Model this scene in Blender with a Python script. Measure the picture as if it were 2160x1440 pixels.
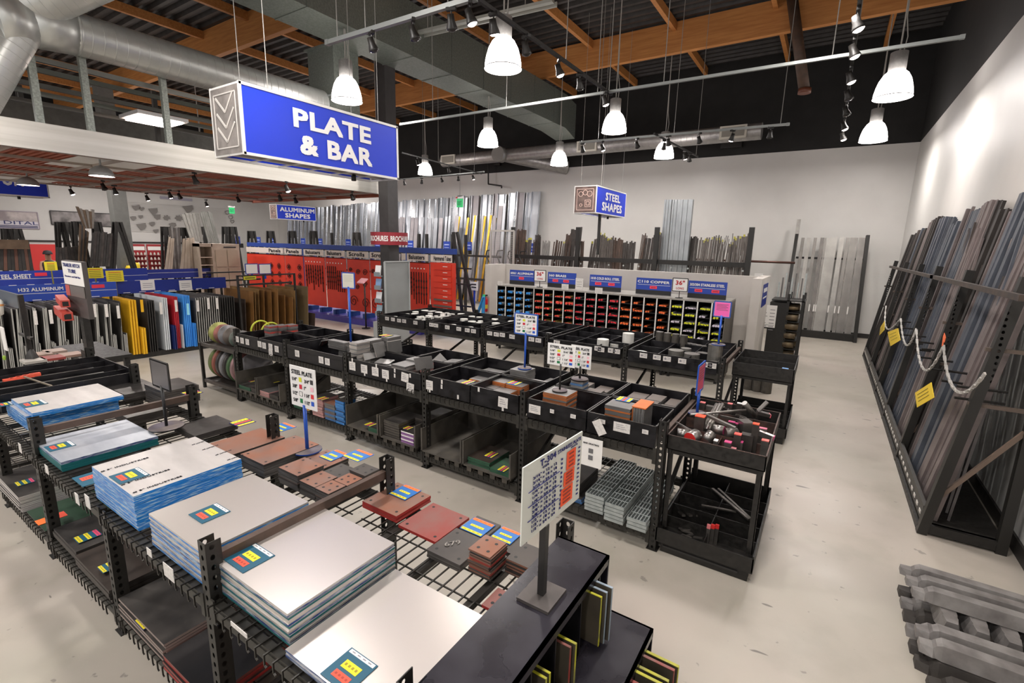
import bpy, math, random
from mathutils import Vector, Matrix
random.seed(7)
for o in list(bpy.data.objects): bpy.data.objects.remove(o, do_unlink=True)
SC = bpy.context.scene
COL = SC.collection
# ---------------------------------------------------------------- camera
F = 1011.9; CH = 2.4
def _cam_axes(yaw, pitch, roll):
    yaw, pitch, roll = map(math.radians, (yaw, pitch, roll))
    f = Vector((math.sin(yaw)*math.cos(pitch), math.cos(yaw)*math.cos(pitch), -math.sin(pitch)))
    r = f.cross(Vector((0, 0, 1))).normalized(); u = r.cross(f)
    c, s = math.cos(roll), math.sin(roll)
    return c*r+s*u, -s*r+c*u, f
CR, CU, CF = _cam_axes(-32.8827, 11.394, 1.39)
cam_d = bpy.data.cameras.new('camera'); cam = bpy.data.objects.new('camera', cam_d); COL.objects.link(cam)
cam_d.sensor_width = 36; cam_d.lens = F/2160*36; cam_d.clip_start = .05; cam_d.clip_end = 200
m3 = Matrix((CR, CU, -CF)).transposed()
cam.matrix_world = Matrix.Translation((0, 0, CH)) @ m3.to_4x4()
SC.camera = cam
def ray(px, py): return CR*((px-1080)/F) - CU*((py-720)/F) + CF
def oX(px, py, x): d = ray(px, py); t = x/d.x; return Vector((x, d.y*t, CH+d.z*t))
def oY(px, py, y): d = ray(px, py); t = y/d.y; return Vector((d.x*t, y, CH+d.z*t))
def oZ(px, py, z): d = ray(px, py); t = (z-CH)/d.z; return Vector((d.x*t, d.y*t, z))
# ---------------------------------------------------------------- light and exposure
SC.view_settings.view_transform = 'Standard'; SC.view_settings.look = 'None'
SC.view_settings.gamma = 1; SC.view_settings.use_curve_mapping = False
SC.view_settings.exposure = EXPO = 0.14
W = bpy.data.worlds.new('world'); SC.world = W; W.use_nodes = True
W.node_tree.nodes['Background'].inputs[0].default_value = (1, .98, .965, 1)
W.node_tree.nodes['Background'].inputs[1].default_value = 0.75
def area(loc, size, power, color=(1, 1, 1), rot=(0, 0, 0), shape='DISK', size_y=None):
    l = bpy.data.lights.new('lamp_light', 'AREA'); l.shape = shape; l.size = size
    if size_y: l.size_y = size_y
    l.energy = power; l.color = color
    o = bpy.data.objects.new('lamp_light', l); o.location = loc; o.rotation_euler = rot; COL.objects.link(o); return o
def spot(loc, target, power, angle=50, blend=.8, color=(1, .8, .65), r=.04):
    l = bpy.data.lights.new('spot_light', 'SPOT'); l.energy = power; l.spot_size = math.radians(angle); l.spot_blend = blend
    l.color = color; l.shadow_soft_size = r
    o = bpy.data.objects.new('spot_light', l); o.location = loc
    o.rotation_euler = (Vector(target)-Vector(loc)).to_track_quat('-Z', 'Y').to_euler(); COL.objects.link(o); return o
# the high-bay pendants hang on a regular grid; EXTRA ones are unseen, added to brighten the hall
PENDANTS = [oZ(732,214,4.9), oZ(1061,146,4.9), oZ(1882,207,4.9), oZ(1841,298,4.9), oZ(1295,279,4.9), oZ(1029,308,4.9), oZ(897,368,4.9), oZ(1179,348,4.9), oZ(1400,333,4.9)]
EXTRA = [Vector(p) for p in ((-4.3,2.3,4.9),(-7.7,-.8,4.9),(-.6,2.2,4.9),(-.4,5.7,4.9),(-4.3,-1.8,4.9),(-.2,-2.2,4.9),(-12,10.7,4.9))]
PEND_POWER = 62
for p in PENDANTS+EXTRA: area(p+Vector((0, 0, -.01)), .5, PEND_POWER*(1.5 if p.y < 0 else 1), (1, .975, .94))
# ---------------------------------------------------------------- materials
def s2l(c):
    if isinstance(c, str): c = tuple(int(c[i:i+2], 16)/255 for i in (0, 2, 4))
    return tuple((x/12.92 if x <= .04045 else ((x+.055)/1.055)**2.4) for x in c)+(1,)
MATS = {}
def mat(name, c1, c2=None, rough=.5, metal=0, scale=8, bump=0, stretch=(1, 1, 1), rough2=None, thresh=(.35, .65), detail=4, emit=0, bscale=None, coat=0, spec=.5):
    if name in MATS: return MATS[name]
    m = bpy.data.materials.new(name); m.use_nodes = True; nt = m.node_tree; b = nt.nodes['Principled BSDF']
    b.inputs['Base Color'].default_value = s2l(c1); b.inputs['Roughness'].default_value = rough; b.inputs['Metallic'].default_value = metal
    b.inputs['Specular IOR Level'].default_value = spec
    if coat: b.inputs['Coat Weight'].default_value = coat; b.inputs['Coat Roughness'].default_value = .15
    if c2 or bump or rough2 is not None:
        tc = nt.nodes.new('ShaderNodeTexCoord'); mp = nt.nodes.new('ShaderNodeMapping'); mp.inputs['Scale'].default_value = stretch
        nt.links.new(tc.outputs['Object'], mp.inputs[0])
        oi = nt.nodes.new('ShaderNodeObjectInfo'); va = nt.nodes.new('ShaderNodeVectorMath'); va.operation = 'MULTIPLY_ADD'
        nt.links.new(oi.outputs['Random'], va.inputs[0]); va.inputs[1].default_value = (37, 53, 71); nt.links.new(mp.outputs[0], va.inputs[2])
        n = nt.nodes.new('ShaderNodeTexNoise'); n.inputs['Scale'].default_value = scale; n.inputs['Detail'].default_value = detail
        nt.links.new(va.outputs[0], n.inputs[0])
        r = nt.nodes.new('ShaderNodeMapRange'); r.inputs[1].default_value, r.inputs[2].default_value = thresh
        nt.links.new(n.outputs[0], r.inputs[0])
        if c2:
            x = nt.nodes.new('ShaderNodeMix'); x.data_type = 'RGBA'; x.inputs[6].default_value = s2l(c1); x.inputs[7].default_value = s2l(c2)
            nt.links.new(r.outputs[0], x.inputs[0]); nt.links.new(x.outputs[2], b.inputs['Base Color'])
        if rough2 is not None:
            rr = nt.nodes.new('ShaderNodeMapRange'); rr.inputs[3].default_value, rr.inputs[4].default_value = rough, rough2
            nt.links.new(r.outputs[0], rr.inputs[0]); nt.links.new(rr.outputs[0], b.inputs['Roughness'])
        if bump:
            n2 = n
            if bscale:
                n2 = nt.nodes.new('ShaderNodeTexNoise'); n2.inputs['Scale'].default_value = bscale; n2.inputs['Detail'].default_value = 3; nt.links.new(va.outputs[0], n2.inputs[0])
            bp = nt.nodes.new('ShaderNodeBump'); bp.inputs['Strength'].default_value = bump; bp.inputs['Distance'].default_value = .01
            nt.links.new(n2.outputs[0], bp.inputs['Height']); nt.links.new(bp.outputs[0], b.inputs['Normal'])
    if emit: b.inputs['Emission Color'].default_value = s2l(c1); b.inputs['Emission Strength'].default_value = emit
    MATS[name] = m; return m
BLACK = mat('black_paint', '171513', '262320', .42, 0, 30, .02, rough2=.6)
BLACKG = mat('black_gloss_paint', '0d0c0e', '171519', .28, 0, 9, .02, rough2=.5)
DARKST = mat('dark_steel', '4a4542', '5c5652', .45, .5, 14, .03)
WOODBIN = mat('worn_steel_bin', '494540', '5e5850', .6, .2, 6, .04)
PAPER = mat('paper_label', 'd9d4cf', 'c3bfba', .7, 0, 60, thresh=(.4, .7))
PAPERW = mat('white_paper', 'e9e6e2', rough=.6)
INK = mat('dark_ink', '1c1b22', rough=.7)
WHITE = mat('white_paint', 'e4e2df', rough=.5)
BLUE = mat('blue_enamel', '1c46b4', rough=.35)
SIGNBLUE = mat('sign_blue', '0a33c4', rough=.4)
NAVY = mat('navy_board', '122a86', rough=.45)
TEAL = mat('teal_card', '17566e', rough=.5)
NAVYCARD = mat('navy_card', '1c2c66', rough=.5)
BLUECARD = mat('blue_card', '1668b4', rough=.45)
RED = mat('red_sticker', 'e8563f', rough=.6)
PINK = mat('pink_paint', 'e24f74', rough=.6)
ORANGE = mat('orange_sticker', 'ff7a35', rough=.6)
YEL = mat('yellow_sticker', 'e9d72a', rough=.6)
GREEN = mat('green_paint', '1e6b46', rough=.6)
ALU = mat('brushed_aluminium', 'd6cfc9', None, .34, .72)
ALUF = mat('filmed_aluminium', 'dad5d2', 'cbc6c3', .42, .6, 3, .0, (1, 3, 1), rough2=.5)
ALUD = mat('cloudy_aluminium', 'c4c8d0', 'aeb3bd', .42, .6, 3, .0, (1, 3, 1), rough2=.5)
BLUEFILM = mat('blue_edge_film', '1b78c6', 'a6c6dc', .4, .1, 5, 0, (3, 3, 30), thresh=(.5, .66))
TEALFILM = mat('teal_edge_film', '0f5a5e', '236f70', .45, .2, 6, 0, (1, 1, 30))
NAVYFILM = mat('navy_edge_film', '23407f', 'b4bcc9', .4, .4, 5, 0, (3, 3, 30), thresh=(.4, .62))
STEEL = mat('mill_steel', '6a6765', '7e7a77', .4, .8, 6, .02, rough2=.55)
STEELD = mat('hot_rolled_steel', '4b4745', '5f5a56', .42, .7, 5, .02, rough2=.6)
RUSTY = mat('rusty_plate', '86685c', '936049', .5, .35, 5, .03, rough2=.6, thresh=(.4, .7))
REDRUST = mat('red_oxide_plate', '84564f', '8f4038', .55, .2, 5, .03, thresh=(.4, .65))
REDEDGE = mat('red_edge_paint', '9c2b27', rough=.55)
GALV = mat('galvanised_steel', 'b4bab8', 'a0a6a5', .42, .35, 20, .02, rough2=.5)
DUCT = mat('spiral_duct_steel', 'd8dad6', 'c8cbc7', .32, .6, 3, 0, (1, 1, 1), rough2=.42)
DUCTD = mat('sheet_metal_duct', '7c827b', '6c726b', .5, .45, 30, .02)
GREYM = mat('grey_enamel', '9a9d9c', rough=.5)
LAMPMETAL = mat('lamp_housing', 'b4b3b0', 'a9a8a5', .4, .25, 40)
SHADE = mat('lit_acrylic_shade', 'fff6f2', rough=.3, emit=13.0)
BULB = mat('lit_bulb', 'ffe9df', rough=.3, emit=22)
WOOD = mat('glulam_timber', 'b0713a', 'c98a4c', .6, 0, 3, .05, (.6, 8, 8), thresh=(.3, .7))
CANOPYW = mat('brown_slat_timber', '8e4630', 'a5583c', .5, 0, 4, .03, (1, 1, 6))
DECK = mat('black_metal_deck', '2a2725', '383432', .5, .2, 6)
WBLACK = mat('black_wall_paint', '151413', '1b1a19', .8, 0, 3)
REDP = mat('red_display_panel', 'c8301c', 'd43a24', .5, 0, 2)
CARD = mat('brown_card_sheet', '7a5626', '6b4a20', .7, 0, 4)
KRAFT = mat('kraft_board', '8f6a38', '7c5a2e', .7, 0, 4)
COLORS = {}
def cm(hexc, rough=.5, metal=0, name=None):
    k = (hexc, rough, metal)
    if k not in COLORS: COLORS[k] = mat(name or 'colour_'+hexc, hexc, None, rough, metal)
    return COLORS[k]
def punched():
    m = bpy.data.materials.new('punched_black_steel'); m.use_nodes = True; nt = m.node_tree; N = nt.nodes; L = nt.links
    b = N['Principled BSDF']; b.inputs['Base Color'].default_value = s2l('22201d'); b.inputs['Roughness'].default_value = .45
    tc = N.new('ShaderNodeTexCoord'); sp = N.new('ShaderNodeSeparateXYZ'); L.new(tc.outputs['Object'], sp.inputs[0])
    ge = N.new('ShaderNodeNewGeometry'); sn = N.new('ShaderNodeSeparateXYZ')
    tr = N.new('ShaderNodeVectorTransform'); tr.vector_type = 'NORMAL'; tr.convert_from = 'WORLD'; tr.convert_to = 'OBJECT'
    L.new(ge.outputs['True Normal'], tr.inputs[0]); L.new(tr.outputs[0], sn.inputs[0])
    def M(op, a, bb=None, c=None):
        n = N.new('ShaderNodeMath'); n.operation = op
        for i, v in enumerate((a, bb, c)):
            if v is None: continue
            if isinstance(v, (int, float)): n.inputs[i].default_value = v
            else: L.new(v, n.inputs[i])
        return n.outputs[0]
    isx = M('GREATER_THAN', M('ABSOLUTE', sn.outputs[0]), .5)
    u = M('ADD', M('MULTIPLY', isx, M('SUBTRACT', sp.outputs[1], .0)), M('MULTIPLY', M('SUBTRACT', 1, isx), sp.outputs[0]))
    zz = M('SUBTRACT', M('MODULO', M('ADD', sp.outputs[2], 5), .05), .025)
    d = M('ADD', M('POWER', M('DIVIDE', M('ABSOLUTE', u), .010), 2), M('POWER', M('DIVIDE', M('ABSOLUTE', zz), .013), 2))
    hole = M('MULTIPLY', M('LESS_THAN', d, 1), M('LESS_THAN', M('ABSOLUTE', sn.outputs[2]), .5))
    t = N.new('ShaderNodeBsdfTransparent'); mx = N.new('ShaderNodeMixShader'); L.new(hole, mx.inputs[0]); L.new(b.outputs[0], mx.inputs[1]); L.new(t.outputs[0], mx.inputs[2])
    L.new(mx.outputs[0], N['Material Output'].inputs[0]); return m
PUNCH = punched()
# ---------------------------------------------------------------- mesh building
class MB:
    def __init__(s): s.v = []; s.f = []; s.m = []; s.sm = []
    def add(s, vs, fs, m=0, smooth=False):
        o = len(s.v); s.v += [Vector(p) for p in vs]
        for f in fs: s.f.append([i+o for i in f]); s.m.append(m); s.sm.append(smooth)
        return s
    def box(s, a, b, m=0, mt=None):
        x0, y0, z0 = a; x1, y1, z1 = b
        s.add([(x0,y0,z0),(x1,y0,z0),(x1,y1,z0),(x0,y1,z0),(x0,y0,z1),(x1,y0,z1),(x1,y1,z1),(x0,y1,z1)],
              [(0,3,2,1),(0,1,5,4),(1,2,6,5),(2,3,7,6),(3,0,4,7)], m)
        o = len(s.v)-8; s.f.append([o+4,o+5,o+6,o+7]); s.m.append(m if mt is None else mt); s.sm.append(False); return s
    def obox(s, c, size, R=None, m=0, mt=None):
        k = len(s.v); hx, hy, hz = size[0]/2, size[1]/2, size[2]/2; s.box((-hx,-hy,-hz), (hx,hy,hz), m, mt)
        for i in range(k, len(s.v)): s.v[i] = (R @ s.v[i] if R else s.v[i])+Vector(c)
        return s
    def bar(s, p, q, w, h=None, m=0, up=(0, 0, 1)):
        p, q = Vector(p), Vector(q); d = q-p; L = d.length
        if L < 1e-6: return s
        d.normalize(); up = Vector(up)
        if abs(d.dot(up)) > .99: up = Vector((0, 1, 0))
        a = d.cross(up).normalized(); b = a.cross(d); R = Matrix((a, d, b)).transposed()
        return s.obox((p+q)/2, (w, L, h or w), R, m)
    def tube(s, p, q, r, n=8, m=0, r2=None, caps=True, mc=None):
        p, q = Vector(p), Vector(q); d = (q-p).normalized(); a = d.orthogonal().normalized(); b = d.cross(a); r2 = r if r2 is None else r2
        vs = [p+(a*math.cos(t)+b*math.sin(t))*r for t in [2*math.pi*i/n for i in range(n)]]+[q+(a*math.cos(t)+b*math.sin(t))*r2 for t in [2*math.pi*i/n for i in range(n)]]
        s.add(vs, [(i, (i+1) % n, n+(i+1) % n, n+i) for i in range(n)], m, n > 6)
        if caps:
            o = len(s.v)-2*n; s.f.append([o+i for i in range(n)][::-1]); s.f.append([o+n+i for i in range(n)])
            s.m += [m if mc is None else mc]*2; s.sm += [False]*2
        return s
    def path(s, pts, r, n=6, m=0):
        for a, b in zip(pts, pts[1:]): s.tube(a, b, r, n, m)
        return s
    def lathe(s, c, prof, n=20, m=0, smooth=True, R=None):
        c = Vector(c); vs = []
        for r, z in prof:
            for i in range(n):
                t = 2*math.pi*i/n; p = Vector((r*math.cos(t), r*math.sin(t), z)); vs.append(c+(R @ p if R else p))
        fs = [(k*n+i, k*n+(i+1) % n, (k+1)*n+(i+1) % n, (k+1)*n+i) for k in range(len(prof)-1) for i in range(n)]
        return s.add(vs, fs, m, smooth)
    def ring(s, c, r, rr, n=24, m=0, R=None, k=6):
        pts = []
        for i in range(n+1):
            t = 2*math.pi*i/n; p = Vector((r*math.cos(t), r*math.sin(t), 0)); pts.append(Vector(c)+(R @ p if R else p))
        return s.path(pts, rr, k, m)
    def quad(s, a, b, c, d, m=0): return s.add([a, b, c, d], [(0, 1, 2, 3)], m)
    def prism(s, poly, fn, t0, t1, m=0, mc=None):
        n = len(poly); vs = [fn(u, v, t0) for u, v in poly]+[fn(u, v, t1) for u, v in poly]
        s.add(vs, [(i, (i+1) % n, n+(i+1) % n, n+i) for i in range(n)], m)
        o = len(s.v)-2*n; s.f.append([o+i for i in range(n)][::-1]); s.f.append([o+n+i for i in range(n)]); s.m += [m if mc is None else mc]*2; s.sm += [False]*2
        return s
    def build(s, name, mats, parent=None, origin=None):
        if not isinstance(mats, (list, tuple)): mats = [mats]
        if parent is not None: org = wloc(parent)
        elif origin is not None: org = Vector(origin)
        else:
            xs = [v.x for v in s.v]; ys = [v.y for v in s.v]; org = Vector(((min(xs)+max(xs))/2, (min(ys)+max(ys))/2, min(v.z for v in s.v)))
        me = bpy.data.meshes.new(name); me.from_pydata([tuple(v-org) for v in s.v], [], s.f)
        for m in mats: me.materials.append(m)
        me.polygons.foreach_set('material_index', s.m); me.polygons.foreach_set('use_smooth', s.sm); me.update()
        o = bpy.data.objects.new(name, me); COL.objects.link(o)
        if parent is not None: o.parent = parent
        else: o.location = org
        return o
def wloc(o):
    p = Vector(o.location)
    while o.parent: o = o.parent; p += Vector(o.location)
    return p
def tag(o, label=None, cat=None, group=None, kind=None):
    if label: o['label'] = label
    if cat: o['category'] = cat
    if group: o['group'] = group
    if kind: o['kind'] = kind
    return o
def thing(name, loc, label, cat, group=None):
    o = bpy.data.objects.new(name, None); o.empty_display_size = .1; o.location = loc; COL.objects.link(o); return tag(o, label, cat, group)
def struct(name, mb, mats, parent=None): o = mb.build(name, mats, parent); return tag(o, kind='structure') if parent is None else o
def kids(o): return [c for c in bpy.data.objects if c.parent == o]
def clone(o, loc=None, label=None, group=None, rz=None, children=None):
    def cp(x, par):
        c = x.copy(); COL.objects.link(c)
        if par is not None: c.parent = par
        for k in CH_MAP.get(x.name, ()): cp(k, c)
        return c
    CH_MAP = clone.map
    if o.name not in CH_MAP:
        st = [o]
        while st:
            x = st.pop(); CH_MAP[x.name] = kids(x); st += CH_MAP[x.name]
    r = cp(o, None)
    if loc is not None: r.location = loc
    if rz is not None: r.rotation_euler.z = rz
    if label: r['label'] = label
    if group: r['group'] = group
    return r
clone.map = {}
FONTC = {}
def text(name, s, org, U, V, w, h, m, parent, bold=.03, lift=.002, align='fit'):
    """lettering s fitted in the box w x h that starts at org, along unit vectors U and V"""
    key = (s, bold)
    if key not in FONTC:
        cu = bpy.data.curves.new('t', 'FONT'); cu.body = s; cu.resolution_u = 2; cu.space_line = .95; cu.space_character = 1+bold*1.6; cu.align_x = 'CENTER' if '\n' in s else 'LEFT'
        o = bpy.data.objects.new('t', cu); COL.objects.link(o); dg = bpy.context.evaluated_depsgraph_get(); dg.update()
        me = bpy.data.meshes.new_from_object(o.evaluated_get(dg)); v0 = [v.co.copy() for v in me.vertices]; f0 = [list(p.vertices) for p in me.polygons]; n0 = len(v0); SH = ((0, 0), (bold, bold), (-bold, bold), (bold, -bold), (-bold, -bold))
        FONTC[key] = ([v+Vector((a, b2, kk*.0005-v.z)) for kk, (a, b2) in enumerate(SH) for v in v0], [[i+n0*k for i in f] for k in range(5) for f in f0])
        bpy.data.objects.remove(o, do_unlink=True); bpy.data.meshes.remove(me)
    vs, fs = FONTC[key]
    x0 = min(v.x for v in vs); x1 = max(v.x for v in vs); y0 = min(v.y for v in vs); y1 = max(v.y for v in vs)
    U, V = Vector(U), Vector(V); Nn = U.cross(V); org = Vector(org)
    sx = w/(x1-x0); sy = h/(y1-y0)
    mb = MB(); mb.add([org+U*((v.x-x0)*sx)+V*((v.y-y0)*sy)+Nn*(lift+v.z) for v in vs], fs)
    return mb.build(name, m, parent)
# ================================================================ the room
YB, XR, XL, ZW, ZC = 16.97, 1.6, -27.8, 5.29, 7.95
def floor_mat():
    m = bpy.data.materials.new('polished_concrete'); m.use_nodes = True; nt = m.node_tree; N = nt.nodes; L = nt.links; b = N['Principled BSDF']
    tc = N.new('ShaderNodeTexCoord')
    def noise(sc, d=4, st=(1, 1, 1)):
        mp = N.new('ShaderNodeMapping'); mp.inputs['Scale'].default_value = st; L.new(tc.outputs['Object'], mp.inputs[0])
        n = N.new('ShaderNodeTexNoise'); n.inputs['Scale'].default_value = sc; n.inputs['Detail'].default_value = d; L.new(mp.outputs[0], n.inputs[0]); return n.outputs[0]
    def rng(x, a, c, lo=0, hi=1):
        r = N.new('ShaderNodeMapRange'); r.inputs[1].default_value, r.inputs[2].default_value, r.inputs[3].default_value, r.inputs[4].default_value = a, c, lo, hi; L.new(x, r.inputs[0]); return r.outputs[0]
    def mix(f, a, c):
        x = N.new('ShaderNodeMix'); x.data_type = 'RGBA'; L.new(f, x.inputs[0])
        for i, v in ((6, a), (7, c)):
            if isinstance(v, str): x.inputs[i].default_value = s2l(v)
            else: L.new(v, x.inputs[i])
        return x.outputs[2]
    c = mix(rng(noise(.5), .3, .7), 'b8aea4', 'aca79a')
    c = mix(rng(noise(2.2, 6), .5, .75, 0, .55), c, '989283')
    c = mix(rng(noise(9, 3), .69, .72, 0, .55), c, '6b6660')
    c = mix(rng(noise(3.1, 2, (1, 3.5, 1)), .735, .75, 0, .75), c, '57524d')
    L.new(c, b.inputs['Base Color']); L.new(rng(noise(1.5), .3, .7, .32, .5), b.inputs['Roughness']); b.inputs['Specular IOR Level'].default_value = .5
    return m
FLOORM = floor_mat()
WALLM = mat('white_wall_paint', 'cac8c4', 'c4c2be', .5, 0, 1.2)
struct('floor', MB().box((XL-.3, -7, -.2), (XR+.3, YB+.3, 0)), FLOORM)
struct('wall_back', MB().box((XL, YB, 0), (XR+.3, YB+.3, ZW)).box((XL, YB, ZW), (XR+.3, YB+.3, ZC+.3), 1), [WALLM, WBLACK])
struct('wall_right', MB().box((XR, -7, 0), (XR+.3, YB, ZW)).box((XR, -7, ZW), (XR+.3, YB, ZC+.3), 1), [WALLM, WBLACK])
struct('wall_left', MB().box((XL-.3, -7, 0), (XL, YB+.3, ZW)).box((XL-.3, -7, ZW), (XL, YB+.3, ZC+.3), 1), [WALLM, WBLACK])
struct('baseboard_back', MB().box((XL, YB-.02, 0), (XR, YB-.001, .13)), cm('2b2826'))
struct('baseboard_right', MB().box((XR-.02, -7, 0), (XR-.001, YB-.03, .13)), cm('2b2826'))
b = MB(); y = -7; pr = []
while y < YB+.1: pr += [(y, ZC), (y+.09, ZC), (y+.13, ZC+.09), (y+.26, ZC+.09)]; y += .30
vs = [(XL-.2, p[0], p[1]) for p in pr]+[(XR+.2, p[0], p[1]) for p in pr]; n = len(pr)
b.add(vs, [(i, n+i, n+i+1, i+1) for i in range(n-1)]); struct('ceiling', b, DECK)
tn = 1
for y in (13.3, 7.5, 1.85, -3.9):
    struct('trim_%d' % tn, MB().box((XL, y, 7.24), (XR, y+.15, ZC-.005)), WOOD); tn += 1
for y0, y1 in ((13.45, YB), (7.65, 13.3), (2.0, 7.5), (-3.75, 1.85)):
    for k in range(13):
        x = .52-2.25*k
        struct('trim_%d' % tn, MB().box((x-.05, y0, 7.74), (x+.05, y1, ZC-.005)), WOOD); tn += 1
# ---- square columns
def column(name, x, y, w, h, m, label):
    t = thing(name, (x, y, 0), label, 'column')
    MB().box((x-w/2, y-w/2, 0), (x+w/2, y+w/2, h)).build('shaft', m, t)
    MB().box((x-w/2-.08, y-w/2-.08, 0), (x+w/2+.08, y+w/2+.08, .03)).box((x-w/2-.1, y-w/2-.05, h), (x+w/2+.1, y+w/2+.05, h+.05)).build('base_plate', m, t); return t
CX, CY = -8.62, 7.98
col1 = column('column', CX, CY, .3, 7.18, mat('charcoal_column', '3b3838', '353232', .5), 'charcoal square steel column at the far corner of the slatted canopy, with brochures around it')
column('column', -20.9, 6.95, .42, 7.18, mat('grey_column', '6a6a66', '646460', .6), 'plain grey square column standing between the two wall pictures on the left')
# ================================================================ lamps
def pendant(p, label, grp='white bell pendants over the aisles'):
    t = thing('pendant_lamp', (p.x, p.y, p.z), label, 'pendant lamp', grp)
    x, y, z = p
    MB().lathe((x, y, z), [(.268, 0), (.262, .08), (.245, .17), (.215, .27), (.165, .36), (.12, .40), (.11, .40)], 28).build('shade', SHADE, t)
    MB().lathe((x, y, z), [(.272, .0), (.275, .012), (.262, .02)], 28).build('rim', cm('d8d8d8', .3), t)
    MB().lathe((x, y, z), [(.0, .69), (.1, .69), (.12, .68), (.12, .41), (.10, .395), (0, .395)], 24).build('housing', LAMPMETAL, t)
    MB().tube((x, y, z+.69), (x, y, ZC+.02), .012, 6, caps=False).path([Vector((x+.05, y, z+.7)), Vector((x+.07, y, z+.9)), Vector((x+.02, y, z+1.2)), Vector((x, y, z+2.3))], .008, 5).build('cord', cm('b5b2ac'), t)
    return t
PL = ['bell pendant lamp above the right end of the blue plate and bar sign', 'largest bell pendant lamp, hanging just left of the black spotlight track',
      'bell pendant lamp nearest the right wall, upper of the two there', 'bell pendant lamp near the right corner, lower and farther of the two there',
      'bell pendant lamp hanging over the round duct, near the end of the black track', 'bell pendant lamp hanging left of the duct junction',
      'smallest bell pendant lamp, just right of the charcoal column', 'bell pendant lamp partly behind the round duct, above the steel shapes sign',
      'bell pendant lamp below the round duct, behind the short branch track']
for p, l in zip(PENDANTS, PL): pendant(p, l, None)
for p in EXTRA: pendant(p, 'added white bell pendant lamp out of view, put in to light the hall', 'added pendant lamps out of view')
# spot heads on tracks
def head_proto():
    t = thing('track_spotlight', (0, 0, 0), 'x', 'spotlight')
    MB().box((-.05, -.018, -.03), (.05, .018, 0)).build('adapter', BLACK, t)
    MB().tube((0, 0, -.03), (0, 0, -.07), .008, 6).build('stem', BLACK, t)
    R = Matrix.Rotation(.35, 3, 'X')
    MB().lathe((0, 0, -.12), [(0, .06), (.032, .06), (.036, .0), (.052, -.05), (.055, -.07), (.048, -.07)], 14, R=R).build('housing', BLACK, t)
    MB().lathe((0, 0, -.12), [(0, -.088), (.03, -.082), (.05, -.062)], 14, R=R).build('lens', cm('3a3636', .2), t)
    return t
HD = head_proto(); HL = clone(HD)
for k in kids(HL):
    if k.name.startswith('lens'):
        k.data = k.data.copy(); k.data.materials.clear(); k.data.materials.append(BULB)
HDu = [False]; HLu = [False]
TRK = []
def head(px, py, z, lit, label, tgt=None, rz=0.0, power=25, y=None):
    p = oZ(px, py, z-.1); p.z = z; best = None
    for a, b, w in TRK:
        u = min(1, max(0, (p-a).dot(b-a)/(b-a).length_squared)); q = a.lerp(b, u)
        if best is None or (q-p).length < best[0]: best = ((q-p).length, q, w)
    if z > 4 and best and best[0] < .6: p = best[1].copy(); p.z = z-best[2]/2+.004
    src, fl = (HL, HLu) if lit else (HD, HDu)
    clone.map = {}
    if not fl[0]: o = src; fl[0] = True; o.location = p; o['label'] = label; o.rotation_euler.z = rz
    else: o = clone(src, p, label, rz=rz)
    if lit and tgt is not None: spot(p+Vector((0, 0, -.2)), tgt, power)
    return o
def track(name, a, b, w, m, label, parts=()):
    t = thing(name, a, label, 'track' if 'track' in name else 'pipe')
    TRK.append((a.copy(), b.copy(), w)); MB().bar(a, b, w, w).build('rail', m, t); MB().box(a-Vector((w*.6, w*.6, w*.6)), a+Vector((w*.6, w*.6, w*.6))).box(b-Vector((w*.6,)*3), b+Vector((w*.6,)*3)).build('end_cap', m, t)
    for k, f in enumerate(parts):
        c = a.lerp(b, f); MB().tube(c, (c.x, c.y, ZC+.02), .006, 5, caps=False).build('hanger_rod', cm('8b8984'), t)
    return t
ZT = 4.6
GREYP = mat('grey_conduit', '8d918f', rough=.4, metal=.4)
t1a, t1b = oZ(692, 90, ZT), oZ(1000, -4, ZT); track('light_track', t1a, t1b, .045, GREYP, 'grey tubular light track crossing in front of the charcoal column', (.08, .3, .85))
t2a, t2b = oZ(1010, 0, ZT), oZ(1288, 198, ZT); track('light_track', t2a, t2b, .035, BLACK, 'black light track running back beside the largest bell pendant', (.55, .98))
t3a, t3b = oZ(846, 262, ZT), oZ(2030, 78, ZT); track('sprinkler_pipe', t3a, t3b, .035, GREYP, 'long thin white pipe crossing the whole hall below the dark ceiling', (.1, .3, .5, .62, .86))
t4a, t4b = oZ(1225, 300, ZT), oZ(1662, 262, ZT); track('light_track', t4a, t4b, .04, GREYP, 'pale light track running along the front of the round duct', (.1, .5, .97))
t4c, t4d = oZ(1380, 282, ZT), oZ(1472, 330, ZT); track('light_track', t4c, t4d, .03, BLACK, 'short black branch track below the round duct', (.95,))
t5a, t5b = oZ(1815, -8, ZT), oZ(1778, 287, ZT); track('light_track', t5a, t5b, .035, BLACK, 'black light track running along the right wall with seven spotlights', (.3, .75))
t6a, t6b = oZ(846, 378, ZT), oZ(1020, 362, ZT); track('light_track', t6a, t6b, .035, GREYP, 'farthest pale light track, behind the smallest bell pendant', (.3, .9))
t7a, t7b = oZ(848, 322, ZT), oZ(1015, 366, ZT); track('light_track', t7a, t7b, .03, BLACK, 'farthest black light track, running back right of the charcoal column', (.4,))
G = None
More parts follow.
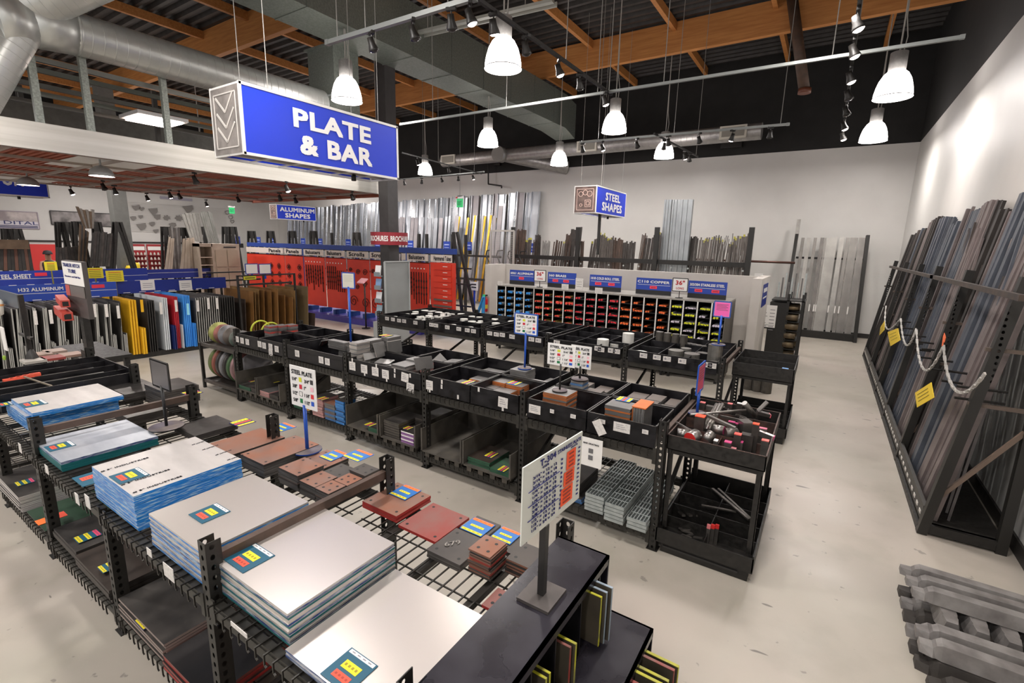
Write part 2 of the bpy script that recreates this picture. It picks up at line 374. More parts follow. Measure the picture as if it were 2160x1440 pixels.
for i, (px, py, lit, l, tg) in enumerate([
    (765, 75, 0, 'unlit spotlight on the grey track, left of the column', None), (856, 50, 0, 'unlit spotlight on the grey track, right of the column', None),
    (943, 30, 0, 'unlit spotlight on the grey track, left of the lit one', None), (968, 8, 1, 'lit spotlight on the grey track at the top edge of the photo', (-3.2, 1.2, 1)),
    (1040, 47, 1, 'lit spotlight beside the top of the largest bell pendant', (-3.2, 4, 1)), (1112, 92, 0, 'unlit spotlight on the black track right of the largest bell pendant', None),
    (1181, 140, 1, 'lit spotlight midway along the black track', (-2, 4, 1)), (1224, 170, 0, 'unlit spotlight near the end of the black track', None), (1281, 205, 1, 'lit spotlight at the far end of the black track', (-1.5, 7, 1)),
    (1233, 312, 0, 'unlit spotlight at the left end of the pale track on the duct', None), (1275, 309, 1, 'lit spotlight near the left end of the pale track on the duct', (-3.5, 9.1, 1)),
    (1347, 303, 0, 'unlit spotlight third from the left on the pale track on the duct', None), (1412, 297, 0, 'unlit spotlight left of the branch track', None), (1424, 302, 0, 'unlit spotlight at the start of the branch track', None),
    (1475, 290, 0, 'unlit spotlight right of the branch track', None), (1455, 325, 1, 'lit spotlight near the end of the short branch track', (-2, 9, 1)), (1468, 330, 0, 'unlit spotlight at the very end of the short branch track', None),
    (1546, 286, 1, 'lit spotlight in front of the duct grille', (-1, 16, 3)), (1625, 278, 0, 'unlit spotlight at the right end of the pale track on the duct', None),
    (862, 385, 0, 'unlit spotlight nearest the column on the farthest pale track', None), (893, 381, 0, 'unlit spotlight second from the column on the farthest pale track', None), (933, 377, 0, 'unlit spotlight third from the column on the farthest pale track', None),
    (968, 374, 0, 'unlit spotlight fourth from the column on the farthest pale track', None), (1003, 372, 1, 'lit spotlight on the farthest pale track', (-9, 16, 2)), (871, 340, 1, 'small lit spotlight just right of the column top', (-10, 15, 2)), (957, 355, 0, 'unlit spotlight on the farthest black track', None)]):
    head(px, py, ZT, lit, l, tg, rz=random.uniform(-1, 1))
for i, (px, py, lit) in enumerate([(1818, 37, 1), (1808, 98, 1), (1800, 155, 1), (1795, 193, 0), (1788, 228, 0), (1783, 260, 1), (1779, 283, 1)]):
    w = ('nearest', 'second', 'third', 'fourth', 'fifth', 'sixth', 'farthest')[i]
    p = oZ(px, py, ZT-.1)
    head(px, py, ZT, lit, w+' spotlight on the track along the right wall, '+('lit' if lit else 'unlit'), (XR, p.y+.5, 2.7), rz=-1.57, power=0 if not lit else 60)
for p in (Vector((-.05, 4.4, 4.5)), Vector((-.05, 3.0, 4.5))): spot(p, (XR, p.y+.5, 2.7), 60)  # two added spots without heads, put in to brighten the right wall
ta, tb = oZ(700, 112, 6.6), oZ(1167, 2, 6.6); t = thing('cable_tray', (ta+tb)/2, 'pale metal strut channel hanging high across the large grey duct', 'cable tray')
MB().bar(ta, tb, .1, .05).bar(ta+Vector((0, .14, 0)), tb+Vector((0, .14, 0)), .03, .08).build('channel', cm('a9aba4', .45, .3), t)
for f in (.1, .5, .9): c = ta.lerp(tb, f); MB().tube(c, (c.x, c.y, ZC+.02), .01, 5, caps=False).build('hanger_rod', cm('8b8984'), t)
# ================================================================ ducts
def spiral(mb, a, b, r, pitch=.13, n=28):
    a, b = Vector(a), Vector(b); L = (b-a).length; k = int(L/pitch); d = (b-a)/k
    for i in range(k): mb.tube(a+d*i, a+d*(i+.93), r, n, 0, caps=False); mb.tube(a+d*(i+.93), a+d*(i+1), r*1.008, n, 0, caps=True)
D1z, D1x, D1r = 5.08, -9.0, .27
t = thing('round_duct', (D1x, 4, D1z-.3), 'large shiny spiral duct running back above the slatted canopy to the grey drop', 'duct')
b = MB(); spiral(b, (D1x, 2.75, D1z), (D1x, 6.6, D1z), D1r); b.build('spiral_pipe', DUCT, t)
J = Vector((D1x, 2.3, D1z-.02)); b = MB(); b.tube((D1x, 2.76, D1z), J, D1r*1.02, 24, r2=.3); b.tube(J, (D1x, 1.95, D1z-.1), .3, 24, r2=.34); b.lathe((D1x, 2.76, D1z), [(D1r*1.01, -.02), (D1r*1.07, 0), (D1r*1.01, .02)], 28, R=Matrix.Rotation(-math.pi/2, 3, 'X'))
b.build('junction', DUCT, t)
b = MB(); spiral(b, J+Vector((0, -.05, .1)), oX(262, -70, -8.2), .25, .1); b.build('rising_branch', DUCT, t)
b = MB(); spiral(b, J+Vector((0, -.1, -.05)), oX(-60, 215, -9.1), .25, .1); b.build('side_branch', DUCT, t)
b = MB().box((-9.35, 6.6, 4.4), (-8.55, 7.2, 6.1)); b.box((-9.4, 6.55, 6.1), (-8.5, 7.25, 6.14))
t = thing('rectangular_duct', (-8.9, 6.9, 4.4), 'tall square grey duct dropping to the end of the shiny spiral duct', 'duct'); b.build('drop_box', DUCTD, t)
MB().box((-9.37, 6.58, 5.2), (-8.53, 7.22, 5.23)).box((-9.37, 6.58, 4.4), (-8.53, 7.22, 4.43)).build('flange', GALV, t)
t = thing('rectangular_duct', (-8, 10, 6.1), 'long rectangular grey duct under the ceiling, ending at a blank cap right of the column', 'duct')
MB().box((-8.5, 4.2, 6.1), (-7.6, 14.6, 7.08)).build('casing', DUCTD, t)
for y in (5.4, 6.6, 7.8, 9, 10.2, 11.4, 12.6, 13.8): MB().box((-8.51, y, 6.09), (-7.59, y+.03, 7.09)).build('seam_flange', DUCTD, t)
MB().add([(-8.5,14.6,6.1),(-7.6,14.6,6.1),(-7.6,14.6,7.08),(-8.5,14.6,7.08),(-8.3,15.3,5.9),(-7.6,15.3,5.9),(-7.6,15.3,6.95),(-8.3,15.3,6.95)],[(0,1,5,4),(1,2,6,5),(2,3,7,6),(3,0,4,7),(4,5,6,7)]).build('end_cap', DUCTD, t)
YD = 15.5; da, db = oY(935, 339, YD), oY(1607, 278, YD); zd = (da.z+db.z)/2
t = thing('round_duct', ((da.x+db.x)/2, YD, zd-.3), 'spiral duct running along the back wall with square grilles and a round junction', 'duct')
b = MB(); spiral(b, (da.x, YD, zd), (db.x, YD, zd), .22, .16, 20); b.build('spiral_pipe', mat('dull_spiral_duct', 'a5a29f', '959391', .4, .6), t)
jx = oY(1063, 328, YD).x; MB().tube((jx, YD-.1, zd), (jx, YD-.42, zd), .27, 24).build('junction_cap', cm('8f8d89', .5, .6), t)
b = MB(); spiral(b, (jx+.1, YD, zd), (jx+1.9, YB-.02, zd-.35), .24, .16, 20); b.build('wall_branch', MATS['dull_spiral_duct'], t)
for px, py in ((945, 342), (1237, 316), (1545, 290)):
    c = oY(px, py, YD-.24); g = MB(); g.box((c.x-.35, YD-.26, zd-.17), (c.x+.35, YD-.2, zd+.17), 0).box((c.x-.29, YD-.27, zd-.12), (c.x+.29, YD-.255, zd+.12), 1)
    g.build('grille', [cm('b5b0a4'), cm('77736a')], t)
tag(MB().box((-3.3, YB-.12, 5.5), (-2.7, YB-.01, 5.8)).build('box_speaker', BLACK), 'small black box speaker on the dark wall right of the round duct end', 'speaker')
tag(MB().box((-12.0, YB-.12, 5.55), (-11.7, YB-.01, 5.85)).build('box_speaker', BLACK), 'small black box speaker on the dark wall behind the duct branch', 'speaker')
# hanging brown pipe near the ceiling
pp = oY(1672, -30, 13.1); pq = oY(1697, 192, 13.1)
t = thing('rain_pipe', (pq.x, pq.y, pq.z), 'brown drain pipe dropping from the timber beam in front of the dark wall', 'pipe')
MB().tube((pp.x, 13.1, 7.9), (pq.x, 13.1, pq.z), .11, 14).build('pipe', mat('brown_pipe', '4a3a30', '5a4436', .6), t)
MB().tube((pq.x, 13.1, pq.z+.05), (pq.x, 13.1, pq.z-.05), .13, 14).build('collar', cm('6b3b28'), t)
# thin rods of the old sprinkler arm on the back wall
a = oY(1031, 365, 16.6); t = thing('pipe_bracket', a, 'thin black bent pipe arm hanging on the back wall below the duct junction', 'bracket')
MB().path([oY(1030, 340, 16.6), oY(1030, 388, 16.6), oY(1058, 392, 16.6), oY(1058, 397, 16.6)], .03, 6).build('arm', BLACK, t)
# fine ceiling hanger wires
for i, (px, z0) in enumerate([(1136, 5), (1244, 5.2), (1560, 5.4), (1480, 5.2)]): pass
# ================================================================ canopy and studs
XF, ZB = -9.0, 3.49
t = thing('slatted_canopy', (-12, 4, 3.4), 'dropped canopy with a pale metal fascia and brown slatted underside on the left', 'canopy')
MB().box((XF-.04, -3, ZB), (XF, 8.15, ZB+.35)).build('fascia', mat('brushed_fascia', 'cfccc4', 'c2bfb6', .35, .55, 3, 0, (1, .15, 6)), t)
MB().box((-15.4, 8.6, ZB), (XF-.3, 8.66, ZB+.2)).build('end_fascia', CANOPYW, t)
b = MB(); y = -3
while y < 8.6:
    b.box((-15.4, y, ZB+.06), (XF-.05, y+.05, ZB+.12)); y += .1
b.build('slat_panel', CANOPYW, t)
b = MB()
for k in range(6): x = -15.4+k*1.22; b.box((x, -3, ZB+.02), (x+.04, 8.6, ZB+.06))
for k in range(10): y = -2.9+k*1.22; b.box((-15.4, y, ZB+.02), (XF-.05, y+.04, ZB+.06))
b.build('grid_frame', cm('a89c92', .5, .3), t)
b = MB().box((-15.3, -3, ZB+.3), (XF-.2, 8.5, ZB+.32)); b.build('deck_board', cm('3a302b'), t)
b = MB(); c0 = oZ(215, 348, ZB+.05); b.box((c0.x-.9, c0.y-.5, ZB+.055), (c0.x+.9, c0.y+.5, ZB+.064)); b.build('white_ceiling_tile', cm('dcdcd8'), t); b = MB(); c0 = oZ(40, 380, ZB+.05); b.box((c0.x-1.2, c0.y-.5, ZB+.055), (c0.x+1.2, c0.y+.5, ZB+.064)); b.build('white_ceiling_tile', cm('dcdcd8'), t)
t = thing('strut_frame', (-9.1, 4, ZB+.36), 'open frame of perforated metal studs and rails standing on the canopy', 'metal frame')
for px, py in ((78, 215), (184, 215), (350, 240)):
    p = oX(px, py, -9.15); MB().box((-9.19, p.y-.04, ZB+.35), (-9.11, p.y+.04, 5.1)).build('stud', mat('pale_strut', 'aab0a8', '8c928a', .45, .5, 40), t)
for i, (px, py, x) in enumerate(((100, 73, -9.1), (60, 120, -9.4), (90, 150, -10.4), (90, 182, -10.8), (120, 205, -11.2), (120, 225, -11.8), (60, 60, -10.2))):
    p = oX(px, py, x); MB().box((x-.03, -2, p.z-.035), (x+.03, 8.2, p.z+.035)).build('rail', cm('84847e', .45, .5) if i % 2 else cm('9ca39a', .45, .5), t)
for x, y in ((-13, 2), (-14.5, 3.4), (-12.4, 5), (-14.8, 5.6), (-13.2, 7.0)): MB().box((x-.04, y-.04, ZB+.34), (x+.04, y+.04, 5.4)).build('rear_stud', cm('6c6c68', .5, .3), t)
b = MB().box((-15.2, 1.5, 4.4), (-14.4, 8, 5.1)); tag(b.build('rectangular_duct', mat('pale_duct', '9b9b95', '8e8e88', .5, .4)), 'pale boxed duct lying behind the open stud frame over the canopy', 'duct')
p = oZ(326, 258, 4.45)
t = thing('ceiling_light', p, 'bright square fluorescent panel above the canopy studs', 'ceiling light')
MB().box((p.x-.33, p.y-.33, p.z), (p.x+.33, p.y+.33, p.z+.03)).build('diffuser', BULB, t); MB().box((p.x-.4, p.y-.4, p.z+.03), (p.x+.4, p.y+.4, p.z+.09)).build('frame', WHITE, t)
# canopy heads and dome lamps
for i, (px, py, lit) in enumerate([(150, 402, 1), (242, 400, 1), (218, 391, 0), (310, 415, 1), (358, 409, 1), (378, 411, 0), (435, 428, 1), (411, 376, 0), (605, 394, 1), (502, 418, 0), (590, 415, 0), (623, 420, 0), (743, 413, 0)]):
    ws = ('leftmost lit spotlight under the canopy', 'lit spotlight under the canopy left of the grey column', 'unlit spotlight beside the dome lamp', 'lit spotlight under the canopy right of the grey column',
          'brightest lit spotlight in the middle of the canopy', 'unlit spotlight beside the brightest lit one', 'lit spotlight above the right green exit sign area', 'unlit spotlight hanging near the pale fascia left of the big sign',
          'lit spotlight under the canopy below the big blue sign', 'unlit spotlight at the far edge of the canopy', 'unlit spotlight above the aluminum shapes sign, left of two', 'unlit spotlight above the aluminum shapes sign, right of two', 'unlit spotlight nearest the charcoal column under the canopy')
    p = oZ(px, py, ZB-.1); head(px, py, ZB, lit, ws[i], (p.x-1.5, p.y+1.5, 1.0), rz=random.uniform(-1, 1), power=30)
for px, py, l in ((215, 372, 'grey dome lamp hanging under the white tile of the canopy'), (60, 391, 'grey dome lamp partly in front of the cut-off blue sign, far left')):
    p = oZ(px, py, ZB-.2); t = thing('dome_lamp', p, l, 'dome lamp')
    MB().lathe(p, [(.16, 0), (.155, .05), (.13, .1), (.08, .14), (.03, .16), (0, .16)], 24).build('dome', GREYM, t)
    MB().lathe(p, [(.15, .01), (0, .01)], 24).build('diffuser', BULB, t)
    MB().tube((p.x, p.y, p.z+.15), (p.x, p.y, ZB+.05), .015, 6).build('stem', GREYM, t)
    area(p-Vector((0, 0, .03)), .28, 30, (1, .95, .9))
def added_downlight(x, y, z):
    t = thing('added_downlight', (x, y, z), 'added flush round fill lamp under the slatted canopy, unseen', 'added_downlight', 'added flush fill lamps'); MB().lathe((x, y, z), [(.2, 0), (.24, .0), (.24, .05), (0, .05)], 20).build('ring', WHITE, t); MB().lathe((x, y, z), [(0, .012), (.2, .012)], 20).build('diffuser', BULB, t)  # fixture made up to carry an added fill light under the canopy
for x, y in ((-12, -1.5), (-14, -.5), (-17, 8), (-20, 5), (-22, 11), (-17, 1), (-24, 8), (-16, 13), (-21, 15)):  # unseen lights added to brighten the left side, each given an added fixture
    if x < -15.4: pendant(Vector((x, y, 4.9)), 'added white bell pendant lamp, unseen, put in to light the left hall', 'added pendant lamps of the left hall')
    (added_downlight(x, y, ZB-.03) if x > -15.4 else None); area((x, y, ZB-.04 if x > -15.4 else 4.89), .4 if x > -15.4 else .5, 70 if x > -15.4 else 120, (1, .95, .92))
# ================================================================ punched-post racks
def post_mesh(h):
    b = MB(); b.box((-.032, -.027, 0), (.032, -.023, h)); b.box((.028, -.027, 0), (.032, .04, h)); b.box((-.032, -.027, 0), (-.028, .04, h)); b.box((-.045, -.04, 0), (.045, .05, .006)); return b
def deck(x0, x1, y0, y1, z, parent, front=True, back=False, pitch=.062):
    b = MB(); x = x0+.03; r = .0032
    while x < x1-.02:
        b.bar((x, y0-.03, z), (x, y1+(.03 if back else 0), z), r*2, r*2)
        if front: b.bar((x, y0-.033, z+.003), (x, y0-.033, z-.045), r*2, r*2).bar((x, y0-.033, z-.045), (x+.012, y0-.033, z-.05), r*2, r*2)
        x += pitch
    y = y0+.04
    while y < y1: b.bar((x0+.01, y, z-.006), (x1-.01, y, z-.006), r*2, r*2); y += .155
    for f in (.2, .5, .8): xx = x0+(x1-x0)*f; b.box((xx-.02, y0, z-.04), (xx+.02, y1, z-.012))
    return b.build('wire_deck', cm('35322e', .4, .5), parent)
def rack(name, xs, y0, y1, h, levels, label, decks=True, side=1.0, braces=False, short=(), rails=None):
    """levels: list of (z_bottom, z_top) of the long beams"""
    t = thing(name, ((xs[0]+xs[-1])/2, (y0+y1)/2, 0), label, 'rack'); me = None; ms = None
    for x in xs:
        for y, s in ((y0, 1), (y1, -1)):
            if s > 0 and x in short:
                if ms is None: p = post_mesh(.80).build('upright_post', PUNCH, None, origin=(0, 0, 0)); ms = p.data
                else: p = bpy.data.objects.new('upright_post', ms); COL.objects.link(p)
                p.location = Vector((x, y+.02, 0))-t.location; p.parent = t; continue
            if me is None: p = post_mesh(h).build('upright_post', PUNCH, None, origin=(0, 0, 0)); me = p.data
            else: p = bpy.data.objects.new('upright_post', me); COL.objects.link(p)
            p.location = Vector((x, y+.02*s, 0))-t.location; p.parent = t
            if s < 0: p.rotation_euler.z = math.pi
        b = MB().box((x-.018, y0+.05, side-.03), (x+.018, y1-.05, side+.02))
        if rails is None or x in rails: b.build('side_rail', mat('worn_side_rail', '4c3f38', '5e4c43', .5, .3, 9), t)
        MB().box((x-.015, y0+.05, .1), (x+.015, y1-.05, .15)).build('side_rail', BLACK, t)
        if braces: MB().bar((x, y0+.05, .2), (x, y1-.05, .68), .03, .03).build('brace', BLACK, t)
    for x0, x1 in zip(xs, xs[1:]):
        for i, (za, zb) in enumerate(levels):
            for y, s in ((y0, -1), (y1, 1)):
                b = MB(); a, c = (y-.005, y+.03) if s < 0 else (y-.03, y+.005)
                b.box((x0+.034, a, za), (x1-.034, c, zb)); b.box((x0+.034, a-.004 if s < 0 else c, zb-.022), (x1-.034, a if s < 0 else c+.004, zb-.016)); b.box((x0+.03, a-.006 if s < 0 else c-.002, za-.03), (x0+.06, a+.002 if s < 0 else c+.006, zb+.02)); b.box((x1-.06, a-.006 if s < 0 else c-.002, za-.03), (x1-.03, a+.002 if s < 0 else c+.006, zb+.02))
                b.build('beam', BLACK if s > 0 else mat('beam_black', '262420', '34312c', .5, 0, 10), t)
            if decks: deck(x0+.03, x1-.03, y0+.0, y1, zb+.006, t)
    return t
AX = [-7.13, -5.88, -4.64, -3.37, -2.13, -.9]
rackA = rack('plate_rack', AX, .85, 1.93, 1.1, [(.08, .15), (.745, .815)], 'black punched-steel rack in the foreground carrying the big aluminium sheets', short=(-7.13, -5.88, -3.37), rails=(-4.64, -2.13))
DA = .825; DL = .16
# small white tags on the front beams
for px, py, w, h in ((42, 945, .06, .07), (98, 990, .06, .06), (162, 1052, .06, .07), (184, 1058, .07, .08), (355, 1207, .1, .07), (314, 1165, .05, .04), (503, 1328, .12, .02)):
    p = oY(px, py, .80); tag(MB().box((p.x-w/2, .80, p.z-h/2), (p.x+w/2, .803, p.z+h/2)).build('shelf_tag', PAPER), 'white card tag clipped on the front beam of the foreground rack', 'tag', 'white tags on the foreground rack beam')
# ---- piles
def LB(s):
    if len(s.split()) > 16: print('LONGLABEL', len(s.split()), s)
    return s
def pile(name, x0, x1, y0, y1, z0, z1, n, mats, label, cat='metal sheet', jit=.004, rot=.0, holes=False, top_label=None, cols=None, tilt=0):
    """n separate plates, bottom to top; mats = (top, edge) or a list of them to cycle through"""
    if not isinstance(mats, list): mats = [mats]
    th = (z1-z0)/n; base = {}; objs = []
    for i in range(n):
        tm, em = mats[i % len(mats)] if i < n-1 else mats[-1]
        last = i == n-1
        key = (id(tm), id(em), last and holes)
        w, d = x1-x0, y1-y0
        if key not in base:
            b = MB().box((-w/2, -d/2, 0), (w/2, d/2, th*.93), 1, 0)
            if last and holes:
                for sx in (-1, 1):
                    for sy in (-1, 1): c = Vector((sx*(w/2-.035), sy*(d/2-.035), 0)); b.lathe((c.x, c.y, th*.93+.0004), [(.009, 0), (0, 0)], 10, 2)
            base[key] = b.build(name, [tm, em, cm('0d0c0c')], None, origin=(0, 0, 0)); o = base[key]
        else: o = base[key].copy(); COL.objects.link(o)
        jx, jy = (random.uniform(-jit, jit), random.uniform(-jit, jit)) if i < n-1 else (0, 0)
        o.location = ((x0+x1)/2+jx, (y0+y1)/2+jy, z0+th*i); o.rotation_euler.z = rot+random.uniform(-1, 1)*jit*.8
        tag(o, LB((top_label or ('topmost '+label)) if last else 'lower '+label), cat, None if last else 'lower pieces: '+label)
        objs.append(o)
    return objs
def cardt(x, y, z, w, d, m, stickers, label, rot=0, cat='price card', group=None):
    """flat price card lying on a stack; stickers (u, v, du, dv, material) in card fractions"""
    t = thing('price_card', (x, y, z), label, cat, group)
    MB().box((x-w/2, y-d/2, z), (x+w/2, y+d/2, z+.003)).build('card', m, t)
    for u, v, du, dv, sm in stickers:
        b = MB().box((x-w/2+u*w, y-d/2+v*d, z+.003), (x-w/2+(u+du)*w, y-d/2+(v+dv)*d, z+.0042))
        for k in range(4):
            vv = v+dv*(.15+.2*k) if dv > du*w/d else v+dv*.35
            uu = u+du*.3 if dv > du*w/d else u+du*(.1+.22*k)
            b.box((x-w/2+uu*w, y-d/2+vv*d, z+.0042), (x-w/2+(uu+(du*.4 if dv > du*w/d else du*.12))*w, y-d/2+(vv+(dv*.08 if dv > du*w/d else dv*.3))*d, z+.0046), 1)
        b.build('sticker', [sm, cm({'yellow_sticker': '9c8a22', 'red_sticker': 'a83e2e', 'orange_sticker': 'c85f2a', 'pink_paint': 'a03650'}.get(sm.name, '8d8b92'), .6)], t)
    t.rotation_euler.z = rot; return t
LONG = [(.12, .2, .2, .62, RED), (.47, .2, .22, .62, YEL), (.86, .1, .11, .8, PAPERW)]   # along x
# cards on the big sheets: long side runs along Y (into the rack)
LONGY = [(.22, .14, .56, .2, RED), (.22, .44, .56, .24, YEL), (.05, .86, .9, .11, PAPERW)]
STK = [('S1', -5.875, -5.28, .95, 1.56, .945, 9, (ALUF, BLUEFILM), 'blue-edged sheet of the large lower part of the leftmost stack'),
       ('S1b', -5.80, -5.19, .975, 1.575, .985, 3, (ALUF, BLUEFILM), 'blue-edged sheet shifted right on the leftmost stack'),
       ('S2', -4.74, -4.142, .87, 1.434, .898, 7, None, 'greenish-edged sheet of the low stack right of the first rack post'),
       ('S3', -3.553, -2.95, .877, 1.447, 1.035, 20, (ALUF, BLUEFILM), 'blue-edged sheet of the tall stack stamped with black letters'),
       ('S4', -2.76, -2.205, .873, 1.41, 1.005, 17, None, 'bright aluminium sheet of the stack left of the near post'),
       ('S5', -2.15, -1.583, .893, 1.447, .978, 15, None, 'shiny scratched aluminium sheet of the stack right of the near post'),
       ('S6', -1.555, -1.035, .858, 1.425, .862, 4, (ALU, NAVYFILM), 'shiny aluminium sheet of the low stack at the bottom edge of the photo')]
for n, x0, x1, y0, y1, z, k, m, l in STK:
    if n == 'S2': m = [(TEALFILM, TEALFILM)]*5+[(ALUD, NAVYFILM)]
    if n == 'S4': m = [(ALU, BLUEFILM), (ALU, NAVYFILM), (ALU, ALU)]
    if n == 'S5': m = [(ALU, TEALFILM), (ALU, NAVYFILM), (ALU, ALU), (ALU, ALUF)]
    z0 = DA+.003
    if n == 'S1b': z0 = .9465
    pile('aluminium_sheet', x0, x1, y0, y1, z0, z, k, m, l, jit=.0025)
def card_at(corners, z, m, stk, label, along='Y'):
    P = [oZ(px, py, z) for px, py in corners]; c = sum(P, Vector())/4; xs = [p.x for p in P]; ys = [p.y for p in P]
    return cardt(c.x, c.y, z, max(xs)-min(xs), max(ys)-min(ys), m, stk, label)
def z6(a, b): return a/3.6, 700+b/3.6
def z7(a, b): return a/3.273, 1000+b/3.273
card_at([z6(150, 550), z6(300, 515), z6(370, 540), z6(190, 575)], .985, TEAL, LONGY, 'teal price card on the second stack of blue-edged sheets from the left')
card_at([z6(0, 545), z6(60, 530), z6(95, 550), z6(0, 570)], .945, TEAL, LONGY, 'teal price card cut by the left edge of the photo')
card_at([z6(340, 880), z6(530, 825), z6(575, 860), z6(375, 905)], .898, TEAL, LONGY, 'teal price card on the cloudy sheet right of the first rack post')
card_at([z6(830, 1095), z6(1060, 1035), z6(1130, 1085), z6(905, 1155)], 1.035, TEAL, LONGY, 'teal price card on the sheet stamped with black letters')
card_at([z7(1310, 285), z7(1490, 200), z7(1590, 255), z7(1395, 340)], 1.005, TEAL, LONGY, 'teal price card on the brightest sheet, left of the near post')
card_at([z7(1570, 575), z7(1775, 485), z7(1880, 575), z7(1660, 675)], .978, TEAL, LONGY, 'teal price card on the scratched sheet right of the near post')
card_at([(680, 1425), (737, 1372), (790, 1400), (740, 1460)], .862, TEAL, LONGY, 'teal price card with pink stickers at the bottom edge of the photo')
p = oZ(176, 1022, DA+.01); cardt(-3.86, .93, DA+.012, .2, .12, TEAL, [(.25, .2, .3, .6, RED)], 'teal card with one red sticker lying on the wire deck beside the lettered stack')
# stamped letters on S3
def stamp(s, px, py, w, h, z, par, ang=0, m=INK):
    p = oZ(px, py, z); U = Vector((math.cos(ang), math.sin(ang), 0)); V = Vector((-U.y, U.x, 0)); return text('stamped_lettering', s, p, U, V, w, h, m, par, .01, .0012)
S3top = [o for o in COL.objects if o.get('label', '').startswith('topmost blue-edged sheet of the tall stack')][0]
stamp('# 5" INDUSTRIES', *z6(770, 1068), .24, .022, 1.0335, S3top, math.pi/2)
stamp('# 5" INDUSTRIES', *z6(925, 1170), .24, .02, 1.0335, S3top, math.pi/2)
stamp('# 5" INDUSTRIES', *z6(1015, 1228), .24, .02, 1.0335, S3top, math.pi/2)
for a, bb in ((1460, 862), (1540, 900), (1640, 940), (1730, 978)): stamp('#8 JAMES 08', *z6(a, bb), .1, .014, 1.0335, S3top, math.pi/2)
# rear row: black steel and base plates
def rear(name, q, z0, z1, n, mats, label, holes=False, f=None, jit=.004):
    P = [oZ(*c, z1) for c in q]; xs = sorted(p.x for p in P); ys = sorted(p.y for p in P)
    x0, x1 = (xs[0]+xs[1])/2, (xs[2]+xs[3])/2; y0, y1 = (ys[0]+ys[1])/2, (ys[2]+ys[3])/2
    pile(name, x0, x1, y0, y1, z0, z1, n, mats, label, 'steel plate', jit, holes=holes); return x0, x1, y0, y1
def z2(a, b): return (560+a/3.273, 820+b/3.273)
Z0 = DA+.003
BC = [(0, .05, .12, .95, YEL), (.45, .1, .12, .55, YEL), (.82, .05, .16, .9, ORANGE)]
def bluecard(x0, x1, y0, y1, z, label, rot=0): return cardt((x0+x1)/2, (y0+y1)/2, z, x1-x0, y1-y0, BLUECARD, [(.04, .05, .12, .9, YEL), (.42, .25, .12, .6, YEL), (.8, .04, .17, .92, ORANGE)], label, rot)
def bcard(q, z, label):
    P = [oZ(*c, z) for c in q]; xs = sorted(p.x for p in P); ys = sorted(p.y for p in P); x0, x1 = (xs[0]+xs[1])/2, (xs[2]+xs[3])/2; y0, y1 = (ys[0]+ys[1])/2, (ys[2]+ys[3])/2
    return cardt((x0+x1)/2, (y0+y1)/2, z+.001, x1-x0, y1-y0, BLUECARD, [(.04, .03, .92, .13, YEL), (.2, .40, .6, .13, YEL), (.04, .80, .92, .17, ORANGE)], label)
r1 = [z2(665, 775), z2(920, 640), z2(1140, 735), z2(905, 880)]
pile('base_plate', -2.165, -1.876, 1.735, 2.02, Z0, .871, 5, [(REDRUST, REDEDGE)]*4+[(RUSTY, REDEDGE)], 'red-edged rusty plate of the stack beside the rear post', 'steel plate', holes=True)
bcard([z2(850, 725), z2(970, 660), z2(1075, 705), z2(965, 770)], .872, 'bright blue price card on the red-edged stack beside the rear post')
pile('base_plate', -1.838, -1.559, 1.712, 2.0, Z0, .845, 2, (REDRUST, REDEDGE), 'dark red plate of the low pair right of the red-edged stack', 'steel plate', holes=True)
pile('base_plate', -1.53, -1.315, 1.615, 1.85, Z0, .868, 3, (STEELD, STEEL), 'grey plate of the stack chalked with 679', 'steel plate', holes=True)
t679 = [o for o in COL.objects if o.get('label', '').startswith('topmost grey plate of the stack chalked')][0]
stamp('679', *z2(1240, 1090), .085, .035, .868, t679, .9, cm('8d8780'))
pile('base_plate', -1.288, -1.16, 1.647, 1.787, Z0, .953, 14, [(STEELD, STEELD), (STEELD, RUSTY), (RUSTY, STEEL), (REDRUST, REDEDGE), (RUSTY, RUSTY)], 'small grey plate of the tall stack beside the blue card', 'steel plate', .006, holes=True)
pile('base_plate', -1.515, -1.35, 1.88, 2.02, Z0, .862, 3, (STEELD, STEEL), 'grey plate under the left of the two blue cards', 'steel plate')
bcard([z2(1340, 955), z2(1450, 890), z2(1590, 945), z2(1480, 1030)], .863, 'left one of the two blue price cards behind the plate chalked 679')
pile('base_plate', -1.32, -1.16, 1.84, 1.99, Z0, .862, 3, (STEELD, STEEL), 'grey plate under the right of the two blue cards', 'steel plate')
bcard([z2(1565, 1010), z2(1640, 950), z2(1750, 995), z2(1695, 1100)], .863, 'right one of the two blue price cards behind the tall little stack')
pile('base_plate', -1.13, -.95, 1.74, 1.9, Z0, .91, 8, [(STEELD, STEELD), (STEELD, RUSTY)], 'grey plate of the stack behind the white stainless price board', 'steel plate', holes=True)
pile('base_plate', -1.09, -.93, 1.49, 1.62, Z0, .845, 2, (REDRUST, REDEDGE), 'small red plate of the pair left of the black pedestal', 'steel plate', holes=True)
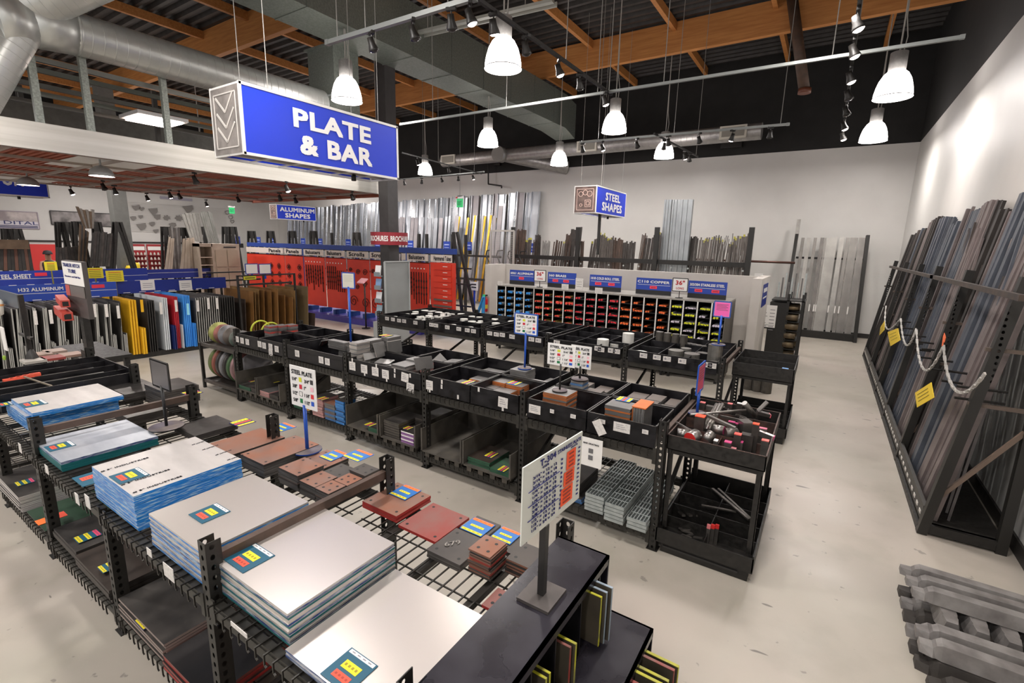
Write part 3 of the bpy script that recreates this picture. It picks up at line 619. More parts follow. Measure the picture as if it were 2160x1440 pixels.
# bay left of the rear post
for i, (x0, x1, y0, y1, z, m, lb) in enumerate([
    (-2.84, -2.63, 1.62, 1.81, .941, RUSTY, 'brown plate with four holes, left front of the rear cluster'),
    (-2.615, -2.46, 1.62, 1.785, .917, RUSTY, 'brown plate with four holes, middle front of the rear cluster'),
    (-2.45, -2.32, 1.615, 1.74, .92, RUSTY, 'brown plate with a white curved scratch, right front of the rear cluster'),
    (-2.45, -2.32, 1.75, 1.87, .915, RUSTY, 'shiny-rimmed brown plate in the middle of the rear cluster'),
    (-2.63, -2.47, 1.80, 1.95, .90, STEELD, 'grey plate with a blue card, back of the rear cluster'),
    (-2.46, -2.31, 1.88, 2.0, .93, STEELD, 'grey plate with a blue card nearest the rear post'),
    (-2.9, -2.66, 1.83, 2.03, .90, RUSTY, 'brown plate under the blue sign stand')]):
    pile('base_plate', x0, x1, y0, y1, Z0, z, 8 if i < 4 else 6, [(STEELD, STEEL)]*3+[(m, STEELD)], lb, 'steel plate', .005, holes=True)
bcard([z2(375, 470), z2(490, 418), z2(570, 450), z2(455, 505)], .9, 'blue price card in the back of the rear plate cluster')
bcard([z2(535, 465), z2(640, 415), z2(745, 455), z2(640, 510)], .93, 'blue price card nearest the rear rack post')
# long brown plates further left
pile('long_plate', -3.62, -3.30, 1.56, 1.95, Z0, .925, 6, [(STEELD, STEEL)]*5+[(RUSTY, STEELD)], 'long brown plate beside the black post, left one of the pair', 'steel plate')
pile('long_plate', -3.27, -2.98, 1.60, 2.02, Z0, .925, 6, [(STEELD, STEEL)]*5+[(RUSTY, STEELD)], 'long brown plate carrying a blue card, right one of the pair', 'steel plate', holes=True)
bcard([z2(25, 265), z2(130, 235), z2(215, 260), z2(115, 300)], .925, 'blue price card on the long brown plates')
NC = lambda q, z, l: nc(q, z, l)
def nc(q, z, l, m=NAVYCARD):
    P = [oZ(*c, z) for c in q]; xs = sorted(p.x for p in P); ys = sorted(p.y for p in P); x0, x1 = (xs[0]+xs[1])/2, (xs[2]+xs[3])/2; y0, y1 = (ys[0]+ys[1])/2, (ys[2]+ys[3])/2
    return cardt((x0+x1)/2, (y0+y1)/2, z+.001, x1-x0, y1-y0, m, [(.03, .05, .28, .9, YEL), (.42, .05, .17, .9, RED), (.76, .05, .2, .9, YEL)], l)
pile('steel_block', -4.33, -3.98, 1.62, 1.95, Z0, .875, 4, (mat('bright_ground_steel', '6a6663', '565250', .34, .9, 6, .01, rough2=.45), STEELD), 'dark flat bar of the shiny low stack with yellow and red stickers', 'steel plate')
nc([z6(1745, 690), z6(1880, 655), z6(1945, 685), z6(1800, 725)], .875, 'navy card with yellow and red stickers on the shiny low stack')
pile('steel_block', -5.05, -4.76, 1.45, 1.75, Z0, .9, 5, (MATS['bright_ground_steel'], STEELD), 'grey steel block under the round base of the black tabletop stand', 'steel plate')
pile('steel_block', -5.42, -5.0, 1.82, 2.12, Z0, .99, 7, (MATS['bright_ground_steel'], STEELD), 'dark steel block of the tall pile behind the black tabletop stand', 'steel plate')
nc([z6(1370, 470), z6(1470, 440), z6(1550, 455), z6(1440, 487)], .99, 'navy card with yellow stickers on the tall dark steel pile')
pile('steel_block', -6.1, -5.5, 1.68, 2.0, Z0, .90, 4, (MATS['bright_ground_steel'], STEELD), 'shiny dark plate of the low stack behind the blue-edged sheets', 'steel plate')
nc([z6(1140, 465), z6(1240, 440), z6(1310, 460), z6(1190, 488)], .90, 'navy card on the shiny dark plate behind the blue-edged sheets')
# ---- lower shelf of the foreground rack
LOW = [(-5.95, -5.25, .82, 1.5, .30, 10, (STEELD, ALUF), 'dark sheet of the pale-edged stack on the lower shelf, far left'),
       (-5.2, -4.72, .84, 1.5, .185, 2, (mat('dark_green_plate', '28402f', rough=.5), STEELD), 'dark green sheet on the lower shelf beside the first post'),
       (-4.58, -4.1, .86, 1.5, .25, 4, (STEELD, STEELD), 'dark sheet of the plain stack on the lower shelf behind the first post'),
       (-4.05, -3.45, .84, 1.5, .255, 4, (mat('brown_black_plate', '3a322d', '473d37', .5, .4), STEELD), 'brown-black sheet with a teal card on the lower shelf'),
       (-3.30, -2.7, .84, 1.5, .275, 7, (STEELD, mat('pinkish_edge', '8f7f78')), 'brown sheet of the thick pinkish-edged stack on the lower shelf'),
       (-2.66, -2.2, .82, 1.5, .25, 5, [(STEELD, REDEDGE)]*2+[(mat('black_mill_plate', '2c2a2b', '3a3635', .42, .6, 4), REDRUST)], 'black sheet of the red-edged stack on the lower shelf')]
for i, (x0, x1, y0, y1, z, n, m, l) in enumerate(LOW): pile('steel_sheet', x0, x1, y0, y1, DL+.004, z, n, m, l, jit=.008)
def lowcard(q, z, m, l):
    P = [oZ(*c, z) for c in q]; xs = sorted(p.x for p in P); ys = sorted(p.y for p in P); x0, x1 = (xs[0]+xs[1])/2, (xs[2]+xs[3])/2; y0, y1 = (ys[0]+ys[1])/2, (ys[2]+ys[3])/2
    cardt((x0+x1)/2, (y0+y1)/2, z+.001, x1-x0, y1-y0, m, [(.03, .03, .94, .18, YEL), (.03, .4, .94, .18, YEL), (.03, .78, .94, .18, PINK)], l)
lowcard([z7(90, 65), z7(220, 25), z7(245, 50), z7(130, 85)], .30, TEAL, 'card with yellow and pink stickers on the far left lower stack')
lowcard([z7(498, 440), z7(670, 385), z7(710, 415), z7(545, 480)], .255, TEAL, 'teal card on the brown-black sheets of the lower shelf')
lowcard([z7(920, 1015), z7(1095, 925), z7(1155, 990), z7(990, 1075)], .25, NAVYCARD, 'navy card on the black red-edged sheets of the lower shelf')
lowcard([z7(650, 640), z7(800, 600), z7(870, 620), z7(720, 680)], .275, TEAL, 'teal card behind the second post on the pinkish-edged stack')
for px, py, c, l in ((88, 1100, ORANGE, 'orange sticker on the dark green sheet'), (128, 1086, RED, 'red sticker on the plain dark stack')):
    p = oZ(px, py, .252 if c is RED else .187); tag(MB().box((p.x-.05, p.y-.03, p.z), (p.x+.05, p.y+.03, p.z+.003)).build('sticker', c), l, 'sticker')
# timber packing and flat bars under the last wire bays
for i in range(7):
    x = -2.02+i*.155; tag(MB().box((x, .9+.05*(i % 3), DL+.004), (x+.09+.02*(i % 2), 1.85, DL+.03)).build('flat_bar', [STEELD, RUSTY, STEEL, mat('pinkish_bar', '8f776c', rough=.5)][i % 4]), 'long flat steel bar lying on the lower wire shelf in the nearest bay', 'steel bar', 'flat bars on the lower shelf, nearest bay')
def gratemesh(b, x0, x1, y0, y1, z0, z1, nx, m=0):
    for i in range(nx+1): x = x0+(x1-x0-.005)*i/nx; b.box((x, y0, z0), (x+.005, y1, z1), m)
    k = int((y1-y0)/.1)
    for i in range(k+1): y = y0+(y1-y0-.006)*i/k; b.box((x0, y, z1-.008), (x1, y+.006, z1-.001), m)
    b.box((x0, y0, z0), (x1, y0+.005, z1), m).box((x0, y1-.005, z0), (x1, y1, z1), m)
for i, (x0, y0) in enumerate(((-1.72, 1.5), (-1.35, 1.45))):
    b = MB(); gratemesh(b, x0, x0+.25, y0, y0+.38, DL+.035, DL+.06, 8); tag(b.build('bar_grating', GALV), ('left' if i == 0 else 'right')+' one of two small gratings seen through the wire deck of the foreground rack', 'grating')
# ================================================================ table-top sign stands and the price board
def sign_stand(base, ztop, w, h, rz, pole_m, r, label, face_fn, zsign=None, base_r=.11, frame=None, square=False, tilt=0, cat='sign stand'):
    x, y, z = base; t = thing('sign_stand', (0, 0, 0), label, cat)
    b = MB()
    if square: b.obox((0, 0, .006), (.2, .2, .012), Matrix.Rotation(square, 3, 'Z'))
    else: b.lathe((0, 0, 0), [(0, 0), (base_r, 0), (base_r, .01)], 28).lathe((0, 0, 0), [(base_r, .01), (base_r*.96, .014), (0, .014)], 28, 1)
    b.build('base', [pole_m, mat('dusty_base_top', '6e645f', '5d5560', .5, .2)], t)
    zs = ztop-z; b = MB()
    b.box((-r, -r, .01), (r, r, zs-h+.02)) if square else b.tube((0, 0, .01), (0, 0, zs-h+.02), r, 12)
    b.build('pole', pole_m, t)
    R = Matrix.Rotation(rz, 3, 'Z'); U = R @ Vector((1, 0, 0)); Nn = U.cross(Vector((0, 0, 1))); V = Vector((0, 0, 1)); O = Vector((0, 0, zs-h))-U*w/2
    MB().obox(O+U*w/2+V*h/2, (w, .006, h), R).build('board', WHITE, t)
    if frame:
        b = MB()
        for a, c in ((O, O+U*w), (O+V*h, O+V*h+U*w), (O, O+V*h), (O+U*w, O+U*w+V*h)): b.bar(a, c, .014, .01, 0, Nn)
        b.build('frame', frame, t)
    face_fn(t, O+Nn*.003, U, V, w, h); t.location = (x, y, z); return t
def steel_plate_face(t, O, U, V, w, h, tm=INK):
    text('lettering', 'STEEL PLATE', O+U*.09*w+V*.80*h, U, V, .8*w, .11*h, tm, t, .02)
    rows = ('1/4"', '3/8"', '1/2"', '5/8"'); rr = ('3/4"', '1"', '1 1/4"', '1 1/2"')
    c1 = ('d3d531', 'c8283c', 'e8e6e2', '14713f'); c2 = ('3a3638', 'eebcc4', 'd8353c', '2455c0'); Nn = U.cross(V)
    for i in range(4):
        v = .63-.175*i
        text('size_text', rows[i], O+U*.1*w+V*v*h, U, V, .18*w, .09*h, tm, t, .01); text('size_text', rr[i], O+U*(.56 if i else .58)*w+V*v*h, U, V, (.19 if i != 1 else .07)*w, .09*h, tm, t, .01)
        for u, c in ((.36, c1[i]), (.80, c2[i])):
            o = O+U*u*w+V*v*h+Nn*.0015; b = MB(); a = (o, o+U*.11*w, o+U*.11*w+V*.11*h, o+V*.11*h); b.quad(*a, 0)
            if c == 'e8e6e2':
                for p, q in zip(a, a[1:]+a[:1]): b.bar(p, q, .002, .002, 1)
            b.build('colour_square', [cm(c, .5), INK], t)
BLK = BLACK; FB = cm('1d4fb0', .35)
p = oZ(645, 945, .905)
sign_stand((-2.99, 1.93, .905), 1.526, .285, .296, 0.02, FB, .013, 'blue-poled STEEL PLATE sign standing on the brown plates of the foreground rack', lambda *a: steel_plate_face(*a), base_r=.1)
p = oZ(340, 895, .905); q = oY(340, 760, p.y)
def dark_face(t, O, U, V, w, h): MB().quad(O+U.cross(V)*.002, O+U.cross(V)*.002+U*w, O+U.cross(V)*.002+U*w+V*h, O+U.cross(V)*.002+V*h).build('dark_insert', cm('4b4849', .35), t)
sign_stand((p.x+.1, p.y, .905), 1.447, .30, .215, 0, cm('1b1a1b', .4), .011, 'small black tabletop stand with a dark blank panel in front of the tall dark pile', dark_face, base_r=.12, frame=BLACK)
# white stainless price board
bp = Vector((-.75, 1.41, 1.1))
A_, B_ = (1105, 991), (1098.5, 1153)
t = thing('price_board_stand', bp, 'white T-304 STAINLESS PLATE price board on a square black pole, on the black pedestal', 'sign stand')
b = MB(); b.obox(bp+Vector((0, 0, .006)), (.135, .145, .012)); b.build('base_plate', mat('bare_steel_plate', '55504e', '625c59', .5, .6), t)
MB().box((bp.x-.013, bp.y-.013, 1.11), (bp.x+.013, bp.y+.013, 1.40)).build('pole', mat('black_pole', '201e1d', rough=.4), t)
# board plane: vertical, through the pole, turned to meet the four corners
def solve_board():
    best = None
    for k in range(-90, 90):
        a = math.radians(k); U = Vector((math.cos(a), math.sin(a), 0)); Nn = Vector((U.y, -U.x, 0)); o = bp+Nn*.018
        P = []
        for px, py in ((1098.5, 1153), (1222, 1050), (1229, 906), (1105, 991)):
            d = ray(px, py); c = Vector((0, 0, CH)); dn = d.dot(Nn)
            if abs(dn) < 1e-4: break
            P.append(c+d*((o-c).dot(Nn)/dn))
        if len(P) < 4 or min(p.y for p in P) < .2 or max((p-bp).length for p in P) > 1: continue
        e = abs(P[0].z-P[1].z)+abs(P[3].z-P[2].z)+abs((P[0]-P[3]).dot(U))+abs((P[1]-P[2]).dot(U))
        if best is None or e < best[0]: best = (e, a, U, Nn, P)
    return best
SB = solve_board(); print('BOARD', SB[0], math.degrees(SB[1]), [tuple(round(x, 3) for x in p) for p in SB[4]])
U, Nn, P = SB[2], SB[3], SB[4]; V = Vector((0, 0, 1))
u0 = (P[0]-bp).dot(U)*.5+(P[3]-bp).dot(U)*.5; u1 = (P[1]-bp).dot(U)*.5+(P[2]-bp).dot(U)*.5; zb = (P[0].z+P[1].z)/2; zt = (P[2].z+P[3].z)/2; w = u1-u0; h = zt-zb
O = bp+Nn*.018+U*u0; O.z = zb
R = Matrix((U, Vector((-U.y, U.x, 0)), V)).transposed()
MB().obox(O+U*w/2+V*h/2-Nn*.003, (w, .005, h), R).build('board', mat('board_white', 'd9dbd3', rough=.4), t)
TI = cm('2a2f7c', .6)
text('lettering', 'T-304', O+U*.24*w+V*.885*h, U, V, .26*w, .085*h, TI, t, .02)
text('lettering', 'STAINLESS PLATE', O+U*.53*w+V*.9*h, U, V, .43*w, .05*h, TI, t, .02)
text('lettering', 'SIZE', O+U*.28*w+V*.845*h, U, V, .1*w, .025*h, TI, t, .02); text('lettering', 'PRICE', O+U*.77*w+V*.865*h, U, V, .12*w, .022*h, TI, t, .02)
rows = [f'{a} x {b2}' for a in ('3/16"', '1/4"', '3/8"', '1/2"') for b2 in ('12 x 12', '18 x 18', '24 x 24')]
for i, s in enumerate(rows):
    v = .775-.0605*i-(i//3)*.008
    text('lettering', s, O+U*.14*w+V*v*h, U, V, .38*w, .036*h, TI, t, .012)
    b = MB(); b.quad(*[O+Nn*.0015+U*uu*w+V*vv*h for uu, vv in ((.60, v), (.63, v), (.63, v+.03), (.60, v+.03))]).quad(*[O+Nn*.0015+U*uu*w+V*vv*h for uu, vv in ((.92, v+.01), (.96, v+.01), (.96, v+.035), (.92, v+.035))]); b.build('printed_mark', TI, t)
for i in (3, 6, 9):
    v = .775-.0605*(i-1)-((i-1)//3)*.008-.012; b = MB(); b.bar(O+Nn*.002+U*.08*w+V*v*h, O+Nn*.002+U*.58*w+V*v*h, .002, .002); b.build('ruled_line', TI, t)
for k, (v0, v1, u0_, u1_) in enumerate(((.58, .84, .70, .87), (.36, .565, .66, .86), (.1, .345, .62, .84))):
    b = MB(); b.quad(*[O+Nn*.002+U*uu*w+V*vv*h for uu, vv in ((u0_, v0), (u1_, v0), (u1_, v1), (u0_, v1))])
    for j in range(4): vv = v0+(v1-v0)*(.12+.22*j); b.quad(*[O+Nn*.003+U*uu*w+V*q*h for uu, q in ((u0_+.04, vv), (u1_-.04, vv), (u1_-.04, vv+.025), (u0_+.04, vv+.025))], 1)
    b.build('orange_price_strip', [cm('ff5a28', .5), cm('a03a2a', .6)], t)
# ================================================================ black stepped pedestal with plate slots
t = thing('stepped_display', (-.65, 1.3, 0), 'black glossy stepped steel pedestal holding upright sample plates, at the bottom of the photo', 'display stand')
PG = mat('scratched_black_gloss', '201d24', '2b2830', .24, .0, 6, 0, rough2=.34)
def slotted(x0, x1, y0, y1, z1, z0, walls):
    b = MB(); b.box((x0, y0, z1-.012), (x1, y1, z1)); b.box((x0, y0, z0), (x0+.01, y1, z1-.012)); b.box((x0, y0, z0), (x1, y0+.01, z1)); b.box((x0, y1-.01, z0), (x1, y1, z1)); b.box((x0, y0, z0), (x1, y1, z0+.01))
    b.box((x1-.012, y0, z1-.04), (x1, y1, z1)).build('upper_step' if z1 > 1 else 'lower_step', PG, t)
    for y in walls: MB().box((x0+.01, y, z0+.01), (x1-.004, y+.008, z1-.012)).build('divider', BLACKG, t)
slotted(-.875, -.63, .78, 1.79, 1.1, .8, (.97, 1.14, 1.31, 1.52, 1.70))
slotted(-.875, -.43, .78, 1.84, .8, .0, (1.0, 1.25, 1.5))
# step surfaces: lower one stands out to the right
YE, RE, BE = mat('yellow_edge', 'b9b52c', '8a8650', .5, 0, 12, thresh=(.45, .65)), mat('red_edge', '9b3a34', '7a5a50', .5, 0, 12), mat('pale_blue_edge', '8d9aa5', rough=.5)
def upright(x0, x1, z0, z1, y, th, em, label):
    tag(MB().box((x0, y, z0), (x1, y+th, z1), 0).box((x1-.001, y-.0005, z0), (x1+.0012, y+th+.0005, z1), 1).box((x0, y-.0005, z1-.001), (x1+.001, y+th+.0005, z1+.0015), 1).build('sample_plate', [mat('dull_plate', '4a443a', '585044', .5, .3, 6), em]), label, 'sample plate')
W_ = ('first', 'second', 'third', 'fourth', 'fifth', 'sixth', 'seventh')
for i, y in enumerate((1.60, 1.625, 1.65)): upright(-.84, -.585+.012*i, .815, 1.04+.01*i, y, .009, (YE, BE, BE)[i], W_[i]+' from the front of the pale-edged sample plates beside the price board')
for i, y in enumerate((1.36, 1.385)): upright(-.84, -.60+.01*i, .815, .99, y, .009, (RE, YE)[i], ('red' if i == 0 else 'yellow and red')+'-edged sample plate in the middle slot of the pedestal')
for i, y in enumerate((1.20, 1.225)): upright(-.84, -.61, .815, .99, y, .008, YE, ('front' if i == 0 else 'rear')+' yellow-edged tall sample plate in the pedestal')
for i, y in enumerate((1.04, 1.06)): upright(-.84, -.62, .815, .92, y, .008, YE, ('front' if i == 0 else 'rear')+' short yellow-edged sample plate at the near end of the pedestal')
for i, y in enumerate((1.56, 1.60, 1.64, 1.68, 1.73, 1.77)): upright(-.8, -.315+.008*(i % 3), .42, .765-.012*(i % 2), y-.02, .012, (YE, RE, YE, YE, RE, YE)[i], W_[i]+' sample plate from the front sticking out of the lower step')
# ================================================================ middle rack with black trays
BX = [-7.15, -5.9, -4.67, -3.40, -2.18, -.91]; BY0, BY1 = 3.58, 4.66
rack('plate_rack', BX, BY0, BY1, 1.1, [(.08, .16), (.765, .845)], 'middle black punched-steel rack holding black trays of small steel plates', side=.98, rails=(-.91,), braces=True)
def tray(name, x0, x1, y0, y1, z0, z1, label, divx=(), divy=(), m=None, th=.01, cat='tray', group=None, lip=True):
    m = m or BLACKG; t = thing(name, ((x0+x1)/2, (y0+y1)/2, z0), label, cat, group)
    b = MB(); b.box((x0, y0, z0), (x1, y1, z0+.006)); b.box((x0, y0, z0+.006), (x1, y0+th, z1)); b.box((x0, y1-th, z0+.006), (x1, y1, z1)); b.box((x0, y0+th, z0+.006), (x0+th, y1-th, z1)); b.box((x1-th, y0+th, z0+.006), (x1, y1-th, z1))
    if lip: b.box((x0-.003, y0-.004, z1-.062), (x1+.003, y0, z1-.056)); b.box((x0-.001, y0-.001, z1-.002), (x1+.001, y0+th, z1+.0015), 1).box((x0-.001, y1-th, z1-.002), (x1+.001, y1, z1+.0015), 1).box((x0-.001, y0, z1-.002), (x0+th, y1, z1+.0015), 1).box((x1-th, y0, z1-.002), (x1+.001, y1, z1+.0015), 1)
    b.build('shell', [m, mat('worn_rim', '4a4643', '2c2927', .4, .2, 30)], t)
    for x in divx: MB().box((x-.004, y0+th, z0+.006), (x+.004, y1-th, z1-.02)).build('divider', m, t)
    for y in divy: MB().box((x0+th, y-.004, z0+.006), (x1-th, y+.004, z1-.02)).build('divider', m, t)
    return t
def plabel(t, x, z, w, h, y, pic=False, tilt=0, m=None):
    b = MB(); b.obox((x, y-.0015, z), (w, .0025, h), Matrix.Rotation(tilt, 3, 'Y'))
    yy = y-.0031
    if pic: b.lathe((x-w*.2, yy, z), [(h*.24, 0), (0, 0)], 10, 1, R=Matrix.Rotation(math.pi/2, 3, 'X'), smooth=False)
    for k in range(3): b.add([(x+w*.0, yy, z+h*(.22-.2*k)), (x+w*.38, yy, z+h*(.22-.2*k)), (x+w*.38, yy, z+h*(.28-.2*k)), (x, yy, z+h*(.28-.2*k))] if pic else [(x-w*.35, yy, z+h*(.22-.2*k)), (x+w*(.1+.1*k), yy, z+h*(.22-.2*k)), (x+w*(.1+.1*k), yy, z+h*(.28-.2*k)), (x-w*.35, yy, z+h*(.28-.2*k))], [(0, 1, 2, 3)], 1)
    b.build('price_label', [m or PAPER, cm('8b878c')], t)
TB = {}
ORD = ('first', 'second', 'third', 'fourth', 'fifth')
for i in range(5):
    x0, x1 = BX[i]+.05, BX[i+1]-.05; xm = (x0+x1)/2; w = 'in the %s bay from the left of the middle rack' % ORD[i]
    if i in (1, 2): TB[i, 0] = tray('steel_tray', x0, x1, BY0+.0, 4.10, .86, 1.04, 'long black front tray '+w)
    else:
        TB[i, 0] = tray('steel_tray', x0, xm-.006, BY0+.0, 4.10, .86, 1.04, 'black front left tray '+w); TB[i, 1] = tray('steel_tray', xm+.006, x1, BY0, 4.10, .86, 1.04, 'black front right tray '+w)
    tray('steel_tray', x0, xm-.006, 4.115, 4.64, .86, 1.045, 'black rear left tray '+w); tray('steel_tray', xm+.006, x1, 4.115, 4.64, .86, 1.045, 'black rear right tray '+w)
def z5(a, b): return 700+a/4.5, 680+b/4.5
def z4a(a, b): return 400+a/4.8, 640+b/4.8
def lab(t, px, py, w=.1, h=.075, tilt=0): p = oY(px, py, BY0); plabel(t, p.x, p.z, w, h, BY0-.004, tilt=tilt)
for a, b, k in ((485, 360, (0, 0)), (535, 375, (0, 0)), (588, 388, (0, 0)), (712, 410, (0, 1)), (758, 425, (0, 1)), (823, 437, (0, 1)), (825, 497, (0, 1)), (885, 460, (0, 1)), (1093, 505, (1, 0)), (1335, 570, (1, 0)), (1398, 588, (1, 0))): lab(TB[k], *z4a(a, b), .092, .085)
for a, b, k, tl in ((198, 412, (2, 0), 0), (310, 440, (2, 0), 0), (415, 465, (2, 0), 0), (512, 490, (2, 0), 0), (697, 520, (2, 0), .1), (747, 617, (2, 0), .08), (925, 592, (3, 0), 0), (1627, 757, (3, 1), .03)): lab(TB[k], *z5(a, b), .108, .10, tl)
for a, b, k, w in ((205, 435, (4, 0), .12), (360, 452, (4, 0), .04), (548, 498, (4, 0), .05), (982, 598, (4, 1), .14), (1192, 636, (4, 1), .05), (812, 545, (4, 1), .045)): lab(TB[k], 1080+a/4.235, 760+b/4.235, w, .08 if w > .06 else .035)
p = oY(1262, 903, 3.5); t_ = thing('hang_tag', (p.x, 3.5, p.z), 'white card hanging askew from the front right tray of the middle rack', 'tag'); MB().obox((p.x, 3.52, p.z), (.075, .003, .13), Matrix.Rotation(-.55, 3, 'Y')).build('card', PAPER, t_); MB().bar((p.x-.05, 3.52, p.z+.05), (p.x-.03, 3.575, p.z+.07), .006).build('clip', BLACK, t_)
for a, b in ((197, 355), (425, 410), (600, 455), (746, 503), (315, 487), (524, 543), (1047, 562), (1045, 608), (1397, 635), (932, 643), (1625, 817), (1200, 706), (600, 503)):
    q = oY(*z5(a, b), BY0); k = (2, 0) if q.x < -3.4 else ((3, 0) if q.x < -2.8 else (3, 1)); MB().box((q.x-.011, BY0-.006, q.z-.022), (q.x+.011, BY0-.004, q.z+.022)).build('small_tag', PAPER, TB[k])
OE, GP = mat('orange_edge', 'b5622c', '8b5734', .55, .1, 5), mat('grey_plate', '7b7876', '6b6967', .45, .45, 5, .01)
LG = mat('light_grey_plate', '989694', '858381', .42, .5, 5, .01); BE2 = mat('blue_edge_plate', '3a6190', '4c6f96', .5, .1, 6)
GE = mat('green_edge_plate', '24503a', '355a44', .5, .1, 6); PE = mat('pink_edge_plate', 'c48f8c', 'a3807c', .5, .1, 6); LE = mat('lilac_edge_plate', '8c5c9a', '9f74a8', .5, .1, 6)
def tpile(px, py, zt, z0, w, d, n, mats, label, name='steel_plate', jit=.003, rot=0): p = oZ(px, py, zt); return pile(name, p.x, p.x+w, p.y, p.y+d, z0, zt, n, mats, label, 'steel plate', jit, rot)
def slab(bl, br, tl, zb, zt, th, m, label, name='steel_plate', grp=None):
    A, B, C = oZ(*bl, zb), oZ(*br, zb), oZ(*tl, zt); N_ = (B-A).cross(C-A).normalized()*th; D = B+C-A
    b = MB(); b.add([A, B, D, C, A-N_, B-N_, D-N_, C-N_], [(0, 1, 2, 3), (7, 6, 5, 4), (0, 4, 5, 1), (1, 5, 6, 2), (2, 6, 7, 3), (3, 7, 4, 0)]); b.m[-5:] = [1]*5
    return tag(b.build(name, m), LB(label), 'steel plate', grp)
zq = lambda a, b: (720+a/9, 680+b/9)
TZ = .868
# first bay: red and grey small plates
for i, (a, b, l) in enumerate(((752, 222, 'left'), (855, 215, 'middle'), (958, 210, 'right'))): tpile(*z4a(a, b), 1.12, TZ, .15, .13, 9, [(GP, GP), (GP, LG), (GP, mat('red_face_plate', 'c24238', '8c5a56', .5, .1, 9))], 'small plate of the %s red and grey pile in the first bay' % l)
tpile(*z4a(655, 275), 1.0, TZ, .14, .12, 7, [(GP, PE), (GP, GP)], 'small plate of the short pile left of the red and grey piles')
# second bay: leaning pinkish plates
slab(z4a(1270, 470), z4a(1160, 440), z4a(1280, 415), .87, .91, .01, [mat('pink_dust_plate', '8f5a50', '7a5248'), GP], 'reddish plate lying flat in the second bay tray')
for k in range(5): slab(z4a(1310+16*k, 440-2*k), z4a(1350+16*k, 432-2*k), z4a(1330+16*k, 382-2*k), .92, 1.06, .006, [MATS['pink_dust_plate'] if k % 2 else GP, GP], 'thin reddish plate leaning in the second bay tray', grp='leaning reddish plates of the second bay')
tpile(*z4a(1400, 365), 1.09, .98, .34, .09, 4, [(PE, GP), (GP, GP)], 'pinkish bar of the pile on the rear edge of the second bay')
pile('steel_plate', -4.93, -4.72, 3.85, 4.05, .87, .977, 6, (GP, GP), 'grey plate under the pinkish bars of the second bay', 'steel plate')
# third bay: the tall heap
tpile(*zq(150, 372), 1.20, TZ, .135, .2, 18, [(LG, ALU), (LG, LG), (GP, ALU)], 'grey plate of the tall bright-edged stack in the third bay')
pile('steel_plate', -4.73, -4.6, 3.91, 4.095, TZ, 1.2, 14, (LG, GP), 'grey plate of the middle stack behind the bright-edged one, third bay', 'steel plate'); pile('steel_plate', -4.66, -4.53, 4.13, 4.35, TZ, 1.21, 14, (LG, GP), 'grey plate of the rear stack in the third bay, with a card on it', 'steel plate')
for k, (bl, br, tl, zb, zt) in enumerate((((450, 720), (680, 660), (370, 440), .985, 1.15), ((680, 670), (880, 620), (600, 400), .985, 1.17), ((900, 600), (1160, 550), (870, 370), 1.0, 1.17))):
    slab(zq(*bl), zq(*br), zq(*tl), zb, zt, .012, [LG, ALU], ('left', 'middle', 'right')[k]+' one of three grey plates leaning on the heap of the third bay')
pile('steel_plate', -4.02, -3.80, 3.70, 3.92, TZ, 1.04, 8, [(LG, ALU), (LG, GP)], 'grey plate of the low stack in the third bay with a pink card', 'steel plate')
pile('steel_plate', -4.02, -3.72, 3.93, 4.08, TZ, 1.06, 6, [(LG, PE), (LG, GP)], 'grey plate of the rear low stack in the third bay', 'steel plate')
slab(zq(1430, 915), zq(1760, 860), zq(1380, 680), .99, 1.13, .012, [GP, LG], 'dark grey plate leaning at the right end of the third bay')
slab(zq(620, 760), zq(900, 790), zq(740, 680), .95, .98, .012, [LG, GP], 'grey plate lying loose at the front of the third bay')
slab(zq(760, 800), zq(1350, 900), zq(900, 780), .93, .95, .012, [LG, GP], 'long grey plate lying tilted at the front of the third bay')
slab(zq(1650, 770), zq(2010, 720), zq(1500, 610), .93, 1.03, .01, [GP, LG], 'grey plate propped in the rear tray of the third bay')
slab(zq(1920, 750), zq(2160, 760), zq(2100, 690), .95, .97, .01, [LG, GP], 'grey sheet lying flat in the rear right tray of the third bay')
nc([zq(745, 255), zq(830, 215), zq(950, 245), zq(850, 285)], 1.211, 'yellow and pink card on top of the heap in the third bay')
# fourth bay
for a, b, w, d, zt, n, m, l in ((1395, 600, .19, .17, .97, 5, (GP, GP), 'front left'), (1530, 640, .2, .14, .965, 5, (GP, OE), 'front middle'), (1490, 545, .2, .17, 1.01, 6, (GP, OE), 'rear middle'), (1640, 580, .21, .17, 1.0, 7, [(GP, OE), (GP, OE)], 'right orange-edged')):
    tpile(*z5(a, b), zt, TZ, w, d, n, m, 'small plate of the %s pile, fourth bay front tray' % l)
nc([z5(1640, 570), z5(1740, 545), z5(1830, 570), z5(1730, 600)], 1.0, 'blue card with yellow and pink stickers on the orange-edged pile', BLUECARD)
for a, b, w, d, zt, n, m, l in ((1155, 565, .14, .15, .95, 4, (GP, GP), 'left'), (1230, 580, .15, .12, .96, 4, (GP, OE), 'front'), (1305, 530, .17, .17, .98, 5, (GP, OE), 'right')):
    tpile(*z5(a, b), zt, TZ, w, d, n, m, 'small plate of the %s pile in the first tray, fourth bay' % l)
nc([z5(1225, 585), z5(1300, 540), z5(1400, 545), z5(1290, 590)], .962, 'blue card with pink and yellow stickers in the first tray, fourth bay', BLUECARD)
pile('steel_plate', -3.30, -2.88, 4.15, 4.6, TZ, .93, 4, (LG, GP), 'wide grey sheet of the low pile in the rear left tray, fourth bay', 'steel plate')
pile('steel_plate', -2.72, -2.52, 4.18, 4.38, TZ, 1.095, 9, (LG, GP), 'grey plate of the stack carrying the blue-poled sign, fourth bay', 'steel plate')
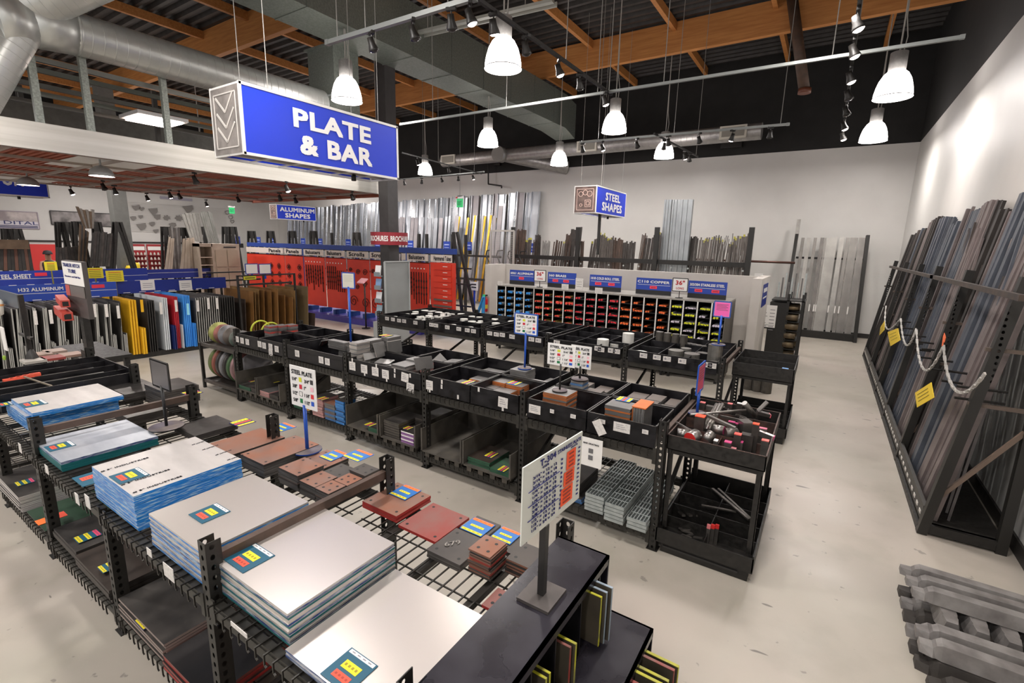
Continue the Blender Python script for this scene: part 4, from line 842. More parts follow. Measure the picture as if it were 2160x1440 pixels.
pile('steel_plate', -2.5, -2.26, 4.14, 4.3, TZ, 1.0, 5, [(LG, GP), (LG, BE2)], 'bluish plate of the pile beside the blue-poled sign, fourth bay', 'steel plate')
pile('steel_plate', -2.45, -2.25, 4.36, 4.6, TZ, .95, 3, (LG, GP), 'grey plate of the rear pile beside the blue-poled sign, fourth bay', 'steel plate')
# fifth bay
pile('steel_plate', -2.04, -1.80, 3.70, 3.92, TZ, 1.09, 14, [(LG, OE), (GP, GP), (LG, OE)], 'orange-edged plate of the stack carrying the front sign, fifth bay', 'steel plate')
pile('steel_plate', -1.43, -1.21, 3.68, 3.87, TZ, 1.10, 15, [(LG, OE), (GP, GP), (GP, GP)], 'orange-edged plate of the stack with a card, fifth bay', 'steel plate')
q0 = oZ(1080+1085/4.235, 760+345/4.235, 1.13)
for k in range(9): tag(MB().box((-1.20+.0115*k, 3.70, TZ), (-1.1915+.0115*k, 3.93, 1.115)).build('steel_plate', OE if k == 0 else (LG if k % 2 else GP)), 'plate standing on edge right of the orange-edged stack' if k else 'orange plate standing on edge against the orange-edged stack', 'steel plate', 'plates standing on edge, fifth bay' if k else None)
tag(MB().box((-1.205, 3.70, 1.118), (-1.09, 3.93, 1.126)).build('steel_plate', mat('orange_plate', 'd8712f', 'c4652c', .5)), 'orange plate lying on top of the standing plates', 'steel plate')
nc([(1080+925/4.235, 760+350/4.235), (1080+965/4.235, 760+322/4.235), (1080+1085/4.235, 760+345/4.235), (1080+1050/4.235, 760+382/4.235)], 1.102, 'blue card with yellow and pink stickers beside the standing orange plate', BLUECARD)
pile('steel_plate', -2.0, -1.87, 4.19, 4.33, TZ, 1.095, 10, [(GP, BE2), (GP, LG)], 'grey plate of the little stack carrying the rear sign, fifth bay', 'steel plate')
BR = mat('brown_grey_plate', '6f655f', '5f5650', .5, .4, 6)
for i, (x0, y0, w, d, zt) in enumerate(((-2.1, 4.36, .2, .2, 1.0), (-1.86, 4.18, .16, .16, 1.01), (-1.84, 4.38, .15, .2, .98), (-1.68, 4.2, .11, .14, .97), (-1.5, 4.15, .17, .16, 1.0), (-1.3, 4.14, .16, .15, 1.02), (-1.12, 4.15, .14, .15, 1.0), (-1.47, 4.35, .16, .2, .99), (-1.28, 4.33, .14, .2, 1.01), (-1.11, 4.34, .12, .22, .99))):
    pile('steel_plate', x0, x0+w, y0, y0+d, TZ, zt, 4, (BR, GP), 'brownish plate of the %s loose pile from the left, rear trays, fifth bay' % ('first', 'second', 'third', 'fourth', 'fifth', 'sixth', 'seventh', 'eighth', 'ninth', 'tenth')[i], 'steel plate', .005)
# signs on the middle rack
sign_stand((-2.60, 4.287, 1.098), 1.69, .28, .22, 0, FB, .011, 'blue-poled STEEL PLATE sign on the grey stack in the fourth bay', steel_plate_face, base_r=.075, frame=cm('2a55a8', .4))
sign_stand((-1.925, 3.806, 1.093), 1.53, .28, .2, 0, BLACK, .009, 'black-poled STEEL PLATE sign on the orange-edged stack, the front one of two', steel_plate_face, base_r=.07)
sign_stand((-1.935, 4.256, 1.098), 1.442, .22, .228, 0, BLACK, .011, 'black-poled STEEL PLATE sign partly hidden behind the front one', steel_plate_face, base_r=.085)
def blank_face(c):
    def f(t, O, U, V, w, h):
        N_ = U.cross(V)*.002; MB().quad(*[O+N_+U*a*w+V*b*h for a, b in ((.05, .05), (.95, .05), (.95, .95), (.05, .95))]).build('paper_insert', c, t)
        for k in range(5): MB().quad(*[O+N_*1.8+U*a*w+V*b*h for a, b in ((.15, .8-.09*k), (.85-.1*(k % 2), .8-.09*k), (.85-.1*(k % 2), .83-.09*k), (.15, .83-.09*k))]).build('printed_line', cm('7b5560', .6) if c.name != 'cream_insert' else cm('b5b2a5'), t)
    return f
sign_stand((-5.235, 4.118, 1.05), 1.99, .19, .2, .25, FB, .014, 'tall blue-poled stand with a blank cream card on the middle rack', blank_face(mat('cream_insert', 'c9c6b8', rough=.5)), base_r=.09, frame=cm('2b4a9c', .4))
pile('steel_plate', -5.35, -5.12, 4.0, 4.095, TZ, 1.045, 8, (GP, GP), 'grey plate of the block under the tall blue-poled stand', 'steel plate')
# lower shelf of the middle rack: open steel boxes, plates and gratings
WB = WOODBIN
def openbox(x0, x1, y0, y1, z0, z1, label, left=True, right=True, div=()):
    t = thing('open_box', ((x0+x1)/2, (y0+y1)/2, z0-.05), label, 'steel box'); MB().box((x0, y0, z0), (x1, y1, z0+.012)).build('floor_plate', WB, t)
    MB().box((x0, y1-.008, z0+.012), (x1, y1, z1)).build('back_plate', WB, t)
    for x, k in ((x0, left), (x1-.01, right)):
        if k: MB().box((x, y0+.01, z0+.012), (x+.01, y1-.008, z1)).box((x-.004, y0, z0-.0), (x+.014, y0+.012, z1+.004)).build('side_plate', WB, t)
    for f in (.12, .37, .62, .87): x = x0+(x1-x0)*f; MB().box((x-.035, y0+.02, z0-.055), (x+.035, y0+.03, z0)).box((x-.035, y0+.02, z0-.055), (x-.03, y1-.05, z0)).box((x+.03, y0+.02, z0-.055), (x+.035, y1-.05, z0)).build('foot_channel', WB, t)
    return t
LZ = .225
OB = [(-4.60, -4.05, 'left open steel box on the lower shelf of the third bay, half empty'), (-4.02, -3.47, 'right open steel box on the lower shelf of the third bay, full'), (-3.40+.02, -2.84, 'empty open steel box on the lower shelf of the fourth bay'), (-2.82, -2.25, 'open steel box with green-edged plates, lower shelf of the fourth bay'),
      (-7.08, -6.55, 'left open steel box on the lower shelf of the first bay'), (-6.52, -5.97, 'right open steel box on the lower shelf of the first bay')]
for x0, x1, l in OB: openbox(x0, x1, 3.5, 4.3, LZ, .48, l)
LFT = .237
def lp(x0, x1, y0, y1, zt, n, m, l, j=.004): pile('steel_plate', x0, x1, y0, y1, LFT, zt, n, m, l, 'steel plate', j)
lp(-4.25, -4.08, 3.53, 3.80, .29, 4, (STEELD, GE), 'green-edged plate in the half-empty box of the third bay')
lp(-4.3, -4.08, 3.84, 4.1, .37, 8, (STEELD, STEELD), 'dark plate of the rear pile in the half-empty box, third bay')
lp(-3.99, -3.75, 3.54, 3.9, .43, 13, [(STEELD, STEELD), (STEELD, WB)], 'dark plate of the tall pile in the full box, third bay')
lp(-3.71, -3.52, 3.53, 3.72, .37, 9, [(STEELD, LE), (STEELD, LE), (STEELD, PAPERW)], 'lilac-edged plate in the full box of the third bay')
lp(-3.72, -3.5, 3.76, 4.2, .45, 10, (STEELD, STEELD), 'dark plate behind the lilac-edged pile, third bay')
lp(-2.79, -2.52, 3.55, 3.9, .31, 4, [(STEELD, GE), (mat('dark_brown_plate', '453a34', '52463e', .5, .4), GE)], 'green-edged plate of the left pile, fourth bay lower box')
lp(-2.5, -2.28, 3.53, 3.8, .28, 2, (mat('green_face_plate', '2c5a3c', '37493c', .5), GE), 'green plate of the right pair, fourth bay lower box')
lp(-7.05, -6.75, 3.52, 3.8, .29, 4, (STEELD, GE), 'green-edged plate on the lower shelf of the first bay')
lp(-6.72, -6.56, 3.52, 3.8, .30, 4, (STEELD, STEELD), 'dark plate right of the green-edged ones, first bay lower shelf')
lp(-6.49, -6.27, 3.52, 3.8, .31, 5, [(STEELD, PE), (GP, PE)], 'pink-edged plate on the lower shelf of the first bay')
lp(-6.25, -6.05, 3.52, 3.75, .30, 4, (STEELD, STEELD), 'dark plate right of the pink-edged pile, first bay lower shelf')
lp(-6.25, -6.05, 3.8, 4.1, .36, 6, (STEELD, GP), 'dark plate of the rear pile, first bay lower shelf')
def lp2(x0, x1, y0, y1, zt, n, m, l, j=.008): pile('steel_block', x0, x1, y0, y1, .170, zt, n, m, l, 'steel plate', j)
lp2(-5.83, -5.66, 3.6, 3.85, .29, 5, (STEELD, GE), 'green-edged block of the low pile, second bay lower shelf')
lp2(-5.6, -5.44, 3.58, 3.8, .21, 1, (STEELD, STEELD), 'dark block with a navy card, second bay lower shelf')
lp2(-5.38, -5.16, 3.58, 3.82, .42, 7, (STEELD, PE), 'pink-edged block of the pile behind the sign, second bay')
lp2(-5.12, -4.92, 3.58, 3.8, .39, 7, [(RUSTY, BE2), (RUSTY, GP)], 'blue and grey edged block of the pile, second bay')
lp2(-4.9, -4.74, 3.58, 3.76, .47, 9, (STEELD, mat('bright_blue_edge', '2f6db0', '4280bd', .5)), 'bright blue-edged block of the tallest pile, second bay')
lp2(-4.58, -4.3, 4.33, 4.6, .42, 4, (STEELD, BE2), 'blue-edged block behind the boxes of the third bay')
for q, z, l in (([z5(310, 970), z5(370, 945), z5(420, 960), z5(365, 1000)], .29, 'navy card on the green-edged plates of the third bay'), ([z5(490, 875), z5(560, 840), z5(620, 850), z5(560, 890)], .43, 'navy card on the tall dark pile of the third bay'),
              ([z5(665, 1010), z5(720, 985), z5(775, 990), z5(735, 1025)], .37, 'navy card on the lilac-edged pile'), ([z5(1440, 1275), z5(1500, 1225), z5(1590, 1235), z5(1530, 1290)], .31, 'navy card on the dark plate of the fourth bay lower box'),
              ([z5(1560, 1400), z5(1640, 1355), z5(1680, 1375), z5(1650, 1430)], .28, 'navy card on the green plate of the fourth bay lower box'), ([z4a(575, 790), z4a(610, 765), z4a(665, 780), z4a(640, 805)], .29, 'navy card on the green-edged plates of the first bay'),
              ([z4a(820, 790), z4a(860, 770), z4a(900, 790), z4a(860, 815)], .36, 'navy card on the rear pile of the first bay'), ([z4a(1290, 975), z4a(1340, 940), z4a(1410, 950), z4a(1370, 985)], .42, 'navy card on the pink-edged blocks of the second bay'), ([z4a(1170, 1085), z4a(1210, 1050), z4a(1260, 1060), z4a(1220, 1095)], .21, 'navy card on the single dark block of the second bay')):
    nc(q, z, l)
GR = 'steel bar grating'
for i, (x0, x1, y0, z1, n) in enumerate(((-1.505, -1.335, 3.55, .33, 5), (-1.305, -1.14, 3.5, .33, 5), (-1.11, -.95, 3.5, .265, 3))):
    base = None; w = ('left', 'middle', 'right')[i]
    for k in range(n):
        z = .170+(z1-.170)/n*k
        if base is None:
            b = MB(); gratemesh(b, x0, x1, y0, y0+.82, 0, .028, 6); b.box((x0, y0-.002, 0), (x1, y0, .026)); o = b.build('bar_grating', GALV, None, origin=((x0+x1)/2, y0, 0)); base = o
        else: o = base.copy(); COL.objects.link(o); o.location = base.location
        o.location.z = z; o.location.x += random.uniform(-.004, .004)*(k > 0)
        tag(o, ('topmost ' if k == n-1 else 'lower ')+'galvanised grating of the '+w+' pile on the lower shelf', 'grating', None if k == n-1 else 'lower gratings of the '+w+' pile')
lp2(-1.98, -1.56, 3.6, 4.1, .215, 2, (STEELD, BE2), 'blue-edged plate of the pile left of the gratings')
pile('steel_plate', -1.96, -1.6, 3.62, 4.05, .218, .33, 4, (mat('brown_slab', '3b3530', '463f39', .5, .3), STEELD), 'dark brown slab of the pile left of the gratings', 'steel plate')
p = oY(1243, 958, 3.5); t_ = thing('hanging_sign', (p.x, 3.53, p.z), 'white bar grating price sheet hanging under the front left tray, behind the stainless board', 'sign')
MB().box((p.x-.1, 3.53, p.z-.12), (p.x+.1, 3.534, p.z+.13)).build('sheet', PAPERW, t_); text('lettering', 'BAR GRATING', (p.x-.07, 3.53, p.z+.075), (1, 0, 0), (0, 0, 1), .14, .014, INK, t_); MB().box((p.x-.02, 3.527, p.z+.0), (p.x+.02, 3.529, p.z+.04)).box((p.x-.02, 3.527, p.z-.06), (p.x+.02, 3.529, p.z-.02)).build('grid_picture', cm('6b6a6c'), t_)
MB().box((p.x-.1, 3.534, p.z+.12), (p.x-.09, 3.57, p.z+.13)).build('clip', BLACK, t_)
# ================================================================ rear tray rack with round slugs
CXs = [-7.07, -5.82, -4.6, -3.4, -2.18, -.94]
rack('slug_rack', CXs, 6.22, 7.68, 1.1, [(.08, .15), (.82, .88)], 'rear black rack with shallow trays of round steel and aluminium slugs', side=.99, rails=(-.94,), braces=True, decks=False)
CT = []
for i in range(5):
    x0, x1 = CXs[i]+.05, CXs[i+1]-.05; w = (x1-x0)/3
    CT.append(tray('slug_tray', x0, x1, 6.2, 7.66, .885, 1.045, 'black divided tray of round slugs, %s from the left of the rear rack' % ORD[i], divx=(x0+w, x0+2*w), divy=(6.7, 7.2)))
    tray('low_tray', x0, x1, 6.3, 7.5, .156, .2, 'low black tray under the %s slug tray from the left' % ORD[i], lip=False)
z7b = lambda a, b: (780+a/5.143, 620+b/5.143); z9b = lambda a, b: (1340+a/6, 700+b/6)
for i, q in enumerate([[z7b(190, 265), z7b(253, 275), z7b(320, 287), z7b(375, 293), z7b(497, 310)], [z7b(670, 332), z7b(720, 340), z7b(843, 360), z7b(968, 378), z7b(1060, 392), z7b(1127, 402)], [z7b(1303, 425), z7b(1375, 437), z7b(1440, 442), z7b(1545, 462), z7b(1755, 490), z7b(1830, 502)],
                       [(1262, 721), (1268, 737), (1290, 739), (1322, 744), (1175, 715)], [z9b(105, 297), z9b(275, 320), z9b(403, 340), z9b(595, 368), z9b(920, 415), z9b(1030, 435)]]):
    for px, py in q: p = oY(px, py, 6.2); x = min(max(p.x, CXs[i]+.11), CXs[i+1]-.11); plabel(CT[i], x, min(max(p.z, .93), 1.0), .1, .065, 6.196, pic=True)
SL = [mat('slug_grey', '8e8b86', '7b7873', .4, .7, 9, .01), mat('slug_light', 'dad8d2', 'c6c4be', .45, .2, 9), mat('slug_dark', '57534e', '68635d', .45, .6, 12)]
slug_proto = {}
def slug(x, y, z, r, h, m, label, grp=None):
    k = (round(r, 3), round(h, 3), m)
    if k not in slug_proto: slug_proto[k] = MB().lathe((0, 0, 0), [(0, 0), (r, 0), (r, h), (0, h)], 20, smooth=False).build('round_slug', SL[m], None, origin=(0, 0, 0)); o = slug_proto[k]
    else: o = slug_proto[k].copy(); COL.objects.link(o)
    o.location = (x, y, z); return tag(o, label, 'round slug', grp)
SZ = .892
for i in range(5):
    x0, x1 = CXs[i]+.05, CXs[i+1]-.05; w = (x1-x0)/3
    n = (2, 2, 1, 1, 1)[i]
    for cx in range(3):
        for cy, yy in enumerate((6.21, 6.71, 7.21)):
            for k in range(n+(cy > 0)):
                r = random.choice((.05, .065, .075)); xx = x0+cx*w+.09+(w-.18)*((k % 2)*.9+random.uniform(0, .1)); y2 = yy+.1+.28*((k//2)*.9+random.uniform(0, .1)) if n < 3 else yy+.1+.3*random.random()
                if i in (3, 4) and cy == 0: continue
                h = random.choice((.09, .11, .13)) if n == 2 else random.choice((.04, .1))
                slug(xx, y2, SZ, r, h, 1 if i < 3 else 0, 'round metal slug standing in the %s slug tray from the left' % ORD[i], 'slugs in the %s slug tray' % ORD[i])
# heap of small bright slugs in the first two trays
for k in range(26):
    a, b = random.random(), random.random(); slug(-6.2+.3*a+0, 6.32+.75*b, SZ+.105+.03*(k % 2)+(.0), .04, .04, 1, 'small bright slug of the heap at the right end of the first slug tray', 'heap of small bright slugs')
for px, py, zt, r, h, m, l in ((975, 232, 0, .085, .2, 1, 'large pale slug with a lower one, front of the fourth tray'),):
    pass
for k, (x, y, r, h, m, l) in enumerate(((-2.62, 6.5, .085, .19, 1, 'squat bright aluminium slug at the front of the fourth slug tray'), (-2.40, 6.95, .085, .24, 1, 'taller bright aluminium slug near the end of the fourth slug tray'), (-2.52, 6.72, .07, .1, 1, 'small bright slug between the two large aluminium ones'),
                             (-2.03, 6.42, .095, .1, 1, 'flat pale slug at the left front of the fifth slug tray'), (-1.60, 6.62, .10, .15, 0, 'wide grey slug, left of the pair in the fifth slug tray'), (-1.38, 6.58, .10, .14, 0, 'wide grey slug, right of the pair in the fifth slug tray'), (-1.52, 6.84, .07, .15, 0, 'small grey slug behind the wide pair in the fifth slug tray'), (-1.3, 6.82, .08, .12, 0, 'grey slug behind the right one of the wide pair'),
                             (-1.03, 6.34, .085, .12, 0, 'grey slug at the front corner of the fifth slug tray'))): slug(x, y, SZ, r, h, m, l)
slug(-1.09, 6.543, SZ, .09, .155, 0, 'lower half of the wide grey slug carrying the pink sign'); slug(-1.09, 6.543, SZ+.156, .09, .15, 0, 'upper half of the wide grey slug carrying the pink sign')
for k in range(4): slug(-2.03+.125*k, 7.30-.02*k, SZ, .055, .26, 2, ORD[k]+' from the left of four tall dark slugs in the fifth slug tray')
for k in range(4): slug(-1.58+.07*k, 7.3-.02*k, SZ, .045, .14, 0, 'short grey slug right of the four tall dark slugs', 'short slugs right of the tall dark ones')
sign_stand((-1.06, 6.543, SZ+.307), 1.757, .2, .195, -.08, FB, .013, 'pink price sign on a blue pole standing on the wide grey slug', blank_face(mat('hot_pink_paper', 'ef62b0', rough=.6)), base_r=.085, frame=cm('2b4a9c', .4))
# ================================================================ scrap carts at the end of the racks
def cart(x0, x1, y0, y1, ztop, depth, label, cells=True):
    t = thing('scrap_cart', ((x0+x1)/2, (y0+y1)/2, 0), label, 'cart'); RIM = mat('worn_red_rim', '5b423a', '3a2e2a', .5, .2, 20) if cells else mat('plain_black_rim', '262423', rough=.5)
    b = MB(); z0 = ztop-depth; b.box((x0, y0, z0), (x1, y1, z0+.006)); b.box((x0, y0, z0), (x1, y0+.008, ztop)).box((x0, y1-.008, z0), (x1, y1, ztop)).box((x0, y0, z0), (x0+.008, y1, ztop)).box((x1-.008, y0, z0), (x1, y1, ztop))
    b.box((x0-.001, y0-.001, ztop-.002), (x1+.001, y0+.008, ztop+.002), 1).box((x0-.001, y1-.009, ztop-.002), (x1+.001, y1+.001, ztop+.002), 1).box((x0-.001, y0, ztop-.002), (x0+.009, y1, ztop+.002), 1).box((x1-.009, y0, ztop-.002), (x1+.001, y1, ztop+.002), 1); b.build('upper_tray', [BLACK, RIM], t)
    b = MB(); b.box((x0+.01, y0+.008, z0-.035), (x1-.01, y0+.04, z0)).box((x0+.01, y1-.04, z0-.035), (x1-.01, y1-.01, z0)).box((x0+.01, y0, z0-.035), (x0+.04, y1, z0)).box((x1-.04, y0, z0-.035), (x1-.01, y1, z0)); b.build('tray_frame', BLACK, t)
    for f in ((.25, .5, .75) if cells else (.5,)): MB().box((x0+.01, y0+(y1-y0)*f, z0+.006), (x1-.01, y0+(y1-y0)*f+.006, ztop-.02)).build('upper_divider', [RIM if cells else BLACK], t)
    if cells: MB().box(((x0+x1)/2, y0+.01, z0+.006), ((x0+x1)/2+.006, y0+(y1-y0)*.5, ztop-.03)).build('upper_divider', [RIM], t)
    for x, s in ((x0+.012, 1), (x1-.052, -1)):
        for y, q in ((y0+.015, 1), (y1-.055, -1)): b = MB(); b.box((x, y, .2), (x+.04, y+.006 if q > 0 else y+.04, z0)); b.box((x if s > 0 else x+.034, y, .2), (x+.006 if s > 0 else x+.04, y+.04, z0)); b.build('leg', BLACK, t)
    b = MB(); b.box((x0-.01, y0-.05, .09), (x1+.01, y1+.02, .1)); b.box((x0-.01, y0-.05, .1), (x1+.01, y0-.04, .21)).box((x0-.01, y1+.01, .1), (x1+.01, y1+.02, .25)).box((x0-.01, y0-.05, .1), (x0-.0, y1+.02, .21)).box((x1, y0-.05, .1), (x1+.01, y1+.02, .23)); b.build('lower_tray', BLACK, t)
    for f in (.18, .38, .6, .8): MB().box((x0, y0+(y1-y0)*f, .1), (x1, y0+(y1-y0)*f+.006, .20)).build('lower_divider', BLACK, t)
    MB().box(((x0+x1)/2, y0, .1), ((x0+x1)/2+.006, y1, .2)).build('lower_divider', BLACK, t)
    MB().box((x0+.03, y0-.02, 0), (x1-.02, y0+.04, .09)).box((x0+.03, y1-.06, 0), (x1-.02, y1, .09)).box((x0+.03, y0, 0), (x0+.08, y1, .09)).box((x1-.07, y0, 0), (x1-.02, y1, .09)).build('base_frame', BLACK, t)
    MB().box((x0+.05, y0-.03, .045), (x1-.09, y0-.02, .06)).build('skid_bar', cm('3b3a3a', .3, .4), t); return t
cart(-.88, -.19, 3.62, 4.75, .985, .115, 'near black steel cart heaped with short offcuts at the end of the middle rack')
cart(-.885, -.185, 6.7, 7.72, .97, .17, 'far black steel cart, almost empty, at the end of the slug rack', cells=False)
tag(MB().box((-.33, 6.85, .81), (-.26, 6.92, .94)).build('small_box', cm('6d9fd6', .4)), 'small light blue box standing in the far black cart', 'box')
OC = [mat('offcut_grey', '66615d', '7a756f', .4, .7, 12, .02), mat('offcut_bright', 'a09b97', '8c8783', .35, .9, 12), mat('offcut_dark', '3e3936', '4d4642', .5, .5, 12, .02)]; PK, RD = cm('c9467e', .6), cm('d42b28', .55); OG = cm('e2502e', .6)
zc = lambda a, b: (1380+a/7.2, 780+b/7.2)
def bar3(a, b, za, zb, w, m, label, end=None, rnd=False, h=None):
    P_, Q_ = oZ(*zc(*a), za), oZ(*zc(*b), zb); mb = MB()
    if rnd: mb.tube(P_, Q_, w/2, 16, 0, mc=1)
    else: mb.bar(P_, Q_, w, h or w)
    if end and not rnd: d = (Q_-P_).normalized(); mb.bar(Q_-d*.002, Q_+d*.004, w*1.02, (h or w)*1.02, 1)
    tag(mb.build('offcut', [OC[m], end or OC[m]]), LB(label), 'offcut')
def post3(a, zt, w, d, m, end, label, h=.17, zb=None):
    p = oZ(*zc(*a), zt); zb = .88 if zb is None else zb; mb = MB().box((p.x-w/2, p.y-d/2, zb), (p.x+w/2, p.y+d/2, zt-.006), 0).box((p.x-w/2, p.y-d/2, zt-.006), (p.x+w/2, p.y+d/2, zt), 1); tag(mb.build('offcut', [OC[m], end]), LB(label), 'offcut')
post3((705, 690), 1.08, .075, .07, 2, OG, 'thick square block with an orange top beside the blue-poled red sign')
post3((740, 487), 1.03, .045, .04, 2, cm('e07878'), 'small square block with a salmon top at the back of the cart'); post3((1155, 505), 1.02, .04, .04, 2, cm('e07878'), 'square bar with a salmon top at the back right of the cart')
post3((1300, 500), 1.09, .04, .03, 2, PAPERW, 'upright bar with a white top and red band at the back of the cart'); post3((855, 545), 1.0, .07, .05, 0, OC[0], 'plain grey block left of the bundle of round bars')
post3((1550, 810), 1.12, .045, .045, 2, OG, 'tall slim bar with an orange top at the right of the cart'); post3((1640, 875), 1.02, .07, .03, 0, cm('e07890'), 'bar with a pink top behind the tall slim one'); post3((1125, 1085), .985, .05, .045, 0, PK, 'square block with a magenta top, left of the front pair')
post3((1305, 1080), .985, .045, .04, 0, PK, 'square block with a magenta top, right of the front pair'); post3((1275, 965), 1.04, .05, .05, 2, cm('e05a50'), 'dark purple block with a coral top in the middle of the cart'); post3((1420, 975), 1.03, .085, .07, 2, OC[2], 'large dark square block left of the tall slim bar')
post3((1690, 1060), 1.01, .05, .045, 0, cm('dd7068'), 'grey block with a salmon top at the right front corner'); post3((1210, 1180), .95, .035, .03, 1, cm('d98a92'), 'little pink block at the front edge of the cart', zb=.88); post3((1180, 780), 1.03, .05, .03, 2, PK, 'flat bar with a magenta top in the middle of the cart')
post3((940, 1060), .99, .03, .045, 1, PAPERW, 'small bright block with a white top near the round stubs'); post3((1230, 800), 1.01, .05, .03, 2, PK, 'second flat bar with a magenta top in the middle of the cart')
bar3((350, 960), (520, 985), .95, .95, .085, 1, 'pale round stub lying at the left front of the cart', PAPERW, True); bar3((640, 985), (540, 1045), .96, .95, .10, 1, 'round stub with a bright red end at the left front of the cart', RD, True)
bar3((880, 960), (780, 1080), .985, .93, .08, 1, 'rusty pinkish round stub right of the red-ended one', cm('a07a74'), True); bar3((900, 880), (1060, 920), 1.0, 1.0, .07, 1, 'bright round stub with a magenta end in the middle of the cart', PK, True); bar3((1070, 960), (1250, 960), .98, .98, .085, 0, 'large grey round stub lying in the middle of the cart', OC[0], True)
for k, d in enumerate((0, 45, 90)): bar3((740+d, 910), (950+d*1.0, 520), .95, 1.09, .03, (0, 1, 0)[k], ('left', 'middle', 'right')[k]+' bar of the bundle of three rising across the cart', None, True)
bar3((545, 680), (1390, 610), 1.04, 1.08, .022, 1, 'long thin round bar lying across the whole cart', None, True); bar3((760, 670), (1230, 885), 1.07, 1.02, .03, 0, 'bar sloping down to the right over the bundle', None, False, .02); bar3((1370, 500), (1530, 700), 1.13, 1.0, .045, 0, 'round bar with a bright end sloping at the back right', cm('c9c6c2'), True)
bar3((1580, 620), (1720, 480), 1.0, 1.09, .06, 0, 'flat strip sticking out over the back right corner', None, False, .008); bar3((330, 790), (720, 1010), 1.02, .97, .012, 1, 'thin strip lying over the left front corner', None); bar3((1590, 950), (1810, 1040), .99, .97, .04, 1, 'bright angle piece at the right front of the cart', PK)
bar3((1300, 860), (1460, 860), .99, .99, .1, 1, 'pale mottled plate standing in the middle of the cart', None, False, .1); bar3((1560, 640), (1750, 690), 1.0, .98, .06, 2, 'dark bar with a pink painted edge at the back right', cm('d8586a'), False, .03); bar3((1000, 700), (1420, 790), 1.0, .98, .02, 0, 'thin grey strip lying in the middle of the cart', None)
for k in range(5): bar3((1060+60*k, 560+40*k), (1130+90*k, 610+40*k), 1.0, .97, .014, k % 3, ORD[k]+' thin strip from the back in the scatter in the middle of the cart', None) 
# loose scrap in the lower tray
zl = lambda a, b: (1340+a/4, 880+b/4)
def lowbar(a, b, za, zb, w, m, label, end=None):
    P_, Q_ = oZ(*zl(*a), za), oZ(*zl(*b), zb); mb = MB().bar(P_, Q_, w, w*.5); d = (Q_-P_).normalized()
    if end: mb.bar(Q_-d*.03, Q_+d*.002, w*1.03, w*.52, 1)
    tag(mb.build('offcut', [OC[m], end or OC[m]]), label, 'offcut', 'loose '+label if 'scrap piece' in label else None)
lowbar((960, 860), (650, 600), .23, .26, .025, 0, 'left one of two parallel bars crossing the lower tray'); lowbar((975, 855), (700, 600), .23, .26, .02, 0, 'right one of two parallel bars crossing the lower tray'); lowbar((850, 795), (560, 740), .22, .22, .02, 0, 'bar joining the parallel bars in the lower tray')
for k, (x, c) in enumerate(((605, cm('d97a7c')), (640, RD), (675, RD))):
    p = oZ(*zl(x, 1060), .11); tag(MB().box((p.x-.013, p.y-.01, .101), (p.x+.013, p.y+.01, .27), 0).box((p.x-.0135, p.y-.0105, .24), (p.x+.0135, p.y+.0105, .272), 1).build('offcut', [OC[0], c]), ('left', 'middle', 'right')[k]+' of three red-topped bars standing in the lower tray', 'offcut')
for k in range(9): a = (350+random.random()*160, 900+random.random()*120); lowbar(a, (a[0]+80, a[1]+random.uniform(-60, 60)), .115, .14, .02, 0, 'small scrap piece in the left front cell of the lower tray')
for k in range(4): a = (360+60*k, 790); lowbar(a, (a[0]+50, a[1]+40), .12, .15, .03, 0, 'scrap piece in the second cell of the lower tray')
sign_stand((-.80, 4.25, .99), 1.44, .25, .25, math.pi/2, FB, .012, 'red paper sign in a blue frame standing in the near cart', blank_face(mat('red_paper', 'd0506a', rough=.6)), base_r=.075, frame=FB)
# ================================================================ small rack of round discs
DX0, DX1 = -8.28, -7.24
t = thing('disc_rack', (-7.76, 4.0, 0), 'low open black rack of round discs left of the middle rack', 'rack')
for x in (DX0, DX1):
    for y in (3.6, 4.5): MB().box((x-.02, y-.02, 0), (x+.02, y+.02, .74)).build('post', BLACK, t)
for z in (.1, .70): MB().box((DX0, 3.59, z), (DX1, 3.62, z+.05)).box((DX0, 4.49, z), (DX1, 4.52, z+.05)).box((DX0-.01, 3.6, z), (DX0+.02, 4.5, z+.05)).box((DX1-.02, 3.6, z), (DX1+.01, 4.5, z+.05)).box((DX0, 3.62, z+.0), (DX1, 4.49, z+.012)).build('shelf', DARKST, t)
DC = [('6f7f4a', 'green'), ('9a5c4e', 'reddish'), ('3b3634', 'dark'), ('8f8f92', 'silver'), ('332f2d', 'black'), ('4b6b45', 'mossy'), ('b08a8c', 'pink'), ('a56a66', 'rose'), ('a9a5a8', 'pale')]
for k, (c, n) in enumerate(DC):
    x = DX0+.07+k*.112; R = Matrix.Rotation(math.pi/2, 3, 'Y')
    tag(MB().lathe((x, 3.93, .116+.277), [(0, -.02), (.272, -.02), (.275, -.015), (.275, .035), (.272, .04), (0, .04)], 36, R=R).build('round_disc', mat('disc_%s' % n, c, '6a625c', .5, .2, 4, thresh=(.5, .75))), 'large %s-edged disc standing on the lower shelf of the disc rack' % n, 'disc')
for k, (c, n, r) in enumerate((('a7a860', 'yellow-rimmed', .17), ('a8685c', 'salmon', .16), ('8b8b8e', 'grey', .16), ('6a5f57', 'brown', .15), ('6d7a70', 'greenish', .13), ('5a5654', 'charcoal', .14), ('c08f90', 'pink-rimmed', .13))):
    tag(MB().lathe((DX0+.1+k*.135, 3.86, .714+r), [(0, -.01), (r, -.01), (r, .03), (0, .03)], 32, R=Matrix.Rotation(math.pi/2-.15, 3, 'Y')).build('round_disc', mat('disct_%s' % n, c, '5a544f', .5, .3, 5, thresh=(.45, .7))), 'smaller %s disc on the top shelf of the disc rack' % n, 'disc')
